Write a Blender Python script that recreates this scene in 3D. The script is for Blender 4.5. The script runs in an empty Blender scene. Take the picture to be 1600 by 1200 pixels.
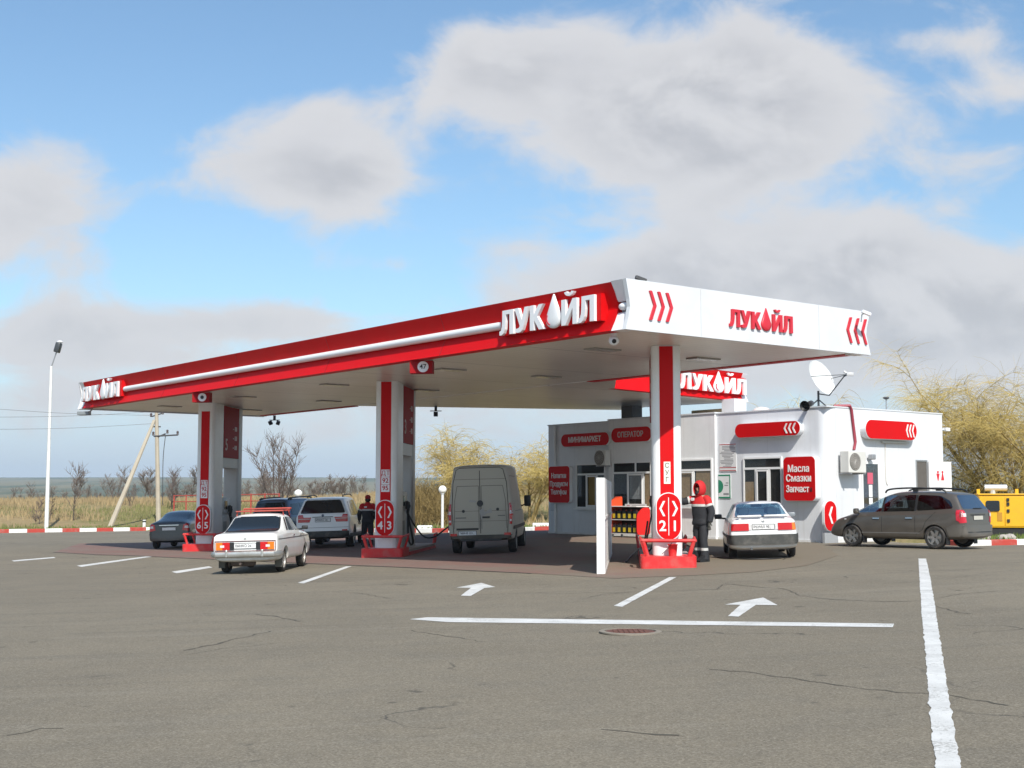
import bpy, bmesh, math, random
from mathutils import Vector, Matrix, noise
from mathutils.bvhtree import BVHTree

C = bpy.context.scene
COL = C.collection
R = math.radians
PI = math.pi
rnd = random.Random(7)

# ------------------------------------------------------------------ camera
FPX = 2050.0
PITCH = math.atan(176 / FPX)
EYE = Vector((0, 0, 1.68))
cd = bpy.data.cameras.new("camera"); cam = bpy.data.objects.new("camera", cd); COL.objects.link(cam)
cam.location = EYE; cam.rotation_euler = (PI / 2 + PITCH, 0, 0)
cd.lens = 36 * FPX / 1600; cd.sensor_width = 36; cd.clip_end = 30000; cd.clip_start = 0.1
C.camera = cam

# ------------------------------------------------------------------ light and sky
SUN_EL, SUN_AZ = R(45), R(166)
SUN = Vector((math.sin(SUN_AZ) * math.cos(SUN_EL), math.cos(SUN_AZ) * math.cos(SUN_EL), math.sin(SUN_EL)))
sl = bpy.data.lights.new("sun", 'SUN'); so = bpy.data.objects.new("sun", sl); COL.objects.link(so)
sl.energy = 4.4; sl.angle = R(0.5); sl.color = (1.0, 0.955, 0.88)
so.rotation_euler = SUN.to_track_quat('Z', 'Y').to_euler(); so.location = (10, -20, 40)
C.view_settings.view_transform = 'Standard'; C.view_settings.look = 'None'
C.view_settings.exposure = 0.36; C.view_settings.gamma = 1.0
C.cycles.max_bounces = 8; C.cycles.transparent_max_bounces = 16
C.cycles.use_adaptive_sampling = True; C.cycles.volume_bounces = 1


class NT:
    """small helper for writing node trees"""
    def __init__(s, tree): s.t = tree
    def n(s, typ, inputs=None, **kw):
        nd = s.t.nodes.new(typ)
        for k, v in kw.items(): setattr(nd, k, v)
        for k, v in (inputs or {}).items():
            if isinstance(v, bpy.types.NodeSocket): s.t.links.new(v, nd.inputs[k])
            else: nd.inputs[k].default_value = v
        return nd
    def m(s, op, a, b=0.0, c=None, clamp=False):
        nd = s.n('ShaderNodeMath', operation=op); nd.use_clamp = clamp
        for i, v in enumerate((a, b) if c is None else (a, b, c)):
            if isinstance(v, bpy.types.NodeSocket): s.t.links.new(v, nd.inputs[i])
            else: nd.inputs[i].default_value = v
        return nd.outputs[0]
    def ramp(s, f, lo, hi, interp='SMOOTHSTEP', a=0.0, b=1.0):
        nd = s.n('ShaderNodeMapRange', interpolation_type=interp)
        s.t.links.new(f, nd.inputs[0]) if isinstance(f, bpy.types.NodeSocket) else None
        nd.inputs[1].default_value = lo; nd.inputs[2].default_value = hi
        nd.inputs[3].default_value = a; nd.inputs[4].default_value = b
        return nd.outputs[0]
    def mix(s, f, a, b, blend='MIX'):
        nd = s.n('ShaderNodeMix', data_type='RGBA', blend_type=blend)
        for i, v in ((0, f), (6, a), (7, b)):
            if isinstance(v, bpy.types.NodeSocket): s.t.links.new(v, nd.inputs[i])
            else: nd.inputs[i].default_value = v if not isinstance(v, tuple) else (tuple(v) + (1,))[:4]
        return nd.outputs[2]
    def noise(s, vec, scale, detail=4, rough=0.55, dist=0.0):
        nd = s.n('ShaderNodeTexNoise', {'Scale': scale, 'Detail': detail, 'Roughness': rough, 'Distortion': dist})
        if vec is not None: s.t.links.new(vec, nd.inputs['Vector'])
        return nd.outputs[0]


wd = bpy.data.worlds.new("World"); C.world = wd; wd.use_nodes = True
wt = wd.node_tree; wt.nodes.clear(); W = NT(wt)
sky = W.n('ShaderNodeTexSky', sky_type='NISHITA'); sky.sun_disc = False
sky.sun_elevation = SUN_EL; sky.sun_rotation = SUN_AZ; sky.air_density = 1.0; sky.dust_density = 1.2; sky.ozone_density = 2.2
skyc = W.n('ShaderNodeVectorMath', operation='SCALE'); wt.links.new(sky.outputs[0], skyc.inputs[0]); skyc.inputs['Scale'].default_value = 0.128
gco = W.n('ShaderNodeTexCoord').outputs['Generated']
sx = W.n('ShaderNodeSeparateXYZ', {0: gco})
yy = W.m('MAXIMUM', W.m('ABSOLUTE', sx.outputs[1]), 0.12)
ax = W.m('DIVIDE', sx.outputs[0], yy); az = W.m('DIVIDE', sx.outputs[2], yy)
cv = W.n('ShaderNodeCombineXYZ', {0: ax, 1: W.m('MULTIPLY', az, 1.6), 2: W.m('GREATER_THAN', sx.outputs[1], 0.0)}).outputs[0]
n1 = W.noise(cv, 10.0, 12, 0.60, 0.35); n2 = W.noise(cv, 3.2, 4, 0.5, 0.2)
# cloud banks: (azimuth, height, half width, half height, weight) as tangents of the viewing direction
CL = [(.10, .300, .13, .060, 1.15), (.205, .330, .10, .055, 1.0), (-.02, .338, .07, .035, .8), (.17, .270, .10, .03, .6), (-.165, .252, .085, .034, 1.05), (-.13, .240, .05, .02, .4), (-.15, .298, .05, .020, .5),
      (-.375, .222, .06, .055, 1.05), (.26, .176, .16, .060, 1.2), (.10, .160, .13, .030, .8), (.34, .118, .2, .055, 1.0), (.375, .32, .05, .055, .7), (.33, .355, .06, .012, .35),
      (-.32, .124, .15, .026, .9), (-.19, .135, .09, .016, .55), (-.30, .075, .24, .020, .62), (-.04, .09, .12, .03, .55), (.05, .048, .5, .014, .45), (-.20, .105, .16, .008, .35), (-.10, .178, .05, .010, .4), (-.02, .195, .05, .014, .35)]
acc = None
for cx, cz, rx, rz_, wgt in CL:
    dx = W.m('DIVIDE', W.m('SUBTRACT', ax, cx), rx); dz = W.m('DIVIDE', W.m('SUBTRACT', az, cz), rz_)
    g = W.m('MULTIPLY', W.m('EXPONENT', W.m('MULTIPLY', W.m('ADD', W.m('MULTIPLY', dx, dx), W.m('MULTIPLY', dz, dz)), -1.0)), wgt)
    acc = g if acc is None else W.m('ADD', acc, g)
front = W.m('GREATER_THAN', sx.outputs[1], 0.0)
away = W.m('MULTIPLY', W.m('SUBTRACT', 1.0, front), 0.25)
acc = W.m('ADD', W.m('MULTIPLY', acc, front), away)
fld = W.m('ADD', acc, W.m('MULTIPLY', W.m('SUBTRACT', n1, 0.5), 1.75))
fld = W.m('ADD', fld, W.m('MULTIPLY', W.m('SUBTRACT', n2, 0.5), 0.5))
up = W.n('ShaderNodeVectorMath', operation='ADD'); wt.links.new(cv, up.inputs[0]); up.inputs[1].default_value = (.006, .030, 0)
n1u = W.noise(up.outputs[0], 10.0, 5, 0.55, 0.35); n1s = W.noise(cv, 10.0, 5, 0.55, 0.35)
relief = W.m('SUBTRACT', n1s, n1u)                 # billows catch the light on their upper side
mask = W.m('MULTIPLY', W.ramp(fld, 0.22, 0.80), 0.97)
thick = W.ramp(fld, 0.55, 1.55)
n3 = W.noise(cv, 14.0, 6, 0.55, 0.3)
lowz = W.ramp(az, 0.02, 0.16)
bright = W.mix(n3, (.76, .765, .80), (.85, .845, .855))
grey = W.mix(lowz, (.51, .545, .605), (.585, .595, .635))
cc = W.mix(W.m('MULTIPLY', thick, W.ramp(W.m('ADD', n3, W.m('MULTIPLY', relief, -2.0)), 0.15, 0.85, a=0.05, b=.9)), bright, grey)
cc2 = W.n('ShaderNodeVectorMath', operation='SCALE'); wt.links.new(cc, cc2.inputs[0]); cc2.inputs['Scale'].default_value = 0.70
tint = W.mix(1.0, skyc.outputs[0], (.90, 1.03, 1.04), 'MULTIPLY')
lowb = W.m('MULTIPLY', W.ramp(az, 0.15, 0.0), 0.85)
sky2 = W.mix(lowb, tint, (.50, .565, .69))
skym = W.mix(mask, sky2, cc2.outputs[0])
bg = W.n('ShaderNodeBackground', {'Color': skym, 'Strength': 1.0})
wo = W.n('ShaderNodeOutputWorld', {0: bg.outputs[0]})

# ------------------------------------------------------------------ helpers
HEAD = R(38)
U = Vector((-math.sin(HEAD), math.cos(HEAD), 0)); V = Vector((math.cos(HEAD), math.sin(HEAD), 0))
BC = Vector((9.7, 40.4, 0))                        # the building's near corner
KERB = [(-90, 50), (-60, 58), (-40, 68), (-29, 75), (-22, 80), (-14, 79), (-5, 66.5), (1, 62.5), (4, 62), (8, 62), (10, 58), (11.8, 41), (13, 38.0), (16, 39.4), (25, 41), (90, 46)]

def smooth(t, a, b):
    t = max(0.0, min(1.0, (t - a) / (b - a))); return t * t * (3 - 2 * t)
def ykerb(x):
    if x <= KERB[0][0]: return KERB[0][1]
    for (x0, y0), (x1, y1) in zip(KERB, KERB[1:]):
        if x <= x1: return y0 + (y1 - y0) * (x - x0) / (x1 - x0)
    return KERB[-1][1]
def lot(x, y):
    xc = max(-14.5, min(9.0, x)); b = .026 * xc
    p = Vector((x, y, 0)) - BC
    q, r = p.dot(V), p.dot(U)
    f = smooth(q, -7, -1.0) * smooth(r, -14, -8) * (1 - smooth(r, 16, 24))
    return b * (1 - f) + .27 * f
def gz(x, y):
    k = y - ykerb(x)
    if k <= 0: return lot(x, y)
    b = lot(x, ykerb(x)) + .10 * smooth(k, 0, .3)
    left = 1 - smooth(x, 3, 12)
    h = (1.45 + .5 * smooth(x, -30, -2)) * smooth(k, 3, 30) * left
    far = -smooth(k, 60, 400) * 6
    w = noise.noise(Vector((x * .12, y * .12, 0))) * .25 * smooth(k, 2, 14) * left
    return b + h + far + w
def ray(px, py):
    d = Vector(((px - 800) / FPX, 1, 0)); v = -(py - 600) / FPX
    c, s = math.cos(PITCH), math.sin(PITCH)
    return Vector((d.x, c - v * s, s + v * c))
def G(px, py, lift=0.0):
    d = ray(px, py); t = 20.0
    for _ in range(60):
        p = EYE + d * t
        t += (EYE.z + d.z * t - gz(p.x, p.y) - lift) / max(1e-4, -d.z) * .7
        t = max(2, min(t, 400))
    p = EYE + d * t
    return Vector((p.x, p.y, gz(p.x, p.y) + lift))
def D(px, py, y):
    d = ray(px, py); return EYE + d * (y / d.y)
def wallL(px, py, off=0.0):           # left face of the building -> (distance along U, z)
    d = ray(px, py); n = V; t = (BC - V * off - EYE).dot(n) / d.dot(n); p = EYE + d * t
    return (p - BC).dot(U), p.z
def wallR(px, py, off=0.0):
    d = ray(px, py); n = U; t = (BC - U * off - EYE).dot(n) / d.dot(n); p = EYE + d * t
    return (p - BC).dot(V), p.z

MATS = {}
def mat(name, col, rough=.5, metal=0.0, var=.06, vs=6.0, spec=.5, bump=0.0, bs=40.0, coat=0.0, dirt=None, ds=1.5, da=.4):
    if name in MATS: return MATS[name]
    m = bpy.data.materials.new(name); m.use_nodes = True; t = m.node_tree; N = NT(t)
    b = t.nodes['Principled BSDF']; co = N.n('ShaderNodeTexCoord').outputs['Object']
    base = tuple(col)
    f = N.noise(co, vs, 5, .6)
    c = N.mix(f, tuple(max(0, x * (1 - var)) for x in base), tuple(min(1, x * (1 + var)) for x in base))
    if dirt:
        dm = N.m('MULTIPLY', N.ramp(N.noise(co, ds, 7, .65), .42, .72), da)
        c = N.mix(dm, c, dirt)
    t.links.new(c, b.inputs['Base Color'])
    b.inputs['Roughness'].default_value = rough; b.inputs['Metallic'].default_value = metal
    b.inputs['Specular IOR Level'].default_value = spec; b.inputs['Coat Weight'].default_value = coat
    b.inputs['Coat Roughness'].default_value = .06
    if bump:
        bn = N.n('ShaderNodeBump', {'Strength': bump, 'Distance': .01, 'Height': N.noise(co, bs, 4, .6)}); t.links.new(bn.outputs[0], b.inputs['Normal'])
    MATS[name] = m; return m
def glassmat(name, col, alpha, rough=.03):
    """see-through tinted pane: clear share `alpha`, the rest a dark gloss"""
    if name in MATS: return MATS[name]
    m = bpy.data.materials.new(name); m.use_nodes = True; t = m.node_tree; N = NT(t); t.nodes.clear()
    tr = N.n('ShaderNodeBsdfTransparent', {0: tuple(col) + (1,)})
    gl = N.n('ShaderNodeBsdfGlossy', {'Color': (.9, .95, 1, 1), 'Roughness': rough})
    fr = N.n('ShaderNodeFresnel', {'IOR': 1.5})
    f = N.m('ADD', W_min(N, fr.outputs[0]), 1 - alpha)
    mx = N.n('ShaderNodeMixShader', {0: f}); t.links.new(tr.outputs[0], mx.inputs[1]); t.links.new(gl.outputs[0], mx.inputs[2])
    N.n('ShaderNodeOutputMaterial', {0: mx.outputs[0]})
    MATS[name] = m; return m
def W_min(N, s): return N.m('MULTIPLY', N.m('MINIMUM', s, .6), .5)

class MB:
    """collects shapes and links them as ONE mesh object"""
    def __init__(s, T=None): s.v = []; s.f = []; s.mi = []; s.T = T or Matrix(); s.k = 0; s.nocap = False
    def add(s, vs, fs, T=None):
        o = len(s.v); M = s.T @ T if T is not None else s.T
        s.v += [M @ Vector(p) for p in vs]; s.f += [tuple(i + o for i in f) for f in fs]; s.mi += [s.k] * len(fs); return s
    def box(s, x0, x1, y0, y1, z0, z1, T=None, bev=0.0):
        if bev <= 0:
            return s.add([(x, y, z) for z in (z0, z1) for y in (y0, y1) for x in (x0, x1)],
                         [(0, 2, 3, 1), (4, 5, 7, 6), (0, 1, 5, 4), (2, 6, 7, 3), (0, 4, 6, 2), (1, 3, 7, 5)], T)
        bm = bmesh.new(); bmesh.ops.create_cube(bm, size=1)
        for v in bm.verts: v.co = Vector(((x0 + x1) / 2 + v.co.x * (x1 - x0), (y0 + y1) / 2 + v.co.y * (y1 - y0), (z0 + z1) / 2 + v.co.z * (z1 - z0)))
        bmesh.ops.bevel(bm, geom=bm.edges[:], offset=bev, segments=2, affect='EDGES', profile=.5)
        return s.bm(bm, T)
    def bm(s, bm, T=None):
        bm.verts.index_update(); s.add([v.co.copy() for v in bm.verts], [tuple(v.index for v in f.verts) for f in bm.faces], T); bm.free(); return s
    def prism(s, poly, h0, h1, T=None, plane='xz'):
        """extrude a 2D outline; plane xz: poly=(x,z), extruded along y from h0 to h1"""
        n = len(poly)
        if plane == 'xz': P = lambda a, b, h: (a, h, b)
        elif plane == 'xy': P = lambda a, b, h: (a, b, h)
        else: P = lambda a, b, h: (h, a, b)
        area = sum(poly[i][0] * poly[(i + 1) % n][1] - poly[(i + 1) % n][0] * poly[i][1] for i in range(n))
        if area < 0: poly = poly[::-1]
        vs = [P(a, b, h0) for a, b in poly] + [P(a, b, h1) for a, b in poly]
        fl = (plane == 'xz')
        fs = [tuple(range(n))[::-1] if not fl else tuple(range(n)), tuple(range(n, 2 * n)) if not fl else tuple(range(n, 2 * n))[::-1]]
        if h1 < h0: fs = [f[::-1] for f in fs]
        for i in range(n):
            j = (i + 1) % n; q = (i, j, j + n, i + n)
            if fl: q = q[::-1]
            if h1 < h0: q = q[::-1]
            fs.append(q)
        return s.add(vs, fs, T)
    def tube(s, pts, r, n=8, T=None, cap=True):
        pts = [Vector(p) for p in pts]; rs = r if isinstance(r, (list, tuple)) else [r] * len(pts)
        vs, fs = [], []; up = None
        for i, p in enumerate(pts):
            d = (pts[min(i + 1, len(pts) - 1)] - pts[max(i - 1, 0)]).normalized()
            if up is None: up = Vector((0, 0, 1)) if abs(d.z) < .9 else Vector((1, 0, 0))
            a = d.cross(up)
            if a.length < 1e-4: a = d.orthogonal()
            a.normalize(); b = a.cross(d).normalized(); up = b
            vs += [p + (a * math.cos(2 * PI * k / n) + b * math.sin(2 * PI * k / n)) * rs[i] for k in range(n)]
        for i in range(len(pts) - 1):
            for k in range(n):
                k2 = (k + 1) % n; fs.append((i * n + k, i * n + k2, (i + 1) * n + k2, (i + 1) * n + k))
        if cap: fs += [tuple(range(n))[::-1], tuple(range((len(pts) - 1) * n, len(pts) * n))]
        return s.add(vs, fs, T)
    def lathe(s, prof, n=24, T=None):
        """prof: (r, z) turned about z"""
        vs, fs = [], []
        for r, z in prof: vs += [(r * math.cos(2 * PI * k / n), r * math.sin(2 * PI * k / n), z) for k in range(n)]
        for i in range(len(prof) - 1):
            for k in range(n):
                k2 = (k + 1) % n; fs.append((i * n + k, i * n + k2, (i + 1) * n + k2, (i + 1) * n + k))
        if not s.nocap: fs.append(tuple(range(n))[::-1]); fs.append(tuple(range((len(prof) - 1) * n, len(prof) * n)))
        return s.add(vs, fs, T)
    def ball(s, c, r, T=None, sc=(1, 1, 1), n=16):
        pr = [(max(1e-4, math.sin(PI * i / n)) * r, -math.cos(PI * i / n) * r) for i in range(n + 1)]
        M = Matrix.Translation(c) @ Matrix.Diagonal((*sc, 1)); return s.lathe(pr, n * 2, (T @ M) if T is not None else M)
    def build(s, name, m, parent=None, smooth=None, **props):
        me = bpy.data.meshes.new(name); me.from_pydata([tuple(p) for p in s.v], [], s.f)
        ms = m if isinstance(m, (list, tuple)) else [m]
        for x in ms: me.materials.append(x)
        if len(ms) > 1: me.polygons.foreach_set('material_index', s.mi)
        me.update(); me.validate()
        o = bpy.data.objects.new(name, me); COL.objects.link(o)
        if parent is not None: o.parent = parent
        if smooth is not None:
            me.polygons.foreach_set('use_smooth', [True] * len(me.polygons)); me.set_sharp_from_angle(angle=R(smooth))
        for k, v in props.items(): o[k] = v
        return o

def tag(o, label=None, cat=None, group=None, kind=None):
    for k, v in (('label', label), ('category', cat), ('group', group), ('kind', kind)):
        if v: o[k] = v
    return o
def thing(name, label, cat, loc=(0, 0, 0), rz=0.0, group=None):
    o = bpy.data.objects.new(name, None); COL.objects.link(o); o.location = loc; o.rotation_euler = (0, 0, rz)
    return tag(o, label, cat, group)
def struct(mb, name, m, smooth=None): return tag(mb.build(name, m, None, smooth), kind='structure')
def copy_thing(root, loc, rz=None, label=None):
    c = root.copy(); COL.objects.link(c); c.location = loc
    if rz is not None: c.rotation_euler = (0, 0, rz)
    if label: c['label'] = label
    for ch in list(root.children):
        d = ch.copy(); COL.objects.link(d); d.parent = c
        for g in list(ch.children):
            e = g.copy(); COL.objects.link(e); e.parent = d
    return c
def rounded(w, h, r, n=6, cx=0, cz=0):
    r = min(r, w / 2, h / 2); out = []
    for sx_, sz_, a0 in ((1, 1, 0), (-1, 1, 90), (-1, -1, 180), (1, -1, 270)):
        for i in range(n + 1):
            a = R(a0 + 90 * i / n); out.append((cx + sx_ * (w / 2 - r) + r * math.cos(a), cz + sz_ * (h / 2 - r) + r * math.sin(a)))
    return out
def roundpoly(poly, r, n=4):
    out = []; m = len(poly)
    for i in range(m):
        p = Vector(poly[i]); a = Vector(poly[i - 1]) - p; b = Vector(poly[(i + 1) % m]) - p
        k = min(r, a.length * .45, b.length * .45); p0 = p + a.normalized() * k; p1 = p + b.normalized() * k
        for j in range(n + 1):
            t = j / n; q = p0 * (1 - t) ** 2 + p * 2 * t * (1 - t) + p1 * t * t; out.append((q.x, q.y))
    return out
def text(mb, s, size, T, depth=.01, bold=0.0, align='CENTER', wide=1.0):
    """writing lying in the local xz plane of T, facing -y"""
    c = bpy.data.curves.new('lettering', 'FONT'); c.body = s; c.size = size; c.extrude = depth / 2; c.offset = bold * size
    c.align_x = align; c.align_y = 'CENTER'; c.resolution_u = 3
    o = bpy.data.objects.new('lettering', c); COL.objects.link(o); bpy.context.view_layer.update()
    me = o.to_mesh(); M = T @ Matrix.Rotation(PI / 2, 4, 'X') @ Matrix.Diagonal((wide, 1, 1, 1))
    mb.add([v.co.copy() for v in me.vertices], [tuple(p.vertices) for p in me.polygons], M)
    o.to_mesh_clear(); bpy.data.objects.remove(o); bpy.data.curves.remove(c)
def TR(x, y, z, rz=0.0): return Matrix.Translation((x, y, z)) @ Matrix.Rotation(rz, 4, 'Z')

RED = mat('red_panel', (.56, .004, .006), .5, var=.05, spec=.12, dirt=(.40, .012, .012), da=.25)
REDP = mat('red_paint', (.60, .02, .022), .5, var=.12, dirt=(.45, .12, .10), ds=5, da=.5)
WHITEP = mat('white_panel', (.72, .72, .72), .45, var=.02, dirt=(.6, .58, .55), ds=.8, da=.25)
WHITE = mat('white_plastic', (.74, .745, .75), .4, var=.02)
GREYM = mat('grey_metal', (.35, .36, .37), .4, metal=.5)
BLACK = mat('black_plastic', (.015, .015, .016), .5, var=.2)
RUBBER = mat('rubber', (.018, .017, .017), .8, var=.25, dirt=(.10, .085, .07), ds=6, da=.6)
DARKGLASS = mat('dark_glass', (.012, .016, .02), .06, spec=.6, var=.3, vs=1.5)
CHROME = mat('chrome', (.7, .7, .7), .2, metal=1.0)

def curve(pts, k=8):
    """smooth line through the points"""
    P = [Vector(p) for p in pts]; out = []
    for i in range(len(P) - 1):
        a, b, c, d = P[max(i - 1, 0)], P[i], P[i + 1], P[min(i + 2, len(P) - 1)]
        for j in range(k):
            t = j / k; out.append(.5 * (2 * b + (c - a) * t + (2 * a - 5 * b + 4 * c - d) * t * t + (3 * b - a - 3 * c + d) * t ** 3))
    return out + [P[-1]]

# ------------------------------------------------------------------ ground
def grid_mesh(xs, rows, hfun, name, m, smooth_=True):
    """rows: function (x, j) -> y"""
    vs = [(x, rows[1](x, j), 0) for j in range(rows[0]) for x in xs]
    vs = [(x, y, hfun(x, y)) for x, y, _ in vs]
    n = len(xs)
    fs = [(j * n + i, j * n + i + 1, (j + 1) * n + i + 1, (j + 1) * n + i) for j in range(rows[0] - 1) for i in range(n - 1)]
    b = MB(); b.add(vs, fs); return struct(b, name, m, 180)

def asphalt_mat():
    m = bpy.data.materials.new('asphalt'); m.use_nodes = True; t = m.node_tree; N = NT(t); b = t.nodes['Principled BSDF']
    co = N.n('ShaderNodeTexCoord').outputs['Object']
    big = N.noise(co, .16, 5, .6, .5); mid = N.noise(co, 1.3, 6, .6, .3); fine = N.noise(co, 55, 3, .7); grit = N.noise(co, 210, 2, .7)
    c = N.mix(N.ramp(big, .3, .7), (.140, .116, .080), (.198, .166, .116))
    c = N.mix(N.m('MULTIPLY', N.ramp(mid, .40, .75), .35), c, (.100, .091, .075))
    # long worn tracks where the cars swing round towards the pumps
    s3 = N.n('ShaderNodeSeparateXYZ', {0: co})
    dx = N.m('ADD', s3.outputs[0], 6.0); dy = N.m('SUBTRACT', s3.outputs[1], 58.0)
    rad = N.m('SQRT', N.m('ADD', N.m('MULTIPLY', dx, dx), N.m('MULTIPLY', dy, dy)))
    ang = N.m('ARCTAN2', dx, dy)
    tv = N.n('ShaderNodeCombineXYZ', {0: N.m('MULTIPLY', rad, 1.5), 1: N.m('MULTIPLY', ang, 2.2), 2: 0.0}).outputs[0]
    trk = N.noise(tv, 1.4, 5, .62, .25)
    c = N.mix(N.m('MULTIPLY', N.ramp(trk, .52, .72), .55), c, (.086, .076, .060))
    c = N.mix(N.m('MULTIPLY', N.ramp(trk, .46, .28), .42), c, (.235, .208, .16))
    c = N.mix(N.ramp(fine, .2, .8), N.mix(.34, c, (.057, .05, .039)), N.mix(.34, c, (.31, .28, .225)))
    c = N.mix(N.m('MULTIPLY', N.ramp(grit, .58, .70), .6), c, (.37, .35, .305))
    vs_ = N.n('ShaderNodeTexVoronoi', {'Scale': 75.0}); t.links.new(co, vs_.inputs['Vector']); cell = N.n('ShaderNodeSeparateXYZ', {0: vs_.outputs['Color']}).outputs[0]
    c = N.mix(N.m('MULTIPLY', N.ramp(cell, .70, .95, 'LINEAR'), .3), c, (.38, .34, .265)); c = N.mix(N.m('MULTIPLY', N.ramp(cell, .30, .05, 'LINEAR'), .34), c, (.045, .04, .032))
    blot = N.m('MULTIPLY', N.ramp(N.noise(co, 2.6, 3, .5, .4), .68, .76), .7); c = N.mix(blot, c, (.07, .062, .05))
    # hairline cracks, broken up by a mask
    wob = N.n('ShaderNodeTexNoise', {'Scale': .9, 'Detail': 5}); t.links.new(co, wob.inputs['Vector'])
    wv = N.n('ShaderNodeVectorMath', operation='SCALE'); t.links.new(wob.outputs['Color'], wv.inputs[0]); wv.inputs['Scale'].default_value = 1.6
    cv_ = N.n('ShaderNodeVectorMath', operation='ADD'); t.links.new(co, cv_.inputs[0]); t.links.new(wv.outputs[0], cv_.inputs[1])
    vo = N.n('ShaderNodeTexVoronoi', {'Scale': .17}, feature='DISTANCE_TO_EDGE'); t.links.new(cv_.outputs[0], vo.inputs['Vector'])
    crk = N.m('MULTIPLY', N.ramp(vo.outputs[0], .0055, .001), N.ramp(N.noise(co, .35, 3, .5), .50, .60))
    c = N.mix(N.m('MULTIPLY', crk, .7), c, (.045, .042, .038))
    oil = N.m('MULTIPLY', N.ramp(N.noise(co, .8, 3, .5), .70, .78), .45)
    c = N.mix(oil, c, (.07, .066, .06))
    t.links.new(c, b.inputs['Base Color']); b.inputs['Roughness'].default_value = .88; b.inputs['Specular IOR Level'].default_value = .25
    hb = N.m('ADD', N.m('ADD', N.m('MULTIPLY', fine, .7), N.m('MULTIPLY', grit, .5)), N.m('MULTIPLY', cell, .5))
    bn = N.n('ShaderNodeBump', {'Strength': .45, 'Distance': .012, 'Height': hb}); t.links.new(bn.outputs[0], b.inputs['Normal'])
    return m
ASPH = asphalt_mat()

def field_mat():
    m = bpy.data.materials.new('field_soil'); m.use_nodes = True; t = m.node_tree; N = NT(t); b = t.nodes['Principled BSDF']
    co = N.n('ShaderNodeTexCoord').outputs['Object']
    a = N.noise(co, .11, 5, .6, .4); d = N.noise(co, 2.2, 6, .7); f = N.noise(co, 14, 4, .7)
    c = N.mix(N.ramp(a, .40, .58), (.27, .20, .105), (.15, .15, .055))
    c = N.mix(N.m('MULTIPLY', N.ramp(d, .35, .7), .6), c, (.36, .28, .16))
    c = N.mix(N.m('MULTIPLY', N.ramp(f, .45, .75), .5), c, (.15, .12, .06))
    t.links.new(c, b.inputs['Base Color']); b.inputs['Roughness'].default_value = 1.0; b.inputs['Specular IOR Level'].default_value = .1
    bn = N.n('ShaderNodeBump', {'Strength': .8, 'Distance': .1, 'Height': d}); t.links.new(bn.outputs[0], b.inputs['Normal'])
    return m
FIELD = field_mat()
xs = [-90, -75, -62, -52, -46] + [-40 + .5 * i for i in range(int(62 / .5) + 1)] + [24, 28, 34, 42, 55, 70, 90]
NA = 120
grid_mesh(xs, (NA, lambda x, j: -14 + (ykerb(x) + 14) * (j / (NA - 1)) ** .9), lot, 'asphalt_lot', ASPH)
xs2 = [-3200, -1600, -800, -400, -220, -140] + [-90 + 1.5 * i for i in range(121)] + [120, 200, 400, 900, 1800, 3200]
kr = [0, .3, 1, 2, 3, 4.5, 6, 8, 10, 12, 15, 18, 21, 24, 27, 30, 34, 40, 50, 60, 80, 110, 150, 220, 320, 460, 700, 1200, 2200]
grid_mesh(xs2, (len(kr), lambda x, j: ykerb(x) + kr[j]), gz, 'field', FIELD)
# distant rolling country
hb = MB(); hv = []; hx = [-4200 + 120 * i for i in range(71)]; hy = [700, 1000, 1400, 1900, 2600, 3300, 4000, 4700, 5200, 5800]
for y in hy:
    for x in hx:
        t = smooth(y, 700, 5000)
        z = -9 + 78 * t + (10 * noise.noise(Vector((x * .0011, y * .0007, 3))) + 5 * noise.noise(Vector((x * .004, y * .002, 8)))) * t
        hv.append((x, y, z if y < 5500 else -40))
n_ = len(hx); hb.add(hv, [(j * n_ + i, j * n_ + i + 1, (j + 1) * n_ + i + 1, (j + 1) * n_ + i) for j in range(len(hy) - 1) for i in range(n_ - 1)])
def hills_mat():
    m = bpy.data.materials.new('far_country'); m.use_nodes = True; t = m.node_tree; N = NT(t); b = t.nodes['Principled BSDF']
    co = N.n('ShaderNodeTexCoord').outputs['Object']
    mp = N.n('ShaderNodeMapping'); mp.inputs['Scale'].default_value = (.0035, .0012, .01); t.links.new(co, mp.inputs[0])
    a = N.noise(mp.outputs[0], 1.0, 5, .6, .4)
    c = N.mix(N.ramp(a, .42, .56), (.055, .075, .04), (.17, .15, .09))
    t.links.new(c, b.inputs['Base Color']); b.inputs['Roughness'].default_value = 1.0; b.inputs['Specular IOR Level'].default_value = 0
    return m
struct(hb, 'hills', hills_mat(), 180)

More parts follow.
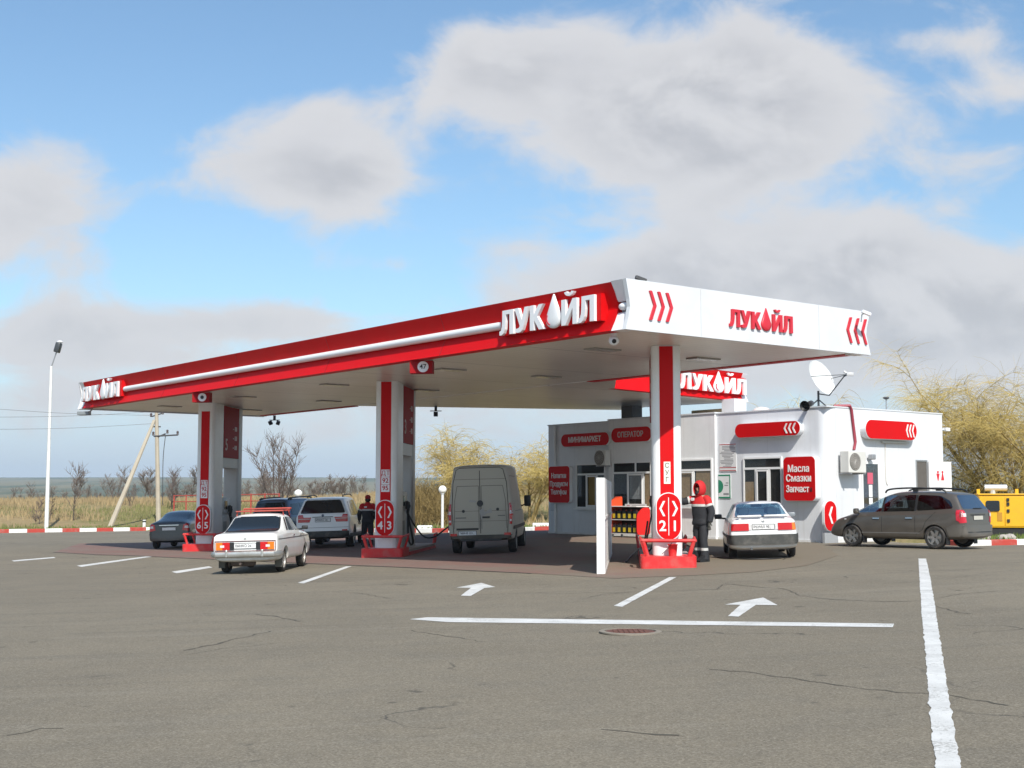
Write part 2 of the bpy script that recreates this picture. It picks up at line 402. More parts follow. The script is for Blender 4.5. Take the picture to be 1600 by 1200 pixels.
# pink paving under the canopy
def paving_mat():
    m = bpy.data.materials.new('pink_pavers'); m.use_nodes = True; t = m.node_tree; N = NT(t); b = t.nodes['Principled BSDF']
    co = N.n('ShaderNodeTexCoord').outputs['Object']
    mp = N.n('ShaderNodeMapping'); mp.inputs['Rotation'].default_value = (0, 0, R(5)); t.links.new(co, mp.inputs[0])
    br = N.n('ShaderNodeTexBrick', {'Scale': 5.0, 'Mortar Size': .03, 'Color1': (.245, .130, .105, 1), 'Color2': (.20, .112, .092, 1), 'Mortar': (.13, .10, .085, 1)})
    t.links.new(mp.outputs[0], br.inputs['Vector'])
    big = N.noise(co, .5, 6, .65, .3); mid = N.noise(co, 3, 6, .6)
    c = N.mix(N.m('MULTIPLY', N.ramp(big, .36, .66), .62), br.outputs['Color'], (.175, .150, .125))
    c = N.mix(N.m('MULTIPLY', N.ramp(mid, .5, .8), .45), c, (.115, .095, .08))
    sx_ = N.n('ShaderNodeSeparateXYZ', {0: co}).outputs[0]
    worn = N.m('MULTIPLY', N.ramp(N.m('ADD', N.m('MULTIPLY', sx_, .22), N.m('MULTIPLY', big, 2.4)), 0.9, 2.5), .95)
    c = N.mix(worn, c, N.mix(N.noise(co, 30, 4, .7), (.125, .105, .075), (.21, .178, .13)))
    t.links.new(c, b.inputs['Base Color']); b.inputs['Roughness'].default_value = .85; b.inputs['Specular IOR Level'].default_value = .25
    bn = N.n('ShaderNodeBump', {'Strength': .3, 'Distance': .01, 'Height': br.outputs['Fac']}); t.links.new(bn.outputs[0], b.inputs['Normal'])
    return m
def sheet(poly, lift, step=.6, edge=0.0, seed=1):
    """a thin sheet that follows the ground; poly in world xy"""
    bm = bmesh.new(); pts = []
    m = len(poly); rr = random.Random(seed)
    for i in range(m):
        a = Vector(poly[i]); b = Vector(poly[(i + 1) % m]); L = (b - a).length; k = max(1, int(L / (step if edge == 0 else .07 if L < 40 else .3)))
        nrm = Vector((a.y - b.y, b.x - a.x)) / max(L, 1e-6)
        for j in range(k):
            p = a.lerp(b, j / k)
            if edge and j: p += nrm * edge * (noise.noise(Vector((p.x * 4.5, p.y * 4.5, seed))) + .6 * (rr.random() - .5))
            pts.append(p)
    f = bm.faces.new([bm.verts.new((p.x, p.y, 0)) for p in pts])
    xs_ = [p.x for p in pts]; ys_ = [p.y for p in pts]
    for ax_, lo, hi in ((0, min(xs_), max(xs_)), (1, min(ys_), max(ys_))):
        k = int((hi - lo) / step)
        for i in range(1, k + 1):
            co = [0, 0, 0]; no = [0, 0, 0]; co[ax_] = lo + (hi - lo) * i / (k + 1); no[ax_] = 1
            bmesh.ops.bisect_plane(bm, geom=bm.verts[:] + bm.edges[:] + bm.faces[:], plane_co=co, plane_no=no)
    bmesh.ops.triangulate(bm, faces=bm.faces[:])
    for v in bm.verts: v.co.z = lot(v.co.x, v.co.y) + lift
    for f in bm.faces:
        f.normal_update()
        if f.normal.z < 0: f.normal_flip()
    return bm
def g2(px, py): p = G(px, py); return (p.x, p.y)
front = [(84, 863), (200, 868), (310, 873), (470, 880), (640, 887), (830, 896), (960, 904), (1090, 899), (1180, 894), (1260, 884), (1310, 868)]
poly = [g2(*p) for p in front] + [(BC.x - .6, BC.y - 1.6), (BC.x - 8, BC.y + 9), (2, 58), (-10, 62), (-19, 58)]
b = MB(); b.bm(sheet(poly, .006, .7)); struct(b, 'pink_paving', paving_mat())
# concrete gutter along the paving's front
gut = mat('gutter_concrete', (.06, .055, .05), .9, var=.2)
b = MB(); gp = [Vector(g2(*p)) for p in front[:6]]
b.bm(sheet([tuple(p) for p in gp] + [tuple(p + Vector((.02, -.16))) for p in gp[::-1]], .010, 1.0)); struct(b, 'gutter', gut)

# painted lines
def paint_mat():
    m = bpy.data.materials.new('road_paint'); m.use_nodes = True; t = m.node_tree; N = NT(t); b = t.nodes['Principled BSDF']
    co = N.n('ShaderNodeTexCoord').outputs['Object']
    c = N.mix(N.ramp(N.noise(co, 2.5, 6, .65), .3, .7), (.50, .495, .475), (.64, .635, .61))
    sp = N.m('MULTIPLY', N.ramp(N.m('ADD', N.m('MULTIPLY', N.noise(co, 34, 5, .75), .7), N.m('MULTIPLY', N.noise(co, 1.7, 4, .6), .4)), .57, .68), .8)
    c = N.mix(sp, c, (.25, .24, .215))
    t.links.new(c, b.inputs['Base Color']); b.inputs['Roughness'].default_value = .7
    bn = N.n('ShaderNodeBump', {'Strength': .3, 'Distance': .01, 'Height': N.noise(co, 60, 3, .7)}); t.links.new(bn.outputs[0], b.inputs['Normal'])
    return m
PAINT = paint_mat()
LINES = [([(640, 968), (668, 965), (1397, 975), (1395, 980.5), (700, 972.5)], .004),
         ([(465, 911), (474.5, 912), (550, 885), (541, 885)], .004), ([(959, 947), (972, 948.5), (1057, 902), (1046, 902)], .006),
         ([(120, 884), (127, 886), (238, 870), (231, 869)], .004), ([(18, 876), (22, 877.5), (87, 872), (84, 870.5)], .004),
         ([(268, 893.5), (276, 896), (332, 887), (326, 885)], .004),
         ([(720, 931), (735.5, 931.5), (757, 919), (774, 917.5), (752, 911), (713, 918.5), (736, 918.8)], .004),
         ([(1137.5, 963), (1154, 964), (1181, 945.5), (1215, 946), (1192.5, 934), (1132.5, 945), (1157, 945.5)], .004),
         ([(1435, 873), (1437, 910), (1440, 960), (1446, 1020), (1450, 1080), (1455, 1130), (1463, 1210), (1482, 1400), (1540, 1400), (1503, 1210), (1490, 1130), (1481, 1080), (1472, 1020), (1463, 960), (1455, 910), (1447, 873)], .014)]
for i, (pl, e) in enumerate(LINES):
    b = MB(); b.bm(sheet([g2(*p) for p in pl], .005, .5, e, i)); struct(b, 'painted_line' if len(pl) != 7 else 'painted_arrow', PAINT)
# open cracks and tar seams in the asphalt
CR = [[(800, 921), (850, 918), (905, 917.5), (985, 917), (1000, 921)], [(908, 936), (940, 929), (985, 925), (1120, 921), (1131, 912)], [(1131, 912), (1180, 917), (1225, 920), (1250, 931), (1300, 937), (1380, 940), (1440, 939), (1500, 958), (1540, 960)],
      [(1440, 939), (1500, 928), (1600, 921)], [(1110, 1045), (1180, 1052), (1300, 1070), (1400, 1082), (1480, 1086), (1600, 1106)], [(285, 1017), (330, 1008), (380, 996), (430, 985)],
      [(640, 985), (690, 993), (765, 1004)], [(225, 928), (280, 926), (330, 923)], [(400, 960), (430, 963), (475, 972)], [(1380, 912), (1480, 905), (1600, 889)], [(520, 925), (560, 927), (615, 936)], [(940, 1140), (1000, 1146), (1090, 1152)], [(10, 1150), (70, 1138), (130, 1140)]]
b = MB()
for i, c in enumerate(CR):
    w = .011 + .007 * (i % 3); pts = []
    rr = random.Random(i)
    for p, q in zip(c, c[1:]):
        A, B_ = Vector(g2(*p)), Vector(g2(*q)); k = max(1, int((B_ - A).length / .12))
        for j in range(k): pts.append(A.lerp(B_, j / k) + Vector((rr.uniform(-1, 1), rr.uniform(-1, 1))) * .035)
    vs, fs = [], []
    for j, p in enumerate(pts):
        d = (pts[min(j + 1, len(pts) - 1)] - pts[max(j - 1, 0)]); nrm = Vector((-d.y, d.x)).normalized() * w * rr.uniform(.15, 1)
        for q in (p + nrm, p - nrm): vs.append((q.x, q.y, lot(q.x, q.y) + .0025))
    fs = [(2 * j, 2 * j + 1, 2 * j + 3, 2 * j + 2) for j in range(len(pts) - 1)]
    b.add(vs, fs)
struct(b, 'asphalt_cracks', mat('crack', (.068, .060, .046), .95, var=.3))
# manhole
mp = G(985, 988); th = thing('manhole_cover', 'rusty round cast iron manhole cover set in the asphalt', 'manhole cover', (mp.x, mp.y, mp.z))
iron = mat('rusty_iron', (.12, .05, .035), .8, var=.35, vs=20)
b = MB(); b.lathe([(.30, .0), (.30, .012)], 36)
for i in range(-4, 5):
    for j in range(-4, 5):
        if i * i + j * j < 14: b.box(i * .062 - .022, i * .062 + .022, j * .062 - .022, j * .062 + .022, .012, .022)
b.build('lid', iron, th, 30)
b = MB(); b.lathe([(.315, 0), (.315, .02), (.38, .016), (.38, 0)], 36); b.build('rim', mat('manhole_ring', (.22, .19, .15), .9, var=.3, vs=15), th, 30)

# kerbs
def kerb_mat():
    m = bpy.data.materials.new('painted_kerb'); m.use_nodes = True; t = m.node_tree; N = NT(t); b = t.nodes['Principled BSDF']
    uv = N.n('ShaderNodeAttribute', attribute_name='run').outputs['Fac']
    st = N.m('GREATER_THAN', N.m('FRACT', N.m('MULTIPLY', uv, .5)), .5)
    co = N.n('ShaderNodeTexCoord').outputs['Object']
    c = N.mix(st, (.42, .05, .035), (.76, .75, .72))
    c = N.mix(N.m('MULTIPLY', N.ramp(N.noise(co, 3, 5, .7), .45, .75), .4), c, (.33, .28, .24))
    t.links.new(c, b.inputs['Base Color']); b.inputs['Roughness'].default_value = .8
    return m
KM = kerb_mat()
def kerb(x0, x1, h, off=0.0):
    pts = [Vector((x0 + (x1 - x0) * i / 400, ykerb(x0 + (x1 - x0) * i / 400) + off)) for i in range(401)]
    vs, fs, run = [], [], []; L = 0
    for i, p in enumerate(pts):
        if i: L += (p - pts[i - 1]).length
        d = (pts[min(i + 1, 400)] - pts[max(i - 1, 0)]).normalized(); nn = Vector((-d.y, d.x)); z = lot(p.x, p.y - .05)
        for q, zz in ((p - nn * .12, z - .1), (p - nn * .12, z + h - .02), (p - nn * .09, z + h), (p + nn * .16, z + h), (p + nn * .16, z - .1)):
            vs.append((q.x, q.y, zz)); run.append(L)
    fs = [(i * 5 + k, i * 5 + k + 1, i * 5 + 6 + k, i * 5 + 5 + k) for i in range(400) for k in range(4)]
    fs = [f[::-1] for f in fs]
    b = MB(); b.add(vs, fs); o = struct(b, 'kerb', KM)
    at = o.data.attributes.new('run', 'FLOAT', 'POINT'); at.data.foreach_set('value', run)
kerb(-45, 4.2, .21); kerb(12.6, 40, .16)

# ------------------------------------------------------------------ canopy
def PZ(px, py, z): d = ray(px, py); t = (z - EYE.z) / d.z; return EYE + d * t
ZB, ZT = 5.12, 6.14
CA = PZ(974, 513.5, ZB); CA.z = 0
CW = 8.0; CLN = 31.4
def cl(p): q = Vector((p[0], p[1], 0)) - CA; return q.dot(V), q.dot(U)     # world -> canopy x (along V), y (along U)
def canL(px, py, x=0.0):                                                    # pixel on the long front face -> (y, z)
    d = ray(px, py); t = (CA + V * x - EYE).dot(V) / d.dot(V); p = EYE + d * t; return (p - CA).dot(U), p.z
def canS(px, py):
    d = ray(px, py); t = (CA - EYE).dot(U) / d.dot(U); p = EYE + d * t; return (p - CA).dot(V), p.z
soff = bpy.data.materials.new('soffit_panels'); soff.use_nodes = True
def _s():
    t = soff.node_tree; N = NT(t); b = t.nodes['Principled BSDF']; co = N.n('ShaderNodeTexCoord').outputs['Object']
    sp = N.n('ShaderNodeSeparateXYZ', {0: co})
    l1 = N.m('LESS_THAN', N.m('FRACT', N.m('MULTIPLY', sp.outputs[1], 1 / 3.9)), .012)
    l2 = N.m('LESS_THAN', N.m('FRACT', N.m('MULTIPLY', sp.outputs[0], 1 / .30)), .05)
    c = N.mix(N.ramp(N.noise(co, .5, 5, .6), .3, .7), (.64, .595, .53), (.71, .665, .60))  # warm light bounced up from the paving is mixed into this colour
    c = N.mix(N.m('MULTIPLY', l2, .42), c, (.25, .23, .2)); c = N.mix(N.m('MULTIPLY', l1, .75), c, (.12, .11, .1))
    t.links.new(c, b.inputs['Base Color']); b.inputs['Roughness'].default_value = .33
_s()
can = thing('filling_station_canopy', 'long flat red and white canopy over the pumps carried on three white pillars', 'canopy', (CA.x, CA.y, 0), HEAD)
b = MB(); b.box(.30, CW - .30, .12, CLN - .12, ZB + .02, ZB + .10); b.build('soffit', soff, can)
b = MB(); b.box(.30, CW - .30, .12, CLN - .12, ZB + .105, ZT - .12); b.build('roof_deck', mat('roof_sheet', (.4, .4, .4), .6), can)
prof = [(0, ZB), (.02, ZB + .03), (.20, ZB + .47), (.20, ZB + .53), (.02, ZT - .03), (0, ZT), (.32, ZT + .0), (.32, ZB)]
b = MB(); b.prism(prof, .36, CLN - .36); b.build('front_fascia', RED, can)
b = MB(); b.prism([(CW - x, z) for x, z in prof], .36, 9.9); b.build('back_fascia', RED, can); b = MB(); b.prism([(CW - x, z) for x, z in prof], cl(PZ(566, 635, ZB))[1] + .2, CLN - .36); b.build('back_fascia', RED, can)
# pressed joints between the fascia sheets
b = MB()
for y in (6.6, 12.2, 17.8, 23.4):
    b.prism([(-.006, ZB + .0), (.194, ZB + .47), (.194, ZB + .53), (-.006, ZT), (.004, ZT), (.204, ZB + .53), (.204, ZB + .47), (.004, ZB)], y, y + .012)
b.build('fascia_joint', mat('joint_red', (.25, .01, .012), .5), can)
for x0, sg in ((0, 1), (CW, -1)):
    for y0, y1 in ((.0, .36), (CLN - .36, CLN)):
        b = MB()
        top = [(-.015, ZT + .012), (.10, ZT - .20), (.165, ZT - .36), (.20, ZT - .41), (.33, ZT - .41), (.33, ZT + .012)]
        bot = [(-.015, ZB - .012), (.10, ZB + .20), (.165, ZB + .34), (.20, ZB + .38), (.33, ZB + .38), (.33, ZB - .012)]
        b.prism([(x0 + sg * x, z) for x, z in top], y0, y1); b.prism([(x0 + sg * x, z) for x, z in bot], y0, y1)
        b.ball((x0 + sg * .2, (y0 + y1) / 2, ZB + .50), .11, sc=(.9, 1.3, .75))
        b.build('corner_cap', WHITE, can, 40)
# the white short face
def shortface(x0, x1): return [(x0 - .02, ZB - .02), (x1 + .06, ZB - .02), (x1 - .02, ZB + .22), (x1 - .10, ZB + .46), (x1 - .08, ZB + .62), (x1 - .0, ZB + .84), (x1 + .04, ZT + .015), (x0 - .0, ZT + .015), (x0 + .09, ZB + .62), (x0 + .11, ZB + .46), (x0 + .05, ZB + .2)]
b = MB(); b.prism(shortface(-.01, CW + .01), -.10, .0); b.build('end_face', mat('white_cladding', (.63, .645, .66), .35, var=.015, dirt=(.50, .48, .45), ds=1.1, da=.35), can)
b = MB(); b.prism(shortface(-.01, CW + .01), CLN + .0, CLN + .10); b.build('far_end_face', WHITEP, can)
b = MB()
for px in (1090, 1274):
    x = canS(px, 500)[0]; b.box(x - .006, x + .006, -.104, -.099, ZB, ZT)
b.build('panel_seam', mat('seam_grey', (.45, .45, .46), .6), can)
# lettering
GL = {'Л': (.74, [(0, 0), (0, .16), (.08, .19), (.13, .34), (.15, .6), (.16, 1), (.74, 1), (.74, 0), (.54, 0), (.54, .83), (.34, .83), (.33, .5), (.29, .22), (.22, .07), (.12, 0)]),
      'У': (.74, [(0, 1), (.21, 1), (.39, .48), (.53, 1), (.74, 1), (.50, .28), (.42, .09), (.30, .01), (.16, 0), (.05, .02), (.05, .17), (.16, .17), (.24, .20), (.28, .27)]),
      'К': (.70, [(0, 0), (0, 1), (.20, 1), (.20, .62), (.44, 1), (.67, 1), (.37, .54), (.70, 0), (.46, 0), (.20, .42), (.20, 0)]),
      'И': (.74, [(0, 0), (0, 1), (.20, 1), (.20, .36), (.54, 1), (.74, 1), (.74, 0), (.54, 0), (.54, .64), (.20, 0)])}
def drop_outline(n=30):
    out = [(.36, 1.34)]
    for i in range(n + 1):
        a = R(22 - i / n * 224)
        out.append((.36 + .37 * math.cos(a), .36 + .37 * math.sin(a)))
    return out
def drop_solid(mb, T, depth):
    """a bulging drop: outline rings drawn in towards a raised middle"""
    o = drop_outline(); c = Vector((.36, .36)); vs, fs = [], []; n = len(o)
    for k, (s_, h) in enumerate(((1, 0), (1, .45), (.93, .75), (.75, .95), (.45, 1.08), (.1, 1.12))):
        for p in o: q = c + (Vector(p) - c) * s_; vs.append((q.x, -h * depth, q.y))
    for k in range(5):
        for i in range(n): j = (i + 1) % n; fs.append((k * n + i, k * n + j, (k + 1) * n + j, (k + 1) * n + i))
    fs.append(tuple(range(5 * n, 6 * n)))
    mb.add(vs, fs, T)
def logo(T, width, H, depth, m, parent, mdrop=None, accent=None):
    word = ['Л', 'У', 'К', 'o', 'И', 'Л']; gap = .07
    tot = sum(GL[c][0] if c != 'o' else .74 for c in word) + gap * 5; sx_ = width / (tot * H)
    x = -tot / 2; S = T @ Matrix.Diagonal((H * sx_, 1, H, 1)); b = MB(); d = MB(); e = MB()
    for c in word:
        if c == 'o':
            drop_solid(d, S @ Matrix.Translation((x, 0, -.02)), depth)
            arc = [(x + .36 + r * math.cos(a), .36 + r * math.sin(a)) for r, rng in ((.30, range(13)), (.25, range(12, -1, -1))) for a in [R(150 + 95 * i / 12) for i in rng]]
            e.prism(arc, -depth * 1.16, -depth * .8, S); x += .74 + gap
        else:
            w, o = GL[c]; b.prism([(x + p, q) for p, q in o], -depth, 0, S)
            if c == 'И' and 'Л' in word:
                arc = [(x + .37 + r * math.cos(a), 1.33 + r * math.sin(a) * .9) for r, rng in ((.24, range(9)), (.12, range(8, -1, -1))) for a in [R(195 + 150 * i / 8) for i in rng]]
                b.prism(arc, -depth, 0, S)
            x += w + gap
    b.build('lettering', m, parent); dd = d.build('drop_emblem', mdrop or m, parent, 40)
    if accent: e.build('highlight_line', accent, dd)
SOFTRED = mat('sign_red', (.55, .02, .035), .4, var=.06)
MX = lambda rz, x, y, z: Matrix.Translation((x, y, z)) @ Matrix.Rotation(rz, 4, 'Z')
y0 = canL(786, 510)[0]; y1 = canL(934, 485)[0]; zl = canL(860, 512)[1]
b = MB(); b.box(-.02, .19, y1 - .12, y0 + .05, ZB + .24, ZT - .20); b.build('logo_backing', RED, can)
logo(MX(-PI / 2, -.03, (y0 + y1) / 2, ZB + .24), abs(y0 - y1), .56, .075, WHITE, can, None, SOFTRED)
ya = canL(188, 610)[0]; yb = canL(131, 620)[0]
b = MB(); b.box(-.02, .19, ya - .15, yb + .05, ZB + .24, ZT - .20); b.build('logo_backing', RED, can)
logo(MX(-PI / 2, -.03, (ya + yb) / 2, ZB + .24), abs(yb - ya), .56, .075, WHITE, can, None, SOFTRED)
b = MB(); b.tube([(.10, y0 + .05, ZB + .50), (.10, ya - .25, ZB + .50)], .095, 14); b.ball((.10, ya - .25, ZB + .50), .095, n=8)
b.build('white_rail', WHITE, can, 40)
xa, xb = canS(1133, 500)[0], canS(1231, 505)[0]
logo(MX(0, (xa + xb) / 2, -.102, ZB + .28), xb - xa, .39, .05, SOFTRED, can)
def chevron(mb, x, z, w, h, t, sg, T, d0, d1):
    p = [(0, h / 2), (t, h / 2), (w, 0), (t, -h / 2), (0, -h / 2), (w - t, 0)]
    mb.prism(roundpoly([(x + sg * a, z + c) for a, c in p], t * .25, 2), d1, d0, T)
b = MB()
for px in (1008, 1021, 1034): chevron(b, canS(px, 480)[0], ZB + .53, .21, .62, .08, 1, Matrix(), -.102, -.135)
for px in (1324, 1335.5, 1347): chevron(b, canS(px, 518)[0] + .03, ZB + .53, .21, .62, .08, -1, Matrix(), -.102, -.135)
b.build('chevron_marks', SOFTRED, can)
# light boxes recessed in the soffit
bx = mat('lamp_box', (.34, .32, .29), .4)
for i in range(5):
    for x in (2.3, 5.7):
        y = 3.2 + i * 6.2; b = MB(); b.box(x - .42, x + .42, y - .2, y + .2, ZB - .012, ZB + .018); o = b.build('ceiling_light', bx, can)
        b = MB(); b.box(x - .36, x + .36, y - .15, y + .15, ZB - .018, ZB - .013); b.build('lens', mat('lamp_lens', (.42, .40, .36), .2), o)
# the wing that joins the canopy to the shop; its lettered face runs from the canopy's back edge (K) to the free corner (P3)
K = Vector(cl(PZ(962, 607, ZB))); P3 = Vector(cl(PZ(1169, 627.5, ZB))); P2 = cl(PZ(985, 641, ZB)); P1 = (CW - .3, cl(PZ(566, 635, ZB))[1])
wing = thing('shop_wing_canopy', 'red edged canopy wing over the shop front, raised white letters on its face', 'canopy wing', (CA.x, CA.y, 0), HEAD)
WL = (P3 - K).length; WT = Matrix.Translation((K.x, K.y, 0)) @ Matrix.Rotation(math.atan2(P3.y - K.y, P3.x - K.x), 4, 'Z')
far_ = WT @ Vector((WL - .05, 4.6, 0))
b = MB(); b.prism([(CW - .3, K.y - 2.56), tuple(WT @ Vector((.0, .04, 0)))[:2], tuple(WT @ Vector((WL - .05, .10, 0)))[:2], (far_.x, far_.y), P2, P1], ZB + .004, ZB + .018, plane='xy'); b.build('soffit', soff, wing)
b = MB(WT); b.prism([(x, z) for x, z in prof], .0, WL - .32, plane='yz'); b.build('fascia', RED, wing)
b = MB(); b.prism([tuple(WT @ Vector((.4, .36, 0)))[:2], tuple(WT @ Vector((WL - .36, .36, 0)))[:2], tuple(WT @ Vector((WL - .36, 4.5, 0)))[:2], P2, P1], ZB + .085, ZT - .1, plane='xy'); b.build('roof_deck', MATS['roof_sheet'], wing)
b = MB(WT); b.prism([(-.015, ZB - .012), (.12, ZB + .25), (.18, ZB + .40), (.18, ZB + .62), (.12, ZB + .8), (-.015, ZT + .012), (.45, ZT + .012), (.45, ZB - .012)], WL - .32, WL, plane='yz'); b.build('corner_cap', WHITE, wing)
b = MB(WT); b.box(WL - .30, WL - .02, .451, 4.5, ZB, ZT); b.build('side_fascia', WHITEP, wing)
n_ = WT.to_3x3() @ Vector((0, -1, 0)); RC = Matrix.Rotation(HEAD, 3, 'Z'); nw = RC @ n_; ow = CA + RC @ Vector((K.x, K.y, 0)); xw = RC @ (WT.to_3x3() @ Vector((1, 0, 0)))
def wface(px, py): d = ray(px, py); p = EYE + d * ((ow - EYE).dot(nw) / d.dot(nw)); return (p - ow).dot(xw)
wa, wb_ = wface(1060, 600), wface(1163, 604)
b = MB(WT); b.box(wa - .15, wb_ + .10, -.02, .19, ZB + .22, ZT - .2); b.build('logo_backing', RED, wing)
logo(WT @ MX(0, (wa + wb_) / 2, -.025, ZB + .22), wb_ - wa, .56, .07, WHITE, wing, None, SOFTRED)

# ------------------------------------------------------------------ pillars, islands and pumps
LANE = -R(5)
PW = mat('pillar_white', (.78, .78, .77), .38, var=.03, dirt=(.5, .46, .42), ds=1.2, da=.3)
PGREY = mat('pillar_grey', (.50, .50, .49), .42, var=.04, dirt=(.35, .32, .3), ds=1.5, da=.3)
PRICE = mat('price_red', (.30, .008, .012), .6, var=.06, spec=.12)
FAINT = mat('faded_letter', (.5, .36, .34), .5)
PIL = [(1043, 29.9, '2', '1', 'white pillar with red stripe whose oval sign reads 2 and 1', '2'), (602, 39.2, '4', '3', 'white pillar with red stripe whose oval sign reads 4 and 3', '3'), (318.5, 48.3, '6', '5', 'white pillar with red stripe whose oval sign reads 6 and 5', '5')]
PPOS = []
for px, Y, n1_, n2_, lab, big in PIL:
    p = D(px, 800, Y); z0 = lot(p.x, p.y) + .02; h = ZB + .015 - z0; PPOS.append((p.x, p.y, z0))
    t = thing('canopy_pillar', lab, 'pillar', (p.x, p.y, z0), LANE, 'pillars under the canopy')
    b = MB(); b.prism(roundpoly([(-.33, 1.2), (-.33, .10), (-.22, 0), (.22, 0), (.33, .10), (.33, 1.2)], .10, 4), .0, h, plane='xy'); b.build('front_pillar', PW, t, 30)
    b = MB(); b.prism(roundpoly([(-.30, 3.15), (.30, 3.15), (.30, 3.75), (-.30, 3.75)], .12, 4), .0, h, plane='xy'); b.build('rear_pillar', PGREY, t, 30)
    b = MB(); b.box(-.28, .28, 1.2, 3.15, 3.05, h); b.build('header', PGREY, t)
    b = MB(); b.box(-.155, .155, -.014, .05, 1.5, h - (.02 if big != '5' else .32)); b.build('red_stripe', RED, t)
    for s in (-1, 1):
        o = MB().box(*sorted((s * .28, s * .325)), 1.22, 3.13, 3.42, h - .03).build('price_board', PRICE, t)
        T = MX(s * PI / 2, s * .33, 2.15, 4.0); b = MB(); text(b, big, .62, T @ Matrix.Translation((-.62 * 1, 0, -.1)), .01, .01)
        for k in range(3): 
            b.box(.18, .30, -.004, .004, .52 - .36 * k, .56 - .36 * k, T); b.box(.40, .52, -.004, .004, .47 - .36 * k, .64 - .36 * k, T); b.box(.56, .68, -.004, .004, .47 - .36 * k, .64 - .36 * k, T)
        b.build('price_lettering', FAINT, o)
    rim = MB(); rim.prism(rounded(.575, 1.075, .29, 9, .02, 1.125), -.17, -.02); so_ = rim.build('number_sign', WHITE, t)
    b = MB(); b.prism(rounded(.535, 1.035, .268, 9, .02, 1.125), -.178, -.165); b.build('sign_face', RED, so_)
    b = MB(); b.box(.012, .028, -.186, -.172, .70, 1.55); T = MX(0, .02, -.180, 0)
    text(b, n1_, .33, T @ Matrix.Translation((-.135, 0, .90)), .012, .020); text(b, n2_, .33, T @ Matrix.Translation((.135, 0, .90)), .012, .020)
    for s in (-1, 1):
        pp = [(0, .17), (.05, .17), (.135, 0), (.05, -.17), (0, -.17), (.085, 0)]
        b.prism([(.02 + s * (.075 + a), 1.30 + c) for a, c in pp], -.188, -.172)
    b.build('sign_digits', WHITE, so_)
    if n1_ == '2':
        o = MB().box(-.075, .075, -.024, -.012, 1.86, 2.36).build('fuel_plate', mat('plate_cream', (.78, .74, .62), .5), t); b = MB()
        for k, c in enumerate('СУГ'): text(b, c, .15, MX(0, 0, -.028, 2.27 - .16 * k), .006, .0)
        b.build('fuel_lettering', BLACK, o)
    else:
        o = MB().box(-.125, .125, -.024, -.012, 1.90, 2.56).build('fuel_plate', WHITE, t); b = MB()
        for k, c in enumerate(('ДТ', '92', '95')): text(b, c, .19, MX(0, 0, -.028, 2.45 - .22 * k), .006, .004 if k == 0 else .02); b.box(-.125, .125, -.027, -.0235, 2.335 - .22 * k, 2.345 - .22 * k) if k < 2 else None
        b.build('fuel_lettering', mat('letter_red', (.45, .015, .02), .5), o)

CONC = mat('island_concrete', (.42, .38, .36), .85, var=.12, dirt=(.45, .2, .18), ds=2, da=.4)
ILAB = ['pump island with faded red kerb under the pillar numbered 2 and 1', 'pump island with red kerb under the pillar numbered 4 and 3', 'pump island with red kerb under the pillar numbered 6 and 5']
for i, (x, y, z) in enumerate(PPOS):
    t = thing('pump_island', ILAB[i], 'pump island', (x, y, z - .03), LANE, 'red kerbed pump islands')
    b = MB(); b.prism(roundpoly([(-.62, -.55), (.62, -.55), (.62, .75), (-.62, .75)], .12, 4), 0, .27, plane='xy'); b.build('red_kerb_block', REDP, t, 40)
    b = MB(); b.box(-.60, .60, .76, 6.2, 0, .20); b.build('plinth_slab', CONC, t)
    b = MB(); b.box(-.625, -.603, .77, 6.15, 0, .13); b.box(.603, .625, .77, 6.15, 0, .13); b.build('red_side_strip', REDP, t)
    b = MB(); r = .032
    b.tube([(-.60, -.44, .62), (.60, -.44, .62)], .042, 10)
    for s in (-1, 1): b.tube([(s * .56, -.44, .60), (s * .46, -.40, .26)], .045, 8); b.tube([(s * .60, -.44, .62), (s * .62, .55, .66)], r, 8); b.tube([(s * .62, .55, .66), (s * .50, .58, .26)], r, 8)
    b.build('crash_rail', REDP, t, 40)
    b = MB(); b.tube([(.62, 5.6, .22), (.66, 5.6, .52), (.66, 6.1, .55), (.60, 6.1, .22)], r, 8); b.tube([(-.62, 5.6, .22), (-.66, 5.6, .52), (-.66, 6.1, .55), (-.60, 6.1, .22)], r, 8); b.build('rear_rail', REDP, t, 40)
DISP = mat('pump_shell', (.55, .56, .55), .4, var=.05, dirt=(.3, .28, .26), da=.3)
